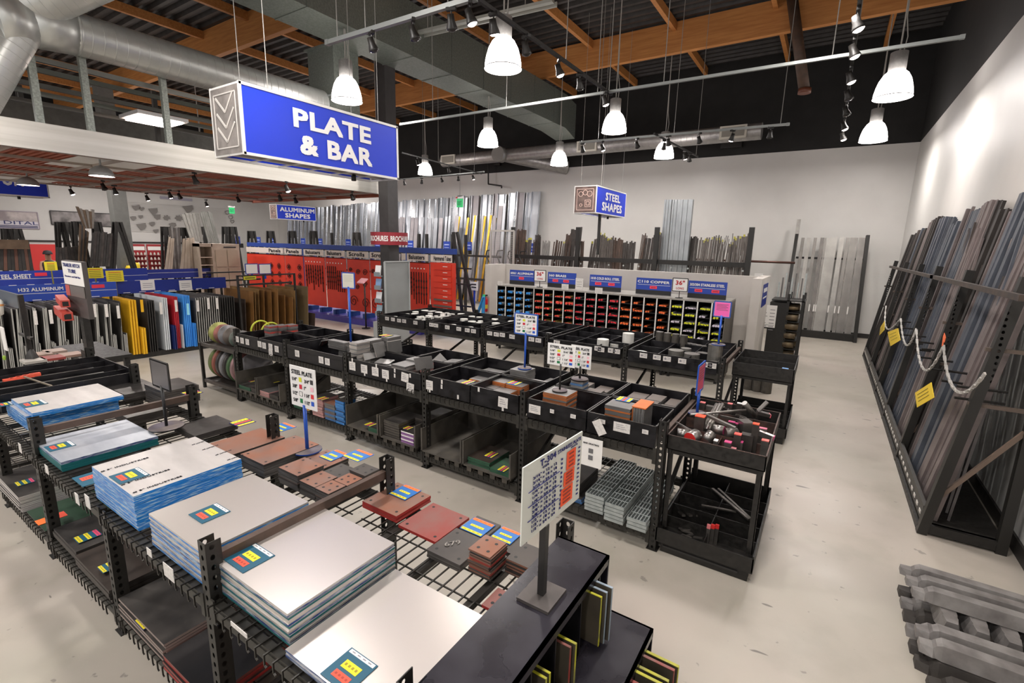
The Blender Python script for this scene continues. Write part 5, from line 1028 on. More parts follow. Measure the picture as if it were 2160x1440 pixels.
for k, x in enumerate((-7.75, -7.45)): tag(MB().ring((x, 4.3, .75+.16), .16, .014, 28, R=Matrix.Rotation(math.pi/2, 3, 'Y')).build('hoop', cm('c6cc3a', .5)), ('left' if k == 0 else 'right')+' yellow-green hoop rising behind the discs', 'hoop')
for k in range(6): tag(MB().ring((-7.42+.09*k, 5.9+.05*k, .3), .28, .012, 28, R=Matrix.Rotation(math.pi/2-.5, 3, 'Y')).build('hoop', cm('9b8a62', .5, .4)), 'thin brass-coloured hoop standing behind the middle rack, left of the slug rack', 'hoop', 'brass-coloured hoops on the floor')
# ================================================================ low white partition with the 36-inch rod shelves
PW = mat('partition_paint', 'cfc9c2', 'c6c0b9', .6, 0, 2)
t = thing('partition', (-4, 10.7, 0), 'low white partition wall with projecting ends behind the coloured rod shelves', 'partition')
MB().box((-7.2, 10.65, 0), (-1.05, 10.78, 1.9)).build('panel', PW, t); MB().box((-7.3, 9.95, 0), (-7.15, 10.65, 1.9)).build('wing', PW, t)
b = MB().box((-1.13, 9.8, 0), (-.97, 11.25, 1.9)); b.build('wing', PW, t); MB().box((-.969, 10.1, 1.35), (-.964, 10.9, 1.78)).build('blue_notice', NAVY, t)
MB().box((-.9635, 10.2, 1.62), (-.962, 10.8, 1.7)).box((-.9635, 10.2, 1.5), (-.962, 10.8, 1.53)).build('printed_line', WHITE, t)
SH0, SH1, SY = -6.32, -1.40, 9.08
SHELF = mat('shelf_black', '161413', rough=.5)
uw = (SH1-SH0)/5; ROWS = 9; RZ0, RZ1 = .20, 1.47; rh = (RZ1-RZ0)/ROWS
MAT5 = [('6061 ALUMINUM', cm('2f86cf', .5), 'blue-tipped aluminium', 'b9bcc0', 'fourth'), ('360 BRASS', cm('dc4a3c', .5), 'red-tipped brass', 'a08a4a', ''), ('1018 COLD ROLL STEEL', cm('cf2c38', .5), 'crimson-tipped cold-rolled', '77716c', ''), ('C110 COPPER', cm('e8692f', .5), 'orange-tipped copper', '9a5a3a', ''), ('303/304 STAINLESS STEEL', cm('d2d428', .5), 'yellow-tipped stainless', 'a5a5a5', '')]
for u in range(5):
    x0 = SH0+u*uw; x1 = x0+uw; lb = MAT5[u][2]
    t = thing('rod_shelf', ((x0+x1)/2, SY+.45, 0), 'black pigeonhole shelf of %s rods' % lb, 'shelf')
    MB().box((x0, SY, RZ1), (x1, SY+.92, RZ1+.03)).build('top_board', cm('8f8b84', .5), t); MB().box((x0, SY+.9, .1), (x1, SY+.92, RZ1)).build('back_board', SHELF, t)
    for x in (x0, x1-.02): MB().box((x, SY, .05), (x+.02, SY+.9, RZ1)).build('side_board', cm('5c5752', .5) if u == 4 and x > x0 else SHELF, t)
    for r in range(ROWS): z = RZ0+r*rh; MB().box((x0+.02, SY+.004, z-.012), (x1-.02, SY+.9, z)).build('shelf_board', SHELF, t)
    for c in range(1, 4) : x = x0+c*uw/4; MB().box((x-.01, SY, RZ0), (x+.01, SY+.9, RZ1)).box((x-.012, SY-.004, RZ0), (x+.012, SY, RZ1), 1).build('divider', [SHELF, cm('d9d7d2', .5)], t)
    MB().box((x0, SY-.004, RZ0), (x0+.018, SY, RZ1)).build('edge_strip', cm('d9d7d2', .5), t)
    for x in (x0+.05, x1-.09): MB().box((x, SY+.03, 0), (x+.04, SY+.07, .19)).build('foot', SHELF, t)
    body = mat('rod_body_%d' % u, MAT5[u][3], rough=.4, metal=.6); protos = {}; cnt = 0; cells = [(r, c) for r in range(ROWS-1, -1, -1) for c in range(4)]; rest = MB()
    for r, c in cells:
        cx = x0+.03+c*uw/4; cw = uw/4-.05; z = RZ0+r*rh; big = u == 4 and r in (3, 4); rad = .036 if (big and r == 3) else (.028 if big else (random.choice((.02, .025)) if u == 0 else random.choice((.014, .017, .020))))
        if u in (1, 2) and r == ROWS-2: rad = random.choice((.016, .028))
        n = min(9, max(2, int(cw/(2*rad))-random.randint(0, 2))) if not (u == 3 and random.random() < .3) else 2
        for k in range(n):
            lay = 0 if k < int(cw/(2.15*rad)) else 1; xx = cx+.012+rad+(k % max(1, int(cw/(2.15*rad))))*2.12*rad; zz = z+rad+lay*1.9*rad; ln = random.uniform(.84, .91); yy = SY+.88-ln
            if zz+rad > z+rh-.02 or xx+rad > cx+cw+.03: continue
            em = MAT5[u][1]
            if u == 4 and (c+r) % 3 == 0: em = cm('cdc3cf', .5)
            if r < 4 and cnt > 60: rest.tube((xx, yy, zz), (xx, SY+.88, zz), rad, 8, 0, mc=1); continue
            key = (rad, em.name)
            if key not in protos: o = MB().tube((0, .0, 0), (0, .84, 0), rad, 10, 0, mc=0).tube((0, -.004, 0), (0, .035, 0), rad*1.03, 10, 1).build(('aluminium_rod', 'brass_rod', 'steel_rod', 'copper_rod', 'stainless_rod')[u], [body, em], None, origin=(0, 0, 0)); protos[key] = o
            else: o = protos[key].copy(); COL.objects.link(o)
            o.location = (xx, yy, zz); cnt += 1; tag(o, lb+' rod lying end-on in its pigeonhole shelf', 'metal rod', lb+' rods')
    if rest.v: tag(rest.build('metal_rod_remainder', [body, MAT5[u][1]]), 'rest of the %s rods in the lowest pigeonholes' % lb, 'metal rods', kind='stuff')
def shelf_sign(tl, tr, br, txt, reds, label):
    y = 9.45; A, B, C = oY(*tl, y), oY(*tr, y), oY(*br, y); w = B.x-A.x; z0 = 1.502; zt = (A.z+B.z)/2; h = zt-z0
    t = thing('shelf_sign', (A.x+w/2, y, z0), label, 'sign'); MB().box((A.x, y, z0), (B.x, y+.01, zt)).build('board', SIGNBLUE if False else cm('1f3f9e', .45), t); MB().box((A.x, y-.002, z0), (B.x, y-.0005, z0+h*.27)).build('black_band', cm('1c1b1d', .5), t)
    U, V = Vector((1, 0, 0)), Vector((0, 0, 1)); text('lettering', txt, (A.x+.04*w, y, zt-.3*h), U, V, .9*w if len(txt) > 10 else .62*w, .16*h, WHITE, t, .03, .004)
    MB().box((A.x+.04*w, y-.003, zt-.42*h), (B.x-.04*w, y-.001, zt-.4*h)).build('white_rule', WHITE, t)
    for f in reds: MB().box((A.x+f*w-.1*w, y-.003, zt-.64*h), (A.x+f*w+.1*w, y-.001, zt-.47*h)).box((A.x+f*w-.07*w, y-.004, zt-.58*h), (A.x+f*w+.07*w, y-.003, zt-.54*h), 1).build('red_price', [cm('ee3b50', .5), cm('8c2030')], t)
shelf_sign((1075.6, 568.3), (1128, 571.7), (1128.5, 600), '6061 ALUMINUM', (.48,), 'blue 6061 ALUMINUM sign on top of the blue rod shelf'); shelf_sign((1156, 573), (1215.6, 576.6), (1215, 607), '360 BRASS', (.28, .66), 'blue 360 BRASS sign on top of the red rod shelf')
shelf_sign((1244.6, 578.8), (1311.6, 582.2), (1310, 615), '1018 COLD ROLL STEEL', (.28, .7), 'blue 1018 COLD ROLL STEEL sign on top of the crimson rod shelf'); shelf_sign((1343, 585), (1418, 589), (1415, 623), 'C110 COPPER', (.5,), 'blue C110 COPPER sign on top of the orange rod shelf')
shelf_sign((1453, 591), (1535, 596), (1532, 632), '303/304 STAINLESS STEEL', (.28, .72), 'blue 303/304 STAINLESS STEEL sign on top of the yellow rod shelf')
for (tl, tr, bz), l in ((((1127.6, 569), (1151.5, 570.6), 592), 'left white 36 inch LONG sign, between the aluminum and brass signs'), (((1420, 586), (1452, 588), 613), 'right white 36 inch LONG sign, between the copper and stainless signs')):
    y = 9.2; A, B, C = oY(*tl, y), oY(*tr, y), oY(tl[0], bz, y); w = B.x-A.x; h = A.z-C.z; t = thing('length_sign', (A.x+w/2, y, 1.5), l, 'sign'); MB().box((A.x, y, C.z), (B.x, y+.008, A.z)).build('board', WHITE, t)
    b = MB()
    for p, q in (((A.x, y, A.z), (B.x, y, A.z)), ((A.x, y, C.z), (B.x, y, C.z)), ((A.x, y, C.z), (A.x, y, A.z)), ((B.x, y, C.z), (B.x, y, A.z))): b.bar(p, q, .012, .012, 0, (0, 1, .01))
    b.build('frame', BLACK, t); text('lettering', '36"', (A.x+.2*w, y, C.z+.48*h), (1, 0, 0), (0, 0, 1), .6*w, .36*h, cm('b3252e'), t, .03, .002); text('lettering', 'LONG', (A.x+.25*w, y, C.z+.14*h), (1, 0, 0), (0, 0, 1), .52*w, .17*h, cm('b3252e'), t, .02, .002)
    MB().tube((A.x+w/2, y, 1.51), (A.x+w/2, y, C.z), .008, 6).lathe((A.x+w/2, y, 1.5), [(0, 0), (.07, 0), (.07, .01), (0, .01)], 16).build('stand', BLACK, t)
for px, py, w, h, l in ((1192, 605, .16, .12, 'small white notice hanging from the brass shelf edge'), (1263, 613, .16, .12, 'small white notice hanging from the cold-roll shelf edge'), (1222, 598, .17, .22, 'white lined notice between the brass and cold-roll signs'), (1055, 597, .12, .09, 'small white notice at the left end of the blue rod shelf')):
    p = oY(px, py, 9.07); b = MB().box((p.x-w/2, 9.066, p.z-h/2), (p.x+w/2, 9.07, p.z+h/2))
    for k in range(3): b.box((p.x-w*.35, 9.064, p.z-h*.3+k*h*.22), (p.x+w*.35, 9.066, p.z-h*.26+k*h*.22), 1)
    tag(b.build('notice', [PAPER, cm('96928c')]), l, 'notice')
# cylinders on the floor behind the far cart
for k in range(3): p = oZ(1577+19*k, 820+4*k, 0); tag(MB().lathe((p.x, p.y, 0), [(0, 0), (.085, 0), (.085, .5), (0, .5)], 20, smooth=False).build('round_billet', SL[2]), ('left', 'middle', 'right')[k]+' of three tall rusty cylinders on the floor behind the far cart', 'billet')
# fire extinguisher on the left wing
p = oY(1028.5, 640, 9.93); t = thing('fire_extinguisher', (-7.22, 9.88, p.z-.2), 'red fire extinguisher hanging on the left end of the white partition', 'fire extinguisher')
MB().lathe((-7.22, 9.87, p.z-.2), [(0, 0), (.06, 0), (.062, .02), (.062, .3), (.045, .35), (.02, .37), (.02, .4), (0, .4)], 18).build('cylinder', cm('c4262a', .35), t); MB().lathe((-7.22, 9.87, p.z-.12), [(.063, 0), (.063, .1)], 18).build('yellow_label', cm('e3c33a'), t); MB().box((-7.26, 9.80, p.z+.1), (-7.18, 9.81, p.z+.24)).build('green_tag', cm('35c48a'), t); MB().box((-7.25, 9.84, p.z+.2), (-7.17, 9.9, p.z+.23)).build('handle', BLACK, t)
# blue rolling ladder foot and blue floor platform
t = thing('blue_ladder', (-7.7, 10.3, 0), 'bright blue folding ladder legs standing left of the white partition', 'ladder')
for a, b_ in (((1000, 668), (1020, 626)), ((1026, 668), (1020, 626))): MB().bar(oY(a[0]-8, a[1]+38, 9.6), oY(*b_, 9.6), .09, .03).build('leg', cm('2f86c4', .4), t)
MB().box((-8.6, 9.5, 0), (-7.7, 9.9, .18)).build('base_rail', cm('2f86c4', .4), t)
tag(MB().box((-11.2, 9.3, 0), (-8.7, 12.6, .12)).build('floor_platform', cm('1f5fb4', .35)), 'low blue floor platform between the red cabinets and the aluminium racks', 'platform')
# kiosk beside the partition
t = thing('price_kiosk', (-.93, 10.7, 0), 'black box stand with a white price sheet right of the partition end', 'display stand')
MB().box((-1.1+.18, 11.3, 0), (-.62, 12.0, 1.36)).build('cabinet', BLACK, t); A, B, C = oY(1606, 642, 11.29), oY(1640, 646, 11.29), oY(1600, 688, 11.29); b = MB().box((A.x, 11.285, C.z), (B.x, 11.295, A.z))
for k in range(7): b.box((A.x+.03, 11.283, A.z-.1-k*.07), (A.x+.1+.02*(k % 3), 11.285, A.z-.085-k*.07), 1).box((A.x+.18, 11.283, A.z-.1-k*.07), (B.x-.03, 11.285, A.z-.085-k*.07), 1)
b.box((A.x+.02, 11.283, A.z-.42), (B.x-.02, 11.285, A.z-.41), 1); b.build('price_sheet', [PAPERW, cm('8d8a8c')], t)
for r in range(7):
    for c in range(3):
        tag(MB().tube((-.60+.0, 11.35+.22*c, .12+.19*r), (-.36-.05*random.random(), 11.35+.22*c, .12+.19*r), random.choice((.04, .055, .07)), 10).build('short_stub', mat('stub_brown', '76654c', '5d5244', .5, .5, 9)), 'short brownish tube end poking out of the rack beside the black kiosk', 'tube', 'tube ends beside the kiosk')
t = thing('stub_rack', (-.45, 11.7, 0), 'narrow black rack of short tube ends beside the black kiosk', 'rack'); 
for y in (11.3, 11.95): MB().box((-.62, y, 0), (-.57, y+.03, 1.55)).build('upright', PUNCH, t); MB().box((-.36, y, 0), (-.31, y+.03, 1.55)).build('upright', PUNCH, t)
for r in range(7): MB().box((-.6, 11.3, .02+.19*r), (-.35, 11.98, .035+.19*r)).build('shelf', BLACK, t)
MB().box((-.9, 11.3, 1.40), (-.3, 12.0, 1.42)).build('top_shelf', BLACK, t)
for k in range(9): tag(MB().box((-.86+.06*k, 11.9, 1.425), (-.83+.06*k, 11.94, 1.75+.1*(k % 3))).build('short_bar', STEEL if k % 2 else GALV), 'short bar standing on the shelf above the black kiosk', 'steel bar', 'short bars above the kiosk')
# ================================================================ bars behind the partition
YR = 13.4; x_posts = [oY(1092, 482, YR).x, oY(1228, 482, YR).x, oY(1393, 480, YR).x, oY(1590, 480, YR).x]
t = thing('bar_rack', (-5, YR, 0), 'tall black punched rack holding steel lengths upright behind the white partition', 'rack')
for x in x_posts: MB().box((x-.06, YR-.3, 0), (x-.055, YR-.22, 2.95)).box((x+.055, YR-.3, 0), (x+.06, YR-.22, 2.95)).box((x-.055, YR-.3, 0), (x+.055, YR-.295, 2.95)).build('upright_post', PUNCH, t)
MB().box((x_posts[0]-.1, YR-.22, 1.98), (x_posts[3]+.05, YR-.14, 2.10)).build('retaining_rail', BLACK, t); MB().box((x_posts[0]-.1, YR-.22, .9), (x_posts[3]+.05, YR-.14, 1.0)).build('retaining_rail', BLACK, t); MB().box((x_posts[0]-.1, YR-.3, 0), (x_posts[3]+.05, YR+.4, .08)).build('base_tray', BLACK, t)
for k in range(16): x = x_posts[0]+.2+k*(x_posts[3]-x_posts[0]-.3)/15; MB().lathe((x, YR-.24, 1.90), [(.025, 0), (.0, 0)], 10, R=Matrix.Rotation(math.pi/2, 3, 'X')).build('bright_bolt', GALV, t)
BM = [mat('bar_dark', '3f3a37', '4d4743', .5, .5, 8), mat('bar_mid', '6a635e', '5a5450', .45, .6, 8), mat('bar_light', 'a3a19c', '8f8c88', .4, .7, 8), mat('bar_brown', '5c4a40', '4c3f38', .55, .4, 8)]
yt = cm('b7b04a', .6)
bars = {}
random.seed(11)
def lengthbar(x0, y0, z0, x1, y1, z1, w, d, m, label, cat, grp, tip=None):
    b = MB().bar((x0, y0, z0), (x1, y1, z1), w, d, 0, (0, 1, 0))
    if tip: a = Vector((x1, y1, z1)); u = (a-Vector((x0, y0, z0))).normalized(); b.bar(a-u*.06, a+u*.001, w*1.05, d*1.05, 1, (0, 1, 0))
    return tag(b.build('steel_length', [m, tip or m]), label, cat, grp)
x = x_posts[0]-.2
while x < x_posts[3]-.3:
    if -3.98 < x < -3.2: x = -3.19
    n = random.choice((6, 8, 10)); w = random.choice((.022, .03, .04)); m = random.choice((0, 0, 1, 3, 1, 2)); lean = random.uniform(-.12, .22); zt = random.uniform(2.55, 2.98)
    for k in range(n):
        if x > x_posts[3]-.15: break
        xx = x+k*(w*1.15); lengthbar(xx, YR-.08+random.uniform(0, .2), .08, xx+lean*random.uniform(.8, 1.2), YR+.25, zt-random.uniform(0, .1), w, w*random.uniform(.5, 1), BM[m], 'steel length standing in the tall rack behind the white partition', 'steel length', 'lengths in the tall rack behind the partition', yt if m == 1 and random.random() < .5 else None)
    x += n*w*1.05+random.uniform(-.03, .025)
for k in range(26): xx = -2.65+.035*k; lengthbar(xx, YR-.05, .08, xx+random.uniform(-.05, .2), YR+.25, random.uniform(2.5, 2.85), .014, .014, BM[k % 3], 'very thin steel rod at the right end of the rack behind the partition', 'steel rod', 'thin rods at the right end of the tall rack')
for px0, px1, l in ((1402, 1417, 'left'), (1419, 1436, 'middle'), (1436, 1462, 'right')):
    A, B = oY(px0, 421, YR), oY(px1, 421, YR); b = MB()
    for k in range(5): xa = A.x+(B.x-A.x)*k/5; b.box((xa, YR+.02*(k % 2), .08), (xa+(B.x-A.x)/5.2, YR+.12, A.z))
    tag(b.build('wide_channel', mat('galv_channel', 'a9adaf', '9a9ea0', .4, .6, 3)), l+' one of three tall pale ribbed channels rising above the other bars', 'metal channel')
tag(MB().tube((x_posts[3]-1.5, YR+.9, 2.12), (oY(1678, 548, 14.3).x, YR+.9, 2.12), .03, 10).build('pipe', cm('5a3f38', .3, .6)), 'long reddish pipe lying across the gap behind the tall racks', 'pipe')
tag(MB().box((oY(1603, 560, YB-.02).x-.12, YB-.03, 1.52), (oY(1603, 560, YB).x+.12, YB-.002, 1.7)).build('power_outlet', WHITE), 'white wall outlet plate on the back wall', 'outlet')
# tall flat stock at the back wall
t = thing('flat_bar_rack', (0, 16.2, 0), 'black punched rack of tall flat bars against the back wall near the right corner', 'rack')
for (bx, by), (tx, ty) in (((-.84, 14.7), (-.88, 16.35)), ((.86, 15.9), (.79, 16.45))):
    MB().bar((bx, by, 0), (tx, ty, 2.88), .08, .09).build('leaning_post', PUNCH, t)
MB().box((-.84, 16.0, .05), (.88, 16.1, .2)).build('base_beam', BLACK, t); MB().box((-.84, 16.0, 0), (.88, 16.7, .05)).build('base_tray', BLACK, t); MB().box((-.84, 16.62, 2.2), (.85, 16.66, 2.26)).build('back_rail', BLACK, t)
for i, (a, w, m) in enumerate(((375, 28, 1), (425, 33, 2), (480, 28, 1), (540, 35, 0), (567, 14, 1), (595, 0, 0), (622, 92, 2), (705, 42, 2), (755, 30, 1), (808, 68, 1), (878, 58, 1))):
    if not w: continue
    A, B = oY(1600+(a-w/2)/4, 380+490/4, 16.5), oY(1600+(a+w/2)/4, 380+490/4, 16.5); n = max(1, int(w/12))
    zt = A.z+.02; b = MB()
    for k in range(n): xa = A.x+(B.x-A.x)*k/n; b.bar((xa+(B.x-A.x)/n/2-.0, 16.12+.015*k, .06), (xa+(B.x-A.x)/n/2, 16.55+.01*k, zt), (B.x-A.x)/n*.97, .012, 0, (0, 1, 0))
    W12 = ('first', 'second', 'third', 'fourth', 'fifth', 'x', 'sixth, widest', 'seventh', 'eighth', 'ninth', 'tenth')
    tag(b.build('flat_bar', mat('flatbar_%d' % m, ('77736f', '8a8681', 'a5a29d')[m], ('6a6663', '7b7773', '96938e')[m], .45, .6, 4)), W12[i]+' tall flat bar from the left in the rack by the right corner', 'flat bar')
    tag(MB().box((A.x-.03, 16.0, .75), (A.x+.0, 16.005, .95)).build('white_tag', PAPERW), 'small white tag hanging between the tall flat bars', 'tag', 'white tags between the flat bars')
A = oY(1685, 462, 16.4); lengthbar(-.86, 16.1, .05, A.x, 16.5, A.z, .1, .02, BM[2], 'single grey bar taller than the others, left end of the flat bar rack', 'flat bar', None)
# ================================================================ long rack of leaning bars along the right wall
RY = [5.2, 6.98, 8.71, 10.23, 12.1, 13.92]
t = thing('leaning_bar_rack', (1.2, 9.5, 0), 'long black punched rack of leaning steel bars along the right wall', 'rack')
for i, y in enumerate(RY):
    MB().bar((.98, y, .0), (1.27, y, 2.25), .07, .08, 0, (0, 1, 0)).build('sloping_post', PUNCH, t); MB().box((1.45, y-.035, 0), (1.52, y+.035, 2.3)).build('rear_post', PUNCH, t)
    MB().box((.98, y-.03, .02), (1.5, y+.03, .10)).build('foot_rail', BLACK, t); MB().bar((1.06, y, .38), (1.46, y, 1.05), .03, .03).build('brace', cm('6d5c50', .5), t)
    for z in (1.2, 1.66): MB().box((1.1+.03*(z > 1.5), y-.015, z), (1.46, y+.015, z+.03)).build('tie_rail', cm('5a4d44', .5), t)
for y0, y1 in zip(RY, RY[1:]):
    b = MB().bar((.985, y0+.04, .16), (.985, y1-.04, .16), .03, .15, 0); b.build('kick_beam', mat('beam_grey', '34312e', '3d3a36', .5), t); MB().box((.95, y0+.02, 0), (1.0, y1-.02, .06)).build('base_angle', BLACK, t)
    b = MB(); n = int((y1-y0)/.17)
    for k in range(n): yy = y0+.08+k*(y1-y0-.1)/n; b.box((.962, yy, .135), (.968, yy+.07, .165))
    b.build('slot_row', cm('c9c4bd', .5), t); MB().box((1.0, y0, .07), (1.5, y1, .1)).build('floor_tray', BLACK, t)
for i, (z, xx) in enumerate(((2.1, 1.13),)):
    for y0, y1 in ((4.7, 8.3), (8.1, 13.6)): MB().box((xx, y0, z), (xx+.04, y1, z+.045)).build('top_bar', mat('worn_bar', '3e3835', '55483f', .45, .4, 12), t)
for y in (5.3, 5.9, 6.5, 7.2, 7.7, 8.3, 9.1, 9.9): 
    for z in (1.22, 1.32): MB().tube((1.0+.03, y, z+.02*(y % 1)), (1.35, y+.05, z), .012, 6).build('divider_arm', BLACK, t)
RB = [mat('rbar_a', '5f5b5a', '6f6a69', .45, .6, 5), mat('rbar_b', '4c4542', '5a514c', .5, .5, 5), mat('rbar_c', '6b665e', '5d584f', .5, .5, 5), mat('rbar_d', '595d66', '666b74', .45, .6, 5), mat('rbar_e', '857a78', '766c6a', .45, .5, 5), mat('rbar_f', '2f2b29', '3a3532', .5, .4, 5), mat('rbar_g', '5a4a35', '4f4232', .55, .4, 5)]
random.seed(5); y = 5.28; i = 0
while y < 13.9:
    blk = random.choice((4, 6, 8)); m = random.choice((0, 1, 2, 3, 4, 1, 5, 0, 3)) if y > 6.8 else random.choice((3, 0, 4, 3, 1, 6)); zt = (2.95 if y < 12 else 2.9)+random.uniform(-.12, .08); w = random.choice((.035, .05, .07, .1)); lean = random.uniform(.05, .3)
    for k in range(blk):
        if y > 13.88: break
        if min(abs(y-q) for q in RY) < .06: y += .05; continue
        z2_ = zt+random.uniform(-.03, .02); b = MB(); p, q = Vector((1.03+random.uniform(0, .05), y, .10)), Vector((1.50-.02*random.random(), y+lean+random.uniform(-.03, .03), z2_))
        if i % 3 == 0: b.bar(p, q, w*.95, .012, 0, (1, 0, 0)); b.bar(p+Vector((.02, w*.42, 0)), q+Vector((.02, w*.42, 0)), .01, .05, 0, (1, 0, 0))
        else: b.bar(p, q, w*.95, w*.6, 0, (1, 0, 0))
        tag(b.build('leaning_bar', RB[m]), 'long steel bar leaning in the rack along the right wall', 'steel bar', 'bars leaning along the right wall'); y += w; i += 1
    y += random.uniform(.0, .05)
for k in range(26):
    y = random.uniform(5.3, 8.5); m = random.choice((0, 3, 4, 1)); b = MB().bar((1.05+random.random()*.2, y, .1), (1.4+.08*random.random(), y+random.uniform(.1, .6), random.uniform(2.2, 2.85)), .03, .02, 0, (1, 0, 0)); tag(b.build('leaning_bar', RB[m]), 'long steel bar leaning in the rack along the right wall', 'steel bar', 'bars leaning along the right wall')
# chain in swags
def swag(pts, sagk, label):
    t = thing('safety_chain', (0, 0, 0), label, 'chain'); b = MB(); n = 0
    for (a, c, low) in pts:
        A, B = oX(*a, 1.0), oX(*c, 1.0); L_ = oX(*low, .97); prev = None
        for k in range(25):
            u = k/24; P_ = A*(1-u)*(1-u)+B*u*u+(L_*2-(A+B)*.5)*2*u*(1-u)
            if prev is not None: b.bar(prev, P_, .022 if k % 2 else .012, .012 if k % 2 else .022)
            prev = P_
    b.build('links', mat('bright_chain', 'c9c5bf', rough=.35, metal=.5), t); return t
swag([((1869, 645), (1900, 672), (1870, 692))], 1, 'farthest pale plastic chain swag on the right wall rack'); swag([((1900, 672), (1933, 692), (1911, 727))], 1, 'second farthest pale chain swag on the right wall rack')
swag([((1933, 695), (1988, 733), (1948, 778))], 1, 'third pale chain swag, left of the orange ribbon'); swag([((1990, 728), (2078, 787), (2015, 822))], 1, 'nearest pale chain swag, right of the orange ribbon')
for q, l in ((((1866, 676), (1857, 690), (1855, 707), (1865, 696)), 'narrow yellow tag, farthest on the chain'), (((1872, 700), (1894, 692), (1899, 717), (1878, 730)), 'square yellow tag in the middle of the chain'), (((1930, 828), (1964, 806), (1970, 838), (1934, 859)), 'large yellow tag hanging nearest the camera on the bar rack')):
    P_ = [oX(*p, .955) for p in q]; b = MB(); b.add(P_+[p+Vector((.004, 0, 0)) for p in P_], [(0, 1, 2, 3), (7, 6, 5, 4), (0, 4, 5, 1), (1, 5, 6, 2), (2, 6, 7, 3), (3, 7, 4, 0)])
    c = sum(P_, Vector())/4
    t_ = thing('yellow_tag', c, l, 'tag'); b.build('card', cm('e2c12c', .5), t_)
    for k in range(3): a = P_[0].lerp(P_[3], .25+.22*k); e = P_[1].lerp(P_[2], .25+.22*k); MB().bar(a.lerp(e, .15)-Vector((.003, 0, 0)), a.lerp(e, .8)-Vector((.003, 0, 0)), .002, .004).build('printed_line', cm('7d7030'), t_)
p = oX(1992, 712, .96); tag(MB().obox(p, (.004, .10, .05), Matrix.Rotation(.3, 3, 'X')).obox(p+Vector((.001, .03, -.03)), (.004, .04, .1), Matrix.Rotation(-.3, 3, 'X')).build('ribbon', cm('e26a3c', .6)), 'orange ribbon knotted on the chain between its two nearest swags', 'ribbon')
# ================================================================ cast bars stacked on the floor, bottom right
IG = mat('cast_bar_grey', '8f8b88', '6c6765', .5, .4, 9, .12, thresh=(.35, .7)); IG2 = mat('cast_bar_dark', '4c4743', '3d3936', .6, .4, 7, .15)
def castbar(c, L, w, h, rz, label, m=IG, notch=True):
    b = MB(); sx = [-L/2, -L/2+.06, -L/2+.075, -L/2+.1, L/2-.1, L/2-.075, L/2-.06, L/2]; hh = [.55, .55, .8, 1, 1, .8, .55, .55] if notch else [1]*8; ww = [.7, .95, .85, 1, 1, .85, .95, .7]
    vs = []
    for x_, k, q in zip(sx, hh, ww):
        hw = w/2*q; vs += [(x_, -hw, 0), (x_, hw, 0), (x_, hw*.62, h*k), (x_, -hw*.62, h*k)]
    fs = [(4*i+j, 4*i+(j+1) % 4, 4*i+4+(j+1) % 4, 4*i+4+j) for i in range(7) for j in range(4)]+[(3, 2, 1, 0), (28, 29, 30, 31)]
    b.add(vs, fs); o = b.build('cast_bar', m, None, origin=(0, 0, 0)); o.location = c; o.rotation_euler.z = rz; return tag(o, label, 'cast bar')
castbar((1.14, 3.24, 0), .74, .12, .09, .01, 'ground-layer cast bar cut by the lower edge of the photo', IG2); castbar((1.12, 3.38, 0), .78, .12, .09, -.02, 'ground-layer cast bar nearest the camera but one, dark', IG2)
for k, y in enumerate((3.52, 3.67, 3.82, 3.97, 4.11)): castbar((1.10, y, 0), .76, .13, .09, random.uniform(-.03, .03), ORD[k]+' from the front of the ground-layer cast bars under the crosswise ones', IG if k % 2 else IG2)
castbar((1.17, 3.42, .094), .86, .13, .085, -.02, 'front long cast bar of the second layer', IG); castbar((1.17, 3.56, .094), .86, .12, .085, .0, 'rear long cast bar of the second layer, shiny topped', IG)
for k, x_ in enumerate((.92, 1.06, 1.20, 1.34)): castbar((x_, 3.90, .094), .50, .125, .088, math.pi/2, ORD[k]+' from the left of the cast bars laid crosswise in the middle layer', IG, False)
for k, y in enumerate((3.84, 3.96, 4.07)): castbar((1.12-.02*k, y, .186), .76, .105, .08, random.uniform(-.03, .03), ('front', 'middle', 'rear')[k]+' of the three cast bars on the very top of the pile')
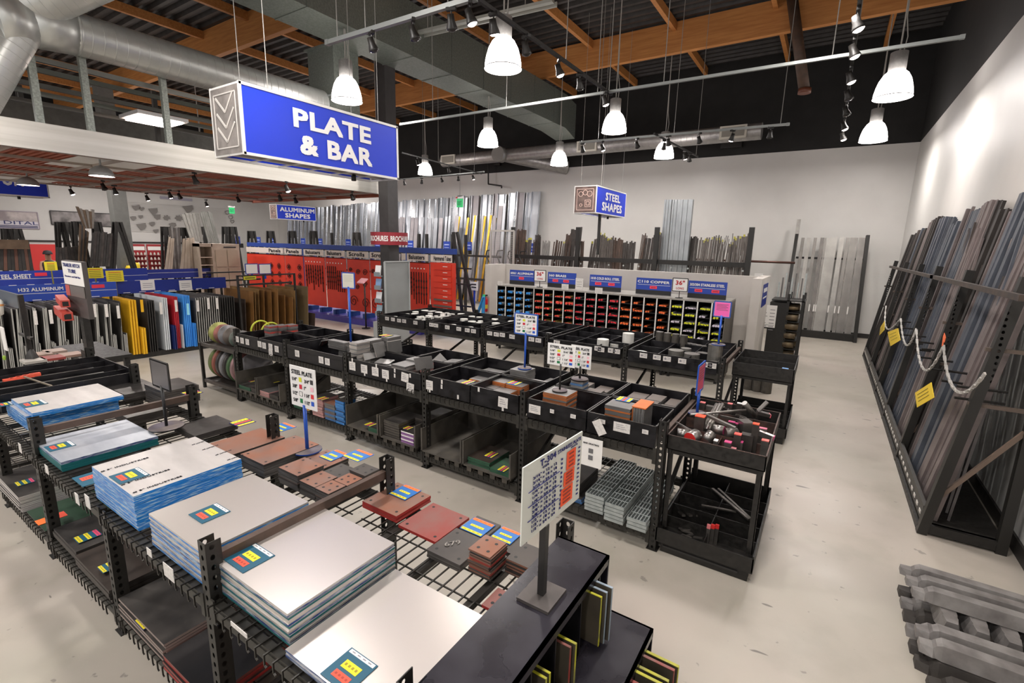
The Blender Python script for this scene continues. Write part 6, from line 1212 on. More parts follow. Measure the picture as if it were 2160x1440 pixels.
# ================================================================ hanging box signs
def boxsign(X, Y0, L, z0, h, dep, lines, label, extra=None, textfrac=(.1, .9)):
    """long blue face on +X side, picture face on -Y side; box frame open below"""
    t = thing('hanging_sign', (X-dep/2, Y0+L/2, z0), label, 'sign'); FR = cm('dcdad6', .4)
    MB().box((X-.012, Y0+.02, z0+.02), (X, Y0+L-.02, z0+h-.02)).build('blue_face', SIGNBLUE, t); MB().box((X-dep, Y0+.02, z0+.02), (X-dep+.012, Y0+L-.02, z0+h-.02)).build('rear_face', SIGNBLUE, t)
    b = MB()
    for x in (X-.006, X-dep+.006):
        for z in (z0+.01, z0+h-.01): b.box((x-.01, Y0, z-.014), (x+.012, Y0+L, z+.014))
        for y in (Y0+.01, Y0+L-.01): b.box((x-.01, y-.014, z0), (x+.012, y+.014, z0+h))
    for y in (Y0+.01, Y0+L-.01):
        for z in (z0+.01, z0+h-.01): b.box((X-dep, y-.01, z-.01), (X, y+.01, z+.01))
    b.build('frame', FR, t)
    b = MB()
    for k in range(1, 6): y = Y0+L*k/6; b.box((X-dep, y-.006, z0+.004), (X, y+.006, z0+.016))
    b.box((X-dep*.5-.006, Y0, z0+.004), (X-dep*.5+.006, Y0+L, z0+.016)).box((X-dep*.8, Y0+.1, z0+.03), (X-dep*.2, Y0+L-.1, z0+.045), 1); b.build('bottom_grid', [FR, cm('8d8a84', .5)], t)
    PF = mat('sepia_picture_face', '8f8883', '6d6763', .5, 0, 6) if extra else mat('dark_sepia_picture_face', '54423c', '74605a', .5, 0, 6); PL_ = cm('c9c4be' if extra else 'd8b9ad', .5)
    for y, s in ((Y0, -1), (Y0+L, 1)):
        MB().box((X-dep+.02, y-.004, z0+.02), (X-.02, y+.004, z0+h-.02)).build('end_picture', PF, t); b = MB(); yy = y+s*.006; w = dep
        for f in (.13, .87):
            b.box((X-w*f-.006, yy-.002, z0+h*.12), (X-w*f+.006, yy+.002, z0+h*.88)); zz = z0+h*(.12+.76*(f > .5)); b.box((X-w*.87, yy-.002, zz-.006), (X-w*.13, yy+.002, zz+.006))
        if extra == 'plate':
            for f in (.72, .5, .30): c = Vector((X-w*.5, yy, z0+h*f)); b.bar(c+Vector((-w*.3, 0, h*.12)), c+Vector((.0, 0, -h*.1)), .022, .004, 0, (0, 1, 0)); b.bar(c+Vector((0, 0, -h*.1)), c+Vector((w*.3, 0, h*.16)), .022, .004, 0, (0, 1, 0))
        else:
            for fx, fz, r in ((.3, .7, .1), (.5, .75, .09), (.7, .7, .09), (.68, .3, .05)): b.ring((X-w*fx, yy, z0+h*fz), r*h, .008, 14, R=Matrix.Rotation(math.pi/2, 3, 'X'), k=4)
            for s2 in (.07, .13): q = (X-w*.38, z0+h*.35); b.box((q[0]-s2*w, yy-.002, q[1]-s2*w), (q[0]-s2*w+.012, yy+.002, q[1]+s2*w)).box((q[0]+s2*w, yy-.002, q[1]-s2*w), (q[0]+s2*w+.012, yy+.002, q[1]+s2*w)).box((q[0]-s2*w, yy-.002, q[1]+s2*w), (q[0]+s2*w, yy+.002, q[1]+s2*w+.012)).box((q[0]-s2*w, yy-.002, q[1]-s2*w), (q[0]+s2*w, yy+.002, q[1]-s2*w+.012))
        b.build('picture_lines', PL_, t)
    U, V = Vector((0, 1, 0)), Vector((0, 0, 1)); a, c = textfrac; n = len(lines)
    for i, (s_, u0, u1, v0, v1) in enumerate(lines): text('lettering', s_, (X+.001, Y0+L*u0, z0+h*v0), U, V, L*(u1-u0), h*(v1-v0), mat('sign_letter_white', 'e9e7e6', rough=.5), t, .035, .003)
    for y in (Y0+L*.15, Y0+L*.85):
        for x in (X-.02, X-dep+.02): MB().tube((x, y, z0+h), (x, y, 7.9), .004, 5, caps=False).build('hanger_wire', cm('9b9994'), t)
    MB().tube((X-dep*.5, Y0+L*.75, z0-.06), (X-dep*.5, Y0+L*.75, z0+.02), .03, 8).build('joint_knob', BLACK, t); return t
boxsign(-5.0, 2.75, 2.07, 3.22, .67, .55, [('PLATE', .27, .78, .55, .84), ('& BAR', .30, .785, .15, .46)], 'big blue PLATE & BAR box sign hanging in front of the charcoal column', 'plate')
boxsign(-5.0, 11.4, 2.05, 3.22, .66, .60, [('STEEL', .28, .78, .54, .84), ('SHAPES', .18, .86, .14, .46)], 'blue STEEL SHAPES box sign hanging over the rod shelves')
boxsign(-20.0, 12.2, 1.9, 3.24, .62, .5, [('ALUMINUM', .08, .96, .54, .84), ('SHAPES', .2, .84, .14, .45)], 'blue ALUMINUM SHAPES box sign hanging under the far edge of the canopy')
p = oX(102, 398, -16.0)
t = boxsign(-16.0, p.y-1.95, 1.95, 3.24, .62, .5, [('ON', .60, .78, .35, .78)], 'blue sign ending in ON, cut off by the left edge of the photo')
p = oY(1265, 455, 11.9); tag(MB().box((p.x-.03, 11.88, 2.2), (p.x+.03, 11.94, 3.24)).build('sign_post', BLACK), 'thin black post under the steel shapes sign', 'post')
# exit signs
def exitsign(c, ax, label):
    t = thing('exit_sign', c, label, 'exit sign'); x, y, z = c; a = .12
    f = (lambda u, d, w: (x+u, y+d, z+w)) if ax == 'y' else (lambda u, d, w: (x+d, y+u, z+w)); s = -1 if ax == 'y' else 1
    def bx(u0, u1, d0, d1, w0, w1, m, nm): p, q = f(u0, d0, w0), f(u1, d1, w1); MB().box(tuple(map(min, p, q)), tuple(map(max, p, q))).build(nm, m, t)
    bx(-a, a, -.02, .02, -.15, .13, mat('exit_green', '28b468', rough=.4, emit=.3), 'green_panel'); bx(-a-.02, a+.02, -.04, .04, .13, .2, WHITE, 'housing'); bx(-a-.02, -a+.05, -.05, -.04, .14, .19, cm('b4322c'), 'red_light')
    U = Vector((1, 0, 0)) if ax == 'y' else Vector((0, 1, 0)); O = Vector(f(-a*.75, 0, -.08))+(Vector((0, -.021, 0)) if ax == 'y' else Vector((.021, 0, 0)))
    text('lettering', 'EXIT', O, U, (0, 0, 1), a*1.5, .13, cm('1f7a4c'), t, .02, .002); MB().tube((x, y, z+.2), (x, y, 7.9), .008, 5, caps=False).lathe((x, y, z+.2), [(0, .04), (.09, .03), (.1, 0)], 12).build('hanger', cm('7d7b76'), t)
exitsign((-10.62, 13, 3.74), 'y', 'green EXIT sign hanging in front of the aluminium profiles right of the column'); exitsign((-24.0, 12.4, 3.68), 'x', 'green EXIT sign hanging before the left wall, far from the column')
# ================================================================ column brochures
t = thing('brochure_band', (CX, CY, 2.35), 'dark red curved BROCHURES band wrapped round the charcoal column', 'sign'); b = MB(); vs = []; n = 20; R_ = .42
A0, A1 = math.radians(-140), math.radians(54)
for k in range(n+1): a = A0+(A1-A0)*k/n; vs += [(CX+R_*math.cos(a), CY+R_*math.sin(a), z) for z in (2.33, 2.61)]
for k in range(n+1): a = A0+(A1-A0)*k/n; vs += [(CX+(R_-.012)*math.cos(a), CY+(R_-.012)*math.sin(a), z) for z in (2.33, 2.61)]
m2 = 2*(n+1); fs = [(2*k, 2*k+2, 2*k+3, 2*k+1) for k in range(n)]+[(m2+2*k+1, m2+2*k+3, m2+2*k+2, m2+2*k) for k in range(n)]+[(2*k+1, 2*k+3, m2+2*k+3, m2+2*k+1) for k in range(n)]+[(2*k+2, 2*k, m2+2*k, m2+2*k+2) for k in range(n)]+[(0, 1, m2+1, m2), (2*n+1, 2*n, m2+2*n, m2+2*n+1)]
b.add(vs, fs); b.build('curved_panel', mat('maroon_panel', '8c1f2c', rough=.4), t); MB().box((CX-.4, CY-.01, 2.45), (CX+.4, CY+.01, 2.47)).box((CX-.01, CY-.4, 2.45), (CX+.01, CY+.4, 2.47)).build('bracket', BLACK, t)
for c_ in (-82, -4):
    o = text('lettering', 'BROCHURES', (0, 0, 0), (1, 0, 0), (0, 0, 1), .52, .12, WHITE, t, .03, 0)
    for v in o.data.vertices:
        q = v.co+wloc(t); a = math.radians(c_)+(q.x-.26)/R_; rr = R_+.004-q.y; v.co = Vector((CX+rr*math.cos(a), CY+rr*math.sin(a), 2.41+q.z))-wloc(t)
t = thing('brochure_stand', (CX+.2, CY, 0), 'tall blank grey panel with brochure pockets, standing against the charcoal column', 'display stand')
A, B = oX(811, 552, CX+.22), oX(864, 650, CX+.22); MB().box((CX+.18, A.y, .55), (CX+.215, B.y+.0, A.z)).build('panel', mat('grey_board', '8f9291', '868988', .5, 0, 2), t)
b = MB(); x_ = CX+.225
for p, q in (((x_, A.y, .55), (x_, A.y, A.z)), ((x_, B.y, .55), (x_, B.y, A.z)), ((x_, A.y, A.z), (x_, B.y, A.z))): b.bar(p, q, .03, .03)
b.build('edge_frame', cm('a9abaa', .4), t); MB().box((CX-.2, A.y-.02, .02), (CX+.2, B.y, .55)).build('base_cabinet', GREYM, t)
for k in range(4):
    z = 1.62-.3*k; MB().box((CX-.02, A.y-.10, z), (CX+.17, A.y-.02, z+.02)).box((CX-.02, A.y-.11, z), (CX+.17, A.y-.10, z+.1)).build('pocket', cm('7f878c', .3), t); tag(MB().obox((CX+.07, A.y-.06, z+.14), (.17, .02, .22), Matrix.Rotation(-.15, 3, 'X')).build('brochure', cm(('e6e6e6', '7d9cc4', 'dcdfe2', '96aab8')[k])), ORD[k]+' brochure stack from the top in the pockets beside the column', 'brochure')
# ================================================================ red display panels
YP = 9.62; zr = lambda a, b: (500+a/6, 480+b/6); zs = lambda a, b: (780+a/5.143, 400+b/5.143)
t = thing('header_plinth', (-13, 9.6, 0), 'long purple-blue plinth with a blue header beam carrying the red display panels', 'display stand'); PUR = mat('purple_blue_paint', '3d3b8f', '4a3f96', .35)
MB().box((-18.2, 9.15, 0), (-8.8, 10.3, .16)).build('plinth', PUR, t); X0, X1 = oY(522, 515, YP).x, oY(961, 524, YP).x; MB().box((X0, YP-.02, 2.12), (X1, YP+.06, 2.26)).build('header_beam', cm('25408c', .4), t)
x = X0+.3
while x < X1-.6: MB().box((x, YP+.1, .16), (x+.08, YP+.16, 2.12)).box((x, YP-.25, .16), (x+.1, YP+.1, .3)).build('post', cm('22407c', .4), t); x += .68
panels = [((160, 630), '', 'Panels', .58, 'far left red panel, half blank, headed Panels'), ((640, 862), 'P', 'Panels', 0, 'red panel headed Panels with small dark ornaments'), ((880, 1135), 'B', 'Balusters', 0, 'left red panel headed Balusters with slim twisted bars'), ((1150, 1405), 'B2', 'Balusters', 0, 'right red panel headed Balusters with two groups of bars, left of the blue pole'), ((1425, 1700), 'S', 'Scrolls', 0, 'red panel headed Scrolls with dark scroll shapes, left one'), ((1715, 1960), 'S', 'Scrolls', 0, 'red Scrolls panel partly hidden by the brochure stand')]
DK = cm('2b1c1a', .5, .3)
def hpanel(x0, x1, kind, head, blank, label, zb=.33):
    w = x1-x0; t = thing('red_display_board', ((x0+x1)/2, YP, zb), label, 'display board'); MB().box((x0, YP-.10, zb), (x1, YP-.08, 1.88)).box((x0, YP-.10, 1.86), (x1, YP-.02, 1.88)).build('red_panel', REDP, t)
    MB().box((x0+.02, YP-.12, 1.92), (x1-.02, YP-.1, 2.10)).build('header_card', cm('d6cbc2', .6), t)
    if head: text('lettering', head, (x0+w*(max(blank, .0)+.12*(1-blank)*1), YP-.12, 1.955), (1, 0, 0), (0, 0, 1), w*(1-blank)*.72, .12, INK, t, .03, .003)
    y = YP-.105
    def add(b, nm='ornament'): b.build(nm, DK, t)
    if kind in ('B', 'B2'):
        n = 8 if kind == 'B' else 9
        for k in range(n):
            xx = x0+w*(.1+.8*k/(n-1)); hi = 1.62-(.12 if kind == 'B2' and k > 4 else 0); lo = random.uniform(.72, 1.05) if kind == 'B' else (.9 if k < 5 else .85); b = MB().tube((xx, y-.01, lo), (xx, y-.01, hi), .011, 6)
            for j in range(3): zz = lo+(hi-lo)*(.3+.2*j); b.tube((xx, y-.01, zz), (xx, y-.01, zz+.05), .02, 6)
            add(b, 'baluster')
        for k in range(6): MB().box((x0+w*(.1+.14*k)-.02, y-.003, 1.70), (x0+w*(.1+.14*k)+.02, y, 1.735)).build('price_tag', PAPERW, t)
    elif kind == 'S':
        for fx, z, r in ((.15, 1.55, .07), (.5, 1.5, .09), (.82, 1.5, .1), (.45, 1.05, .08), (.8, 1.15, .1), (.25, .62, .18), (.8, .6, .16)):
            b = MB(); pts = []
            for k in range(26): a = k*.42; rr = r*(1-k/30); pts.append(Vector((x0+w*fx+rr*math.cos(a), y-.01, z+rr*math.sin(a))))
            b.path(pts, .009, 5); add(b, 'scroll')
    elif kind == 'P' or blank:
        for k in range(8):
            cx = x0+w*(.2+.6*(k % 2)) if not blank else x0+w*(.66+.2*(k % 2)); z = 1.5-.28*(k//2); b = MB()
            for a in range(4): b.ring((cx+.05*math.cos(a*1.57), y-.01, z+.05*math.sin(a*1.57)), .05, .007, 10, R=Matrix.Rotation(math.pi/2, 3, 'X'), k=4)
            add(b)
    return t
for (a, c), kind, head, blank, l in panels: hpanel(oY(*zr(a, 340), YP).x, oY(*zr(c, 340), YP).x, kind, head, blank, l)
hpanel(oY(*zs(430, 740), YP).x, oY(*zs(668, 740), YP).x, 'B', 'Balusters', 0, 'red panel headed Balusters right of the column'); hpanel(oY(*zs(372, 740), YP).x, oY(*zs(425, 740), YP).x, '', '', 0, 'narrow strip of red panel just right of the column')
x0, x1 = oY(*zs(690, 740), YP).x, oY(*zs(930, 740), YP).x; t = thing('drawer_cabinet', ((x0+x1)/2, YP, .2), 'tall red drawer cabinet headed Hammered Tubes at the right end of the red displays', 'cabinet'); MB().box((x0, YP-.12, .2), (x1, YP+.02, 1.9)).build('body', REDP, t); MB().box((x0+.02, YP-.13, 1.92), (x1-.02, YP-.11, 2.10)).build('header_card', cm('d6cbc2', .6), t)
text('lettering', 'Hammered Tubes', (x0+.13, YP-.13, 1.95), (1, 0, 0), (0, 0, 1), x1-x0-.17, .12, INK, t, .03, .003)
for k in range(10):
    z = 1.72-.155*k; o = MB().box((x0+.14, YP-.14, z), (x1-.03, YP-.12, z+.14)).build('drawer', REDP, t); MB().box((x0+.45, YP-.145, z+.08), (x0+.6, YP-.14, z+.095)).build('label_slot', PAPERW, o)
    if k > 4: MB().box((x0+.16, YP-.18-.02*(k-5), z-.02), (x1+.0, YP-.14, z+.02)).build('pulled_bar', cm('5d5450', .5), o)
# small pamphlet post in front of the panels
p = oY(1195-0, 0, 9); q = oY(778, 684, 9.0); t = thing('pamphlet_stand', (q.x, 8.9, 0), 'thin black post with a tilted pink pamphlet tray in front of the Scrolls panel', 'sign stand')
MB().lathe((q.x, 8.9, 0), [(0, 0), (.12, 0), (.12, .02), (0, .02)], 18).tube((q.x, 8.9, .02), (q.x, 8.9, 1.25), .02, 8).build('post', BLACK, t); MB().obox((q.x-.02, 8.85, 1.33), (.26, .2, .03), Matrix.Rotation(.6, 3, 'X')).build('tray', cm('e7a9b0', .5), t)
# ================================================================ aluminium profiles along the back wall
AM = [mat('mill_aluminium_a', 'c9cbcd', 'aeb1b6', .24, 1, 2.2, .25, (1, 1, .5), rough2=.34, bscale=2.6), mat('mill_aluminium_b', 'bcbfc4', 'a3a6ab', .3, 1, 2.5, .2, (1, 1, .4), rough2=.4, bscale=3), mat('mill_aluminium_c', 'a9a4a6', '9b9699', .5, .5, 3)]
BRS = mat('brass_strip', 'd8b24a', 'c49a34', .3, .9, 3)
random.seed(21); x = -26.4; i = 0
while x < -9.9:
    w = random.choice((.12, .2, .3, .36)); zt = 4.12+(x+26.4)/16.5*.36+random.uniform(-.06, .03); m = AM[random.choice((0, 0, 1, 1, 2) if x > -14 else (0, 0, 1))]
    if -14.6 < x < -9.9 and random.random() < .12: x += .12; continue
    b = MB().bar((x+w/2, YB-.5, .05), (x+w/2+random.uniform(-.05, .05), YB-.12, zt), w*.96, .02, 0, (0, 1, 0)); b.bar((x+.01, YB-.53, .05), (x+.01, YB-.15, zt), .015, .06, 0, (0, 1, 0)); b.bar((x+w-.01, YB-.53, .05), (x+w-.01, YB-.15, zt), .015, .06, 0, (0, 1, 0))
    tag(b.build('aluminium_profile', m), 'tall shiny aluminium profile leaning on the back wall', 'aluminium profile', 'tall aluminium profiles along the back wall'); x += w+.005; i += 1
x = -17.6
while x < -10.5:
    w = random.choice((.08, .12, .2)); br = -14.2 < x < -11.5 and random.random() < .4; w = .09 if br else w; zt = (3.45 if x < -11.2 else random.choice((2.2, 3.9, 4.0)))+random.uniform(-.05, .08); lean = random.uniform(-.05, .12)+(.25 if br else 0)
    b = MB().bar((x, 15.6, .1), (x+lean, 15.95, zt), w, .03, 0, (0, 1, 0)); tag(b.build('metal_strip', BRS if br else AM[random.choice((1, 2, 2))]), 'golden brass strip standing among the shorter profiles right of the column' if br else 'shorter pale metal profile standing in front of the tall aluminium', 'metal profile', 'golden brass strips right of the column' if br else 'shorter profiles in front of the tall aluminium'); x += w+random.uniform(.02, .12)
t = thing('profile_rack', (-14, 15.2, 0), 'black punched rack frames holding the aluminium profiles', 'rack')
for px in (610, 655, 700, 752, 884, 900, 955): c = oY(px, 500, 15.0); MB().box((c.x-.05, 14.95, 0), (c.x+.05, 15.05, 2.75)).build('upright_post', PUNCH, t)
MB().box((-24, 15.0, 1.0), (-10.3, 15.06, 1.08)).build('rail', BLACK, t); MB().box((-24, 15.0, 1.9), (-10.3, 15.06, 1.98)).build('rail', BLACK, t)
for px, h_ in ((972, 640), (985, 655), (990, 640)): pass
t = thing('end_rack', (-9.9, 12.4, 0), 'black punched leaning rack frame right of the red drawer cabinet', 'rack')
for (a, c) in (((-9.75, 12.1, 0), (-10.15, 12.1, 2.75)), ((-9.2, 12.1, 0), (-10.0, 12.1, 2.75)), ((-10.6, 13.3, 0), (-10.6, 13.3, 2.7))): MB().bar(a, c, .09, .07, 0, (0, 1, 0)).build('upright_post', PUNCH, t)
for z in (.4, 1.1, 1.6): MB().box((-10.5, 12.05, z), (-9.4, 12.09, z+.05)).build('arm', BLACK, t)
for k, (px, py) in enumerate(((1019, 700), (1029, 0), (1041, 0), (1054, 0))):
    xx = -9.1+.42*k; tag(MB().path([Vector((xx, 12.6, .3)), Vector((xx+.05, 12.6, 1.0)), Vector((xx+.1, 12.6, 1.7)), Vector((xx-.12, 12.6, 2.05)), Vector((xx-.08, 12.6, 2.2)), Vector((xx+.1, 12.6, 2.22))], .018, 6).build('hooked_rod', BLACK), ORD[k]+' from the left of the dark hooked rods in front of the tall profiles', 'rod')
tp = oY(1000, 603, 12.4); t = thing('tag_post', (tp.x, 12.4, 0), 'small white notice on a blue post before the tall aluminium profiles', 'sign stand'); MB().box((tp.x-.16, 12.38, tp.z-.14), (tp.x+.16, 12.4, tp.z+.14)).build('card', PAPERW, t); MB().box((tp.x-.03, 12.4, 0), (tp.x+.03, 12.43, tp.z)).build('post', BLUE, t)
for j in range(2): text('lettering', ('5" MIN', 'CHARGE')[j], (tp.x-.1, 12.38, tp.z+.03-.09*j), (1, 0, 0), (0, 0, 1), .2, .05, INK, t, .02, .002) if False else MB().box((tp.x-.1, 12.376, tp.z+.03-.09*j), (tp.x+.1, 12.379, tp.z+.07-.09*j)).build('printed_line', INK, t)
t = thing('mesh_screen', (-7.8, 11.5, 0), 'pale welded wire mesh screen standing left of the tall bar rack', 'screen'); GW = cm('b9b5ae', .4, .4); b = MB()
for p, q in (((-8.25, 11.5, .02), (-8.25, 11.5, 2.78)), ((-7.45, 11.5, .02), (-7.45, 11.5, 2.78)), ((-8.25, 11.5, 2.78), (-7.45, 11.5, 2.78)), ((-8.25, 11.5, .04), (-7.45, 11.5, .04))): b.bar(p, q, .05, .03, 0, (0, 1, .01))
b.build('frame', GW, t); b = MB()
for k in range(1, 54): b.box((-8.25, 11.497, .05*k), (-7.45, 11.503, .05*k+.006 if k < 38 else .05*k+.006))
for k in range(1, 20): b.box((-8.25+.04*k, 11.494, .05), (-8.25+.04*k+.005, 11.5, 2.75))
b.build('wire_mesh', GW, t)
for x, z, y, l in [((oY(px, 515, 14.8) if px > 590 else oX(px, 515, -21)).x, 2.3, (14.8 if px > 590 else oX(px, 515, -21).y), l) for px, l in ((503, 'first'), (546, 'second'), (576, 'third'), (640, 'fourth'), (676, 'fifth'), (735, 'sixth'), (797, 'seventh'), (866, 'eighth'), (943, 'ninth'), (988, 'tenth'), (1106, 'eleventh'), (1128, 'twelfth'))]:
    t = thing('blue_tag', (x, y, z-.15), l+' small blue name tag from the left above the red panels', 'tag'); MB().box((x-.17, y-.02, z-.15), (x+.17, y, z+.17)).build('card', cm('1f3f9e', .5), t); MB().box((x-.12, y-.025, z+.02), (x+.12, y-.02, z+.06)).box((x-.12, y-.025, z-.08), (x+.12, y-.02, z-.06)).build('printed_line', cm('a9b6dd'), t); MB().box((x-.01, y, z-.3), (x+.01, y+.2, z-.12)).build('stem', BLACK, t)
# ================================================================ upright sheet racks on the left
def sheetrack(XA, XB_, y0, y1, label, ht=1.0):
    t = thing('sheet_rack', ((XA+XB_)/2, (y0+y1)/2, 0), label, 'rack')
    MB().box((XB_, y0, .0), (XA, y1, .10)).build('base', BLACK, t)
    for z in (.55, 1.1): MB().box((XB_, y0, z), (XB_+.05, y1, z+.05)).build('rear_rail', BLACK, t)
    y = y0; 
    while y < y1+.01: MB().box((XB_, y-.02, .1), (XB_+.05, y+.02, 1.22)).build('rear_post', BLACK, t); MB().box((XA-.35, y-.01, .1), (XA-.31, y+.01, .75)).build('front_divider', BLACK, t); y += (y1-y0)/6
    return t
sheetrack(-11.25, -12.65, .9, 5.6, 'black rack of upright metal sheets in front of the blue boards')
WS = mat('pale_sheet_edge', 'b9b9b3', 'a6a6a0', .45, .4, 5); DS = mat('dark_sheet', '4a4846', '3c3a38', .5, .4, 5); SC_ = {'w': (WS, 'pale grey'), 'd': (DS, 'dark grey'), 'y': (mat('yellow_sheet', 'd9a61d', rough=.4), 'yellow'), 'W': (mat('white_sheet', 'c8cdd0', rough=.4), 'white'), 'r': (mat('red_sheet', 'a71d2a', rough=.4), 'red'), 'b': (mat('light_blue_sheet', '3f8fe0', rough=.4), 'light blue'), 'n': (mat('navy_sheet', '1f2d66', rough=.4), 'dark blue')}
def sheet(y, c, x1=-11.22, ln=1.35, z1=1.15, z0=.1, th=.012, tilt=0.0, label=None, grp=None):
    m, n = SC_[c] if isinstance(c, str) else c; b = MB(); b.box((x1-ln, 0, z0), (x1, th, z1)); b.m[-4] = 1; R = Matrix.Rotation(tilt, 3, 'X')
    for v in b.v: q = R @ Vector((0, v.y, v.z-z0)); v.y, v.z = q.y+y, q.z+z0
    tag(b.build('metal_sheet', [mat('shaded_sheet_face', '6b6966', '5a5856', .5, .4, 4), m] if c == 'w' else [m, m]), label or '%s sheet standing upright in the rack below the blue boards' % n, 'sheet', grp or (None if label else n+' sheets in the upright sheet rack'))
random.seed(3); y = .95; T_ = -.03
while y < 3.6:
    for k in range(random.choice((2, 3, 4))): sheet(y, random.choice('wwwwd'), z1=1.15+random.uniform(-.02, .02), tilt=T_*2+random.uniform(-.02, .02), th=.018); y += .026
    for k in range(random.choice((1, 2, 3))): sheet(y, 'w', x1=-11.16, ln=.45, z1=.52+random.uniform(0, .04), tilt=T_, label='short sheet strip standing at the front of the sheet rack', grp='short front strips of the sheet rack'); y += .02
    y += .03+random.random()*.03
for k in range(3): sheet(3.66+.045*k, 'y', z1=1.17, tilt=T_, th=.03)
for k in range(2): sheet(3.80+.04*k, 'y', x1=-11.14, ln=.6, z1=.62, tilt=T_, th=.03, label=('left' if k == 0 else 'right')+' short yellow sheet at the foot of the tall yellow ones')
for k in range(4): sheet(3.95+.04*k, 'd', z1=1.14, tilt=T_)
for k in range(3): sheet(4.22+.035*k, 'W', z1=1.17, tilt=T_, th=.022)
for k in range(2): sheet(4.36+.03*k, 'n', x1=-11.14, ln=.5, z1=.6, tilt=T_, label=('left' if k == 0 else 'right')+' short navy sheet between the white and red ones')
for k in range(3): sheet(4.42+.03*k, 'r', z1=1.18, tilt=T_, th=.022)
sheet(4.52, 'W', x1=-11.14, ln=.5, z1=.6, label='short white sheet right of the red ones', tilt=T_)
for k in range(4): sheet(4.60+.035*k, 'b', z1=1.19, tilt=T_, th=.024)
for k in range(2): sheet(4.74+.03*k, 'b', x1=-11.14, ln=.5, z1=.6, label=('left' if k == 0 else 'right')+' short blue sheet at the foot of the light blue ones', tilt=T_)
y = 4.84
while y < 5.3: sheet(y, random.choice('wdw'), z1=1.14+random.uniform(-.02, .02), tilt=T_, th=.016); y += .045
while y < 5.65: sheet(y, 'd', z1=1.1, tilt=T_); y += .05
# small price flags on the sheets
for k, (px, py) in enumerate(((172, 660), (200, 655), (225, 655), (250, 658), (300, 645), (340, 650), (372, 645), (397, 652), (418, 645), (440, 640), (458, 640), (108, 668), (75, 670))):
    p = oX(px, py, -11.12); tag(MB().obox((-11.13, p.y, p.z), (.01, .045, .24), Matrix.Rotation(T_, 3, 'X')).build('price_flag', SC_['y'][0] if k == 4 else (cm('8fd3e8') if k == 7 else PAPER)), 'small upright price flag on the front edge of a sheet' if k not in (4, 7) else ('yellow price flag on the yellow sheets' if k == 4 else 'pale blue price flag on the light blue sheets'), 'price flag', 'white price flags on the sheet rack' if k not in (4, 7) else None)
# blue boards
def board(X, q0, q1, zb, zt, label, m=NAVY, line=None, txt=None, red=None, dashes=True):
    y0, y1 = q0, q1; t = thing('header_board', (X, (y0+y1)/2, zb), label, 'board'); MB().box((X-.02, y0, zb), (X, y1, zt)).build('board', m, t)
    for y in (y0+.1, y1-.1): MB().box((X-.06, y-.02, 0.1), (X-.02, y+.02, zt)).build('post', BLACK, t)
    if line: MB().box((X, y0, zb+(zt-zb)*line), (X+.003, y1, zb+(zt-zb)*line+.008)).build('white_rule', WHITE, t)
    if dashes:
        y = y0+.1; b = MB()
        while y < y1-.2: b.box((X, y, zb+.012), (X+.003, y+.12, zb+.024)); y += .28
        b.build('printed_dashes', WHITE, t)
    if txt: s_, ya, yb, za, zb_ = txt; text('lettering', s_, (X, ya, za), (0, 1, 0), (0, 0, 1), yb-ya, zb_-za, WHITE, t, .025, .003)
    if red: MB().box((X, red[0], zb+(zt-zb)*.62), (X+.004, red[0]+.2, zb+(zt-zb)*.85)).build('red_price', cm('e2344a'), t)
    return t
t = board(-12.3, 3.88, 6.06, 1.2, 1.46, 'long royal-blue board with two white notices above the coloured sheets')
for px, l in ((312, 'left'), (392, 'right')):
    p = oX(px, 602, -12.28); b = MB().box((-12.29, p.y-.13, p.z-.1), (-12.285, p.y+.13, p.z+.12))
    for k in range(3): b.box((-12.285, p.y-.09, p.z-.04+.04*k), (-12.283, p.y+.09, p.z-.03+.04*k), 1)
    tag(b.build('notice', [PAPERW, cm('8c8a90')]), l+' white notice on the royal-blue board above the coloured sheets', 'notice')
a, c = oX(38, 612, -11.9), oX(134, 612, -11.9)
board(-11.9, 1.0, 3.75, 1.2, 1.49, 'blue H32 ALUMINUM board above the grey sheets', cm('2446a8', .45), .45, ('H32 ALUMINUM', a.y, c.y, 1.375, 1.44), (oX(193, 603, -11.9).y,))
a, c = oX(0, 580, -14.5), oX(66, 580, -14.5)
board(-14.5, 1.5, 5.25, 1.28, 1.60, 'blue STEEL SHEET board, second behind the sheets', cm('22389a', .45), .45, ('STEEL SHEET', a.y-.1, c.y, 1.44, 1.53), (oX(73, 578, -14.5).y,))
t = board(-17.2, 5.1, 8.1, 1.12, 1.40, 'dark blue board partly hidden behind the royal-blue one', NAVY, .6, None, None, False); sheetrack(-14.0, -15.4, 1.6, 5.2, 'second black sheet rack, mostly hidden behind the first one')
for k in range(40): sheet(1.7+.085*k, random.choice('wdd'), x1=-14.05, z1=1.15, tilt=T_, label='sheet standing in the second, mostly hidden sheet rack', grp='sheets in the second sheet rack')
for q, X, l in (((92, 122, 552, 570), -13.6, 'leftmost yellow notice clipped above the blue boards'), ((181, 219, 565, 586), -12.6, 'middle yellow notice clipped above the blue boards'), ((222, 262, 571, 593), -12.2, 'rightmost yellow notice clipped on the royal-blue board')):
    A, B = oX(q[0], q[2], X), oX(q[1], q[3], X); b = MB().box((X, A.y, B.z), (X+.006, B.y, A.z))
    for k in range(5): z = A.z-.03-(A.z-B.z)*.17*k; b.box((X+.006, A.y+.04, z-.012), (X+.008, B.y-.04, z), 1 if k else 2)
    b.box((X-.02, (A.y+B.y)/2-.01, B.z-.3), (X, (A.y+B.y)/2+.01, B.z+.1), 1); tag(b.build('yellow_notice', [cm('e3d22c', .5), cm('7a7430'), cm('c8402c')]), l, 'notice')
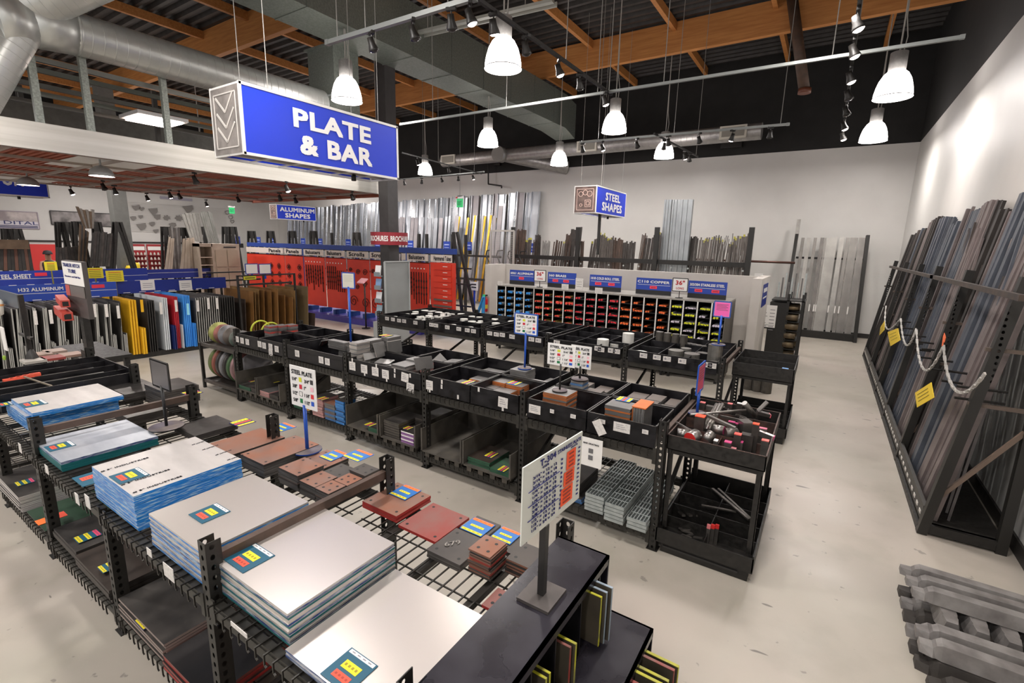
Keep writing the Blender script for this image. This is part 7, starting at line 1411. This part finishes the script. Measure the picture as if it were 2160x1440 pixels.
# brown board rack
t = thing('board_rack', (-11.9, 6.6, 0), 'black tube frame rack holding brown boards', 'rack')
for x in (-11.2, -12.6):
    for y in (5.78, 7.18): MB().box((x-.02, y-.02, 0), (x+.02, y+.02, 1.57 if x > -12 else 1.5)).build('post', BLACK, t)
    MB().box((x-.02, 5.78, 1.54), (x+.02, 7.18, 1.57)).build('top_tube', BLACK, t); MB().box((x-.02, 5.78, 1.33), (x+.02, 7.1, 1.37)).build('top_tube', BLACK, t)
MB().box((-12.6, 5.7, 0), (-11.2, 7.4, .1)).build('base', BLACK, t)
BRN = [mat('cardboard_brown', '7d5524', '6d4a1f', .7, 0, 4), mat('kraft_board_b', '8a6a3c', '7a5c30', .7, 0, 4), mat('dark_board', '3a2c24', '2e241e', .6, 0, 4)]
for k, (y, x1, z1, m, l) in enumerate(((5.86, -11.2, 1.02, 2, 'dark brown'), (6.02, -11.15, 1.20, 0, 'first'), (6.10, -11.2, 1.18, 1, 'second'), (6.24, -11.3, 1.22, 1, 'third'), (6.34, -11.25, 1.2, 0, 'fourth'), (6.46, -11.15, 1.18, 0, 'fifth'), (6.56, -11.05, 1.22, 0, 'sixth'), (6.66, -11.2, 1.2, 1, 'seventh'), (6.78, -11.1, 1.05, 0, 'eighth'), (6.92, -11.0, 1.0, 0, 'ninth'), (7.05, -11.1, 1.15, 1, 'tenth'), (7.2, -11.3, 1.2, 1, 'eleventh'))):
    sheet(y, (BRN[m], 'x'), x1=x1, ln=1.3, z1=z1, tilt=-.05, th=.012, label='%s upright brown board from the left in the tube frame rack' % l if k else 'dark brown board at the left of the tube frame rack')
sheet(7.34, (mat('olive_board', '6b5a3e', rough=.7), 'x'), x1=-11.0, ln=1.0, z1=1.24, tilt=-.05, label='large olive-brown board at the right end of the tube frame rack'); sheet(7.45, (BRN[2], 'x'), x1=-10.9, ln=.6, z1=.55, tilt=-.1, label='small dark board leaning at the right end of the tube frame rack')
for px, l in ((531, 'left'), (559, 'right')):
    p = oX(px, 567, -11.9); t = thing('framed_notice', p, l+' blue-framed white notice on the tube frame rack', 'notice'); MB().box((-11.91, p.y-.16, p.z-.13), (-11.9, p.y+.16, p.z+.13)).build('frame', cm('27469a'), t); MB().box((-11.9, p.y-.14, p.z-.11), (-11.896, p.y+.14, p.z+.11)).build('paper', PAPERW, t); MB().box((-11.92, p.y-.02, p.z-.25), (-11.9, p.y+.02, p.z-.1)).build('clip', BLUE, t)
p = oX(527, 586, -11.6); tag(MB().box((-11.6, p.y-.15, p.z-.04), (-11.59, p.y+.15, p.z+.04)).box((-11.59, p.y-.12, p.z-.01), (-11.588, p.y+.12, p.z+.01), 1).build('yellow_label', [cm('d8d22e'), INK]), 'yellow label below the blue-framed notices', 'label')
# ================================================================ left cart of flat bars and displays
t = tray('bar_tray', -7.08, -5.94, .93, 1.96, .832, 1.0, 'black tray of flat bars with partitions, behind the leftmost aluminium sheets', divx=(-6.25, -6.55, -6.85))
MB().bar((-6.55, 1.22, 1.0), (-5.95, 1.28, 1.0), .012, .012).build('cross_rod', cm('7b705f', .4), t)
for k, (x, m) in enumerate(((-6.10, GALV), (-6.36, ALU), (-6.46, STEEL), (-6.66, ALU), (-6.76, STEEL), (-6.94, STEELD))):
    for j in range(2): tag(MB().box((x-.04+.02*j, .96, .84+.05*j), (x+.03+.02*j, 1.92-.1*j, .888+.05*j)).build('flat_bar', m), 'flat metal bar lying in the tray behind the leftmost sheets', 'metal bar', 'flat bars in the left tray')
for k in range(5): p = oZ(12+14*k, 800-3*k, .97); tag(MB().box((p.x-.025, p.y-.02, .94), (p.x+.025, p.y+.06, .972)).build('small_block', cm('d9573f', .5)), 'red-orange painted bar end in the left tray', 'bar end', 'red-orange bar ends in the left tray')
t = thing('clutter_table', (-8.3, 2.35, 0), 'dark table with loose plates behind the bar tray on the left', 'table'); MB().box((-9.0, 2.0, .80), (-7.7, 2.5, .84)).build('top', BLACK, t)
for x in (-8.95, -7.8):
    for y in (2.03, 2.42): MB().box((x, y, 0), (x+.06, y+.06, .80)).build('leg', BLACK, t)
for k, (px, py, c) in enumerate(((85, 745, 'a88f80'), (115, 738, 'a08c80'), (110, 752, '8f3a34'), (150, 745, '9c7f70'), (70, 758, 'a8a39b'))):
    p = oZ(px, py, .87); tag(MB().box((p.x-.12, p.y-.1, .841), (p.x+.12, p.y+.1, .87)).build('small_plate', mat('sp_%s' % c, c, rough=.5)), ORD[k]+' small plate lying on the dark table behind the bar tray', 'plate')
# trailer hitch display
yh = 2.0; A, B, C, D = oY(130, 548, yh), oY(172, 556, yh), oY(186, 668, yh), oY(134, 590, yh); x0, x1 = A.x, oY(178, 600, yh).x
t = thing('hitch_tube_display', ((x0+x1)/2, yh, .9), 'white TRAILER HITCH TUBE sign board on a thick black post with red square tubes', 'display stand')
zt = A.z; zb = oY(140, 660, yh).z; MB().box((x0, yh, zb), (x1, yh+.05, zt)).build('back_board', cm('4a4442', .5), t); z1_ = oY(135, 597, yh).z; MB().box((x0, yh-.006, z1_), (x1, yh, zt-.01)).build('white_card', PAPERW, t)
for i, (s_, z) in enumerate((('TRAILER HITCH', zt-.075), ('TUBE', zt-.145), ('Receiver and Ball Bar', zt-.2))): w = (x1-x0)*(.86, .4, .8)[i]; text('lettering', s_, (x0+(x1-x0-w)/2, yh-.006, z), (1, 0, 0), (0, 0, 1), w, (.045, .045, .022)[i], cm('27307c'), t, .02, .002)
MB().box((x0+.12, yh+.05, .9), (x0+.24, yh+.12, zt-.1)).build('post', BLACK, t); MB().box((x0+.06, yh+.03, .62), (x0+.30, yh+.045, .95)).build('post_foot', BLACK, t)
def sqtube(x, z, s, L, label): b = MB(); b.box((x, yh-L, z), (x+s, yh-.007, z+s)); b.box((x+s*.2, yh-L-.002, z+s*.2), (x+s*.8, yh-L+.001, z+s*.8), 1); tag(b.build('square_tube', [cm('c04a3e', .5), cm('17120f')]), label, 'square tube')
for i, (px, py, w_) in enumerate(((140, 628, .085), (138, 652, .10))):
    p = oY(px-8, py, yh-.03); b = MB().bar((p.x-.02, yh-.05, p.z), (p.x+.44+.12*i, yh-.12, p.z-.03), w_, w_); b.bar((p.x+.438+.12*i, yh-.1197, p.z-.03), (p.x+.442+.12*i, yh-.1203, p.z-.03), w_*.65, w_*.65, 1); b.build('red_square_tube', [cm('c04a3e', .5), cm('17120f')], t)
MB().box((x0+.02, yh-.01, z1_-.14), (x0+.16, yh-.004, z1_-.01)).build('photo_card', cm('b9564e', .5), t); MB().box((x0+.18, yh-.01, z1_-.14), (x1-.01, yh-.004, z1_-.01)).build('dark_text_card', cm('66605c', .5), t)
# white cone bags display at the left edge
yl = 1.6; A, B = oY(0, 612, yl), oY(38, 622, yl); t = thing('bag_display', (B.x, yl, .9), 'dark topped display with hanging white tapered bags at the left edge', 'display stand'); MB().box((A.x-.3, yl, A.z-.17), (B.x, yl+.03, A.z)).build('header', cm('4b535c', .4), t); MB().box((B.x-.02, yl-.01, .95), (B.x+.03, yl+.04, A.z)).build('post', BLACK, t)
MB().lathe((B.x+.02, yl+.02, .62), [(.0, .38), (.03, .36), (.15, .0), (0, 0)], 4).build('foot', BLACK, t); MB().box((B.x-.3, yl, 1.13), (B.x+.2, yl+.03, 1.16)).build('cross_bar', BLACK, t)
for k in range(5): x = A.x-.02+.055*k; tag(MB().lathe((x, yl-.06, A.z-.34+.012*k), [(0, 0), (.02, .0), (.035, .12), (.036, .17), (.01, .2), (0, .2)], 12).lathe((x, yl-.06, A.z-.34+.012*k), [(.0365, .11), (.0365, .135)], 10, 1).build('white_bag', [cm('dcdad2', .5), cm('e09a5c')]), ORD[k]+' hanging white tapered bag from the left edge', 'bag')
p = oY(10, 715, 1.5); tag(MB().obox((p.x-.04, 1.5, p.z), (.16, .01, .3)).build('white_card', PAPERW), 'large white card leaning at the left edge below the bags', 'card'); p = oY(9, 755, 1.48); tag(MB().lathe((p.x, 1.48, p.z-.03), [(0, 0), (.015, .01), (.018, .05), (0, .07)], 8).build('green_plug', cm('8fb13c')), 'small green plug hanging below the white card', 'plug')
# ================================================================ far left: A-frames, wall pictures, cabinets
def aframe(px, py, X, w, label, loads=(), legs=2, H=None):
    p = oX(px, py, X); H = p.z if H is None else H; t = thing('a_frame_rack', (X, p.y, 0), label, 'rack')
    for dx in (-.14, .14):
        for s in (-1, 1): MB().bar((X+dx, p.y+s*w, 0), (X+dx*.95, p.y+s*.05, H), .07, .07, 0, (1, 0, 0)).build('sloping_leg', BLACK, t)
        MB().box((X+dx-.03, p.y-w*.7, H*.3), (X+dx+.03, p.y+w*.7, H*.3+.05)).build('cross_tie', BLACK, t)
    MB().box((X-.14, p.y-.06, H-.3), (X+.14, p.y+.06, H)).build('top_beam', BLACK, t); MB().box((X-.3, p.y-w, .1), (X+.3, p.y+w, .16)).build('tray', BLACK, t); return p
for i, (px, py, X) in enumerate(((12, 482, -20), (35, 482, -21), (125, 468, -20), (142, 468, -21), (160, 467, -20), (203, 468, -20), (247, 468, -19), (348, 478, -20), (385, 480, -20), (430, 478, -20), (476, 478, -21), (490, 478, -20), (530, 487, -20), (570, 487, -20), (616, 487, -20), (661, 487, -20), (752, 490, -17))):
    aframe(px, py, X, .27 if px != 247 else .5, 'black A-frame material rack, '+('first', 'second', 'third', 'fourth', 'fifth', 'sixth', 'seventh, widest,', 'eighth', 'ninth', 'tenth', 'eleventh', 'twelfth', 'thirteenth', 'fourteenth', 'fifteenth', 'sixteenth', 'seventeenth')[i]+' from the left of the photo')
def lean_bundle(q, X, n, m, label, cat='sheet bundle', name='leaning_strip', grp=None, fan=0):
    """q = top-left, top-right, bottom-right, bottom-left pixels of the bundle at depth plane X"""
    P_ = [oX(*p, X) for p in q]
    for k in range(n):
        u0, u1 = k/n, (k+.92)/n; a, b_, c, d = P_[0].lerp(P_[1], u0), P_[0].lerp(P_[1], u1), P_[3].lerp(P_[2], u1), P_[3].lerp(P_[2], u0); dz = random.uniform(-.04, .04)*(fan+1); a = a+Vector((0, 0, dz)); b_ = b_+Vector((0, 0, dz)); off = Vector((.03*(k % 3)+.04, 0, 0)); mb = MB()
        mb.add([a, b_, c, d, a-off, b_-off, c-off, d-off], [(0, 3, 2, 1), (4, 5, 6, 7), (0, 1, 5, 4), (1, 2, 6, 5), (2, 3, 7, 6), (3, 0, 4, 7)]); tag(mb.build(name, m[k % len(m)] if isinstance(m, list) else m), label, cat, grp or label)
BRW = [mat('brown_strip', '6d5a48', '5d4c3c', .6, .2, 6), mat('grey_strip', '8a857e', '77726c', .5, .4, 6)]
lean_bundle([(160, 436), (200, 443), (198, 482), (178, 482)], -19.2, 6, BRW, 'brown and grey strip fanning out above the dark racks', 'strip', fan=1)
lean_bundle([(0, 508), (62, 510), (72, 570), (0, 570)], -19.2, 9, [DS, mat('rust_strip', '6a4a3e', rough=.6), DS], 'dark strip of the bundle at the far left', 'strip'); tag(MB().box((-19.1, oX(0, 515, -19.1).y-.3, oX(0, 525, -19.1).z), (-19.05, oX(60, 515, -19.1).y, oX(0, 505, -19.1).z)).build('brown_panel', BRW[0]), 'brown cross panel over the dark strips at the far left', 'panel')
lean_bundle([(118, 522), (165, 520), (175, 560), (118, 562)], -19.2, 8, [DS, STEELD], 'dark tangled strip behind the hitch sign', 'strip'); lean_bundle([(168, 470), (188, 490), (182, 566), (165, 560)], -19.0, 5, [BRW[0], DS], 'brownish strip leaning left of the dark sheets', 'strip')
lean_bundle([(195, 490), (238, 492), (232, 562), (190, 562)], -18.8, 8, [DS, STEELD, DS], 'dark sheet hung in the rack left of the grey column', 'sheet'); lean_bundle([(383, 450), (420, 452), (430, 512), (402, 505)], -19.2, 5, [mat('pale_tube', '9c9a94', '8b8983', .5, .4, 5)], 'pale long profile leaning behind the beige cabinet, left group', 'profile')
lean_bundle([(422, 448), (447, 446), (464, 514), (440, 512)], -19.0, 6, [mat('grey_tube', '858580', '75756f', .5, .4, 5)], 'grey long profile leaning behind the beige cabinet, right group', 'profile'); lean_bundle([(355, 478), (380, 478), (384, 572), (366, 572)], -19.2, 5, [STEELD, STEEL], 'dark grey sheet between the beige boards', 'sheet')
BG = mat('beige_board', 'b3a494', 'a49584', .6, 0, 4)
lean_bundle([(357, 502), (368, 500), (364, 572), (348, 572)], -17.6, 3, BG, 'beige board of the leftmost beige pair', 'board'); lean_bundle([(387, 505), (410, 503), (418, 580), (380, 574)], -17.4, 5, BG, 'beige board of the group left of the beige cabinet', 'board')
t = thing('beige_cabinet', (-17.4, 8.2, 0), 'beige cabinet with an open shelf side and panelled doors', 'cabinet'); A, B, C = oX(418, 512, -17), oX(447, 512, -17), oX(504, 516, -17); MB().box((-17.6, B.y, 0), (-17.0, C.y, 2.2)).build('body', BG, t)
for i, (u0, u1) in enumerate(((.08, .48), (.52, .92))):
    for j, (v0, v1) in enumerate(((1.45, 2.0), (.8, 1.4))): y0, y1 = B.y+(C.y-B.y)*u0, B.y+(C.y-B.y)*u1; MB().box((-16.99, y0, v0), (-16.975, y1, v1)).build('panel_door', mat('beige_door', 'a69683', rough=.6), t)
text('lettering', 'STEEL SHAPES', (-17.0, B.y+.3, 2.06), (0, 1, 0), (0, 0, 1), .5, .05, INK, t, .01, .003) if False else MB().box((-16.99, B.y+.35, 2.07), (-16.985, B.y+.75, 2.11)).build('printed_line', INK, t)
b = MB(); b.box((-17.5, A.y, 0), (-17.0, A.y+.03, 2.2)).box((-17.5, B.y-.03, 0), (-17.0, B.y, 2.2)).box((-17.5, A.y, 2.1), (-17.0, B.y, 2.2)).box((-17.5, A.y, 0), (-17.48, B.y, 2.2))
b.build('open_shelf_frame', BG, t)
for k in range(6): z = .5+.25*k; MB().box((-17.48, A.y+.03, z), (-17.0, B.y-.03, z+.02)).build('shelf', mat('cream_shelf', 'd3c0b0', rough=.5), t)
# pictures and pegboard on the left wall
XW = XL+.03
def pic(q, label, m, fr, name='framed_picture', fn=None):
    A, B = oX(q[0], q[2], XW), oX(q[1], q[3], XW); t = thing(name, (XW, (A.y+B.y)/2, B.z), label, 'picture'); MB().box((XL, A.y, B.z), (XW, B.y, A.z)).build('print', m, t); b = MB()
    for p, r in (((A.y, B.z), (A.y, A.z)), ((B.y, B.z), (B.y, A.z)), ((A.y, A.z), (B.y, A.z)), ((A.y, B.z), (B.y, B.z))): b.bar((XW, *p), (XW, *r), .05, .03)
    b.build('frame', fr, t)
    if fn: fn(t, A, B)
    return t
def dital(t, A, B):
    h = A.z-B.z; MB().box((XW, A.y, B.z), (XW+.004, B.y, B.z+h*.42)).build('pale_band', cm('c9c4cc', .5), t); MB().box((XW, A.y, B.z+h*.42), (XW+.004, B.y, A.z)).build('photo_band', mat('grey_photo', '8f8587', 'c2b8b6', .5, 0, 3), t)
    text('lettering', 'DITAL', (XW+.005, oX(8, 470, XW).y, B.z+h*.24), (0, 1, 0), (0, 0, 1), oX(80, 470, XW).y-oX(8, 470, XW).y, h*.2, cm('3a3e6e'), t, .01, .003); MB().box((XW+.004, A.y+.1, B.z+h*.13), (XW+.008, B.y-.05, B.z+h*.18)).box((XW+.004, A.y+.1, B.z+h*.04), (XW+.008, B.y-.05, B.z+h*.10)).build('printed_line', cm('33345a'), t)
pic((-60, 84, 441, 483), 'grey and violet framed poster with large letters at the left edge', cm('c9c4cc', .5), cm('9a8f9a', .5), fn=dital)
pic((105, 240, 444, 478), 'long dark photograph of metalwork on the left wall', mat('dark_photo', '4b4645', '8f8988', .4, 0, 1.5, thresh=(.45, .6)), cm('2a2626', .5))
pic((338, 405, 414, 424), 'pale header board over the pegboard on the left wall', cm('9d9aa8', .5), cm('a9a6b2', .5))
A, B = oX(268, 430, XW), oX(480, 494, XW); t = thing('wire_pegboard', (XW, (A.y+B.y)/2, B.z), 'pale slatted display grid with dark cut-out ornaments on the left wall', 'display board'); b = MB(); z = B.z
while z < A.z+.1: b.box((XW, A.y, z), (XW+.015, B.y, z+.015)); z += .07
b.build('slat_grid', cm('bdb9b3', .5), t)
for k, (px, py, s) in enumerate(((288, 437, .2), (300, 440, .13), (325, 445, .25), (333, 457, .2), (352, 459, .17), (378, 460, .2), (300, 477, .25), (322, 472, .15), (282, 460, .15), (398, 440, .3), (365, 475, .2), (330, 487, .15), (298, 457, .12), (480, 448, .14), (487, 458, .14), (490, 467, .12))):
    p = oX(px, py, XW+.05); b = MB(); n = 7 if k not in (4, 5) else 14
    pts = [Vector((XW+.05, p.y+s*(1 if j % 2 else .55+.3*random.random())*math.cos(2*math.pi*j/n)*(1.0), p.z+s*(1 if j % 2 else .5+.3*random.random())*math.sin(2*math.pi*j/n)*.8)) for j in range(n)]
    if k < 13: b.add(pts+[v-Vector((.02, 0, 0)) for v in pts], [tuple(range(n)), tuple(range(2*n-1, n-1, -1))]+[(j, n+j, n+(j+1) % n, (j+1) % n) for j in range(n)])
    else: b.path(pts+pts[:1], .015, 5)
    tag(b.build('metal_ornament', cm('77736f', .5, .3)), 'dark cut-out metal ornament mounted on the left wall grid' if k < 13 else 'wire heart outline hanging beside the wall grid', 'ornament', 'cut-out ornaments on the left wall grid' if k < 13 else 'wire hearts beside the wall grid')
for y0, y1, l in ((oX(268, 545, XW).y, oX(309, 545, XW).y, 'left'), (oX(311, 545, XW).y, oX(352, 545, XW).y, 'right')):
    t = thing('red_shelf_unit', (XL+.3, (y0+y1)/2, .4), l+' dark red wall shelf unit full of small pale castings under the pegboard', 'shelf'); MB().box((XL+.01, y0+.02, .4), (XL+.06, y1-.02, 2.0)).build('back_panel', cm('9c2226', .5), t); MB().box((XL+.02, y0+.05, 1.72), (XL+.09, y1-.05, 1.9)).build('header_card', PAPERW, t)
    for r in range(5):
        z = .55+.23*r; MB().box((XL+.06, y0+.02, z), (XL+.3, y1-.02, z+.02)).build('shelf', cm('8c1f22', .5), t)
        for c in range(5): y = y0+.1+(y1-y0-.2)*c/4; tag(MB().lathe((XL+.2, y, z+.02), [(0, 0), (.06, 0), (.045, .07), (.02, .13), (0, .14)], 8).build('small_casting', cm('c9c2b8', .5)), 'small pale casting on the dark red wall shelves', 'casting', 'small castings on the dark red shelves')
tag(MB().box((XL+.02, 4, 2.05), (XL+.06, oX(400, 500, XW).y, 2.12)).build('long_rail', BLACK), 'thin black rail along the left wall', 'rail'); t = thing('red_wall_panel', (XL+.1, 7, .5), 'bright red panel low on the left wall behind the A-frame racks', 'panel'); MB().box((XL+.01, oX(62, 520, XW).y, .6), (XL+.05, oX(118, 520, XW).y, 1.95)).build('panel', cm('cf3330', .5), t)
for k, (px, py) in enumerate(((275, 566), (285, 560))): p = oX(px, py, -20.5); tag(MB().lathe((-20.5, p.y, .0), [(0, 0), (.14, 0), (.14, p.z+.02), (.1, p.z+.1), (0, p.z+.1)], 14).build('yellow_bollard', cm('e8c81c', .5)), ('left' if k == 0 else 'right')+' yellow bollard behind the blue boards', 'bollard')
# a customer far back, only the head and shoulders show
hp = oX(102, 545, -22.5)
t = thing('person', (-22.5, hp.y, 0), 'person in a dark shirt and dark cap far behind the racks on the left', 'person')
me = bpy.data.meshes.new('body'); H_ = hp.z
vsk = [(0, 0, .92), (0, 0, 1.15), (0, 0, 1.38), (0, 0, 1.5), (0, 0, 1.6), (0, .0, 1.72), (-.0, -.19, 1.42), (.03, -.23, 1.15), (.12, -.2, .95), (0, .19, 1.42), (.03, .23, 1.15), (.12, .2, .95), (0, -.1, .88), (.03, -.1, .48), (0, -.1, .06), (.14, -.1, .04), (0, .1, .88), (.03, .1, .48), (0, .1, .06), (.14, .1, .04)]
rsk = [.15, .14, .16, .07, .085, .10, .06, .045, .03, .06, .045, .03, .09, .06, .045, .035, .09, .06, .045, .035]; esk = [(0, 1), (1, 2), (2, 3), (3, 4), (4, 5), (2, 6), (6, 7), (7, 8), (2, 9), (9, 10), (10, 11), (0, 12), (12, 13), (13, 14), (14, 15), (0, 16), (16, 17), (17, 18), (18, 19)]
me.from_pydata(vsk, esk, []); bo = bpy.data.objects.new('body', me); COL.objects.link(bo); bo.parent = t; me.materials.append(mat('skin', 'b98a70', rough=.6))
sm_ = bo.modifiers.new('skin', 'SKIN'); bo.modifiers.new('sub', 'SUBSURF').levels = 1
for i, r in enumerate(rsk): me.skin_vertices[0].data[i].radius = (r, r)
me.skin_vertices[0].data[0].use_root = True
MB().lathe((-22.5, hp.y, .9), [(.17, 0), (.18, .2), (.215, .42), (.2, .52), (.09, .6)], 16).build('shirt', cm('262327', .7), t); MB().lathe((-22.5, hp.y, 1.70), [(.125, 0), (.125, .05), (.09, .12), (0, .14)], 14).box((-22.42, hp.y-.08, 1.71), (-22.28, hp.y+.08, 1.72)).build('cap', cm('2a2628', .7), t)
for s in (-1, 1): MB().lathe((-22.5, hp.y+s*.1, .06), [(.07, 0), (.075, .4), (.1, .85)], 10).build('trouser_leg', cm('2b2f3a', .7), t)
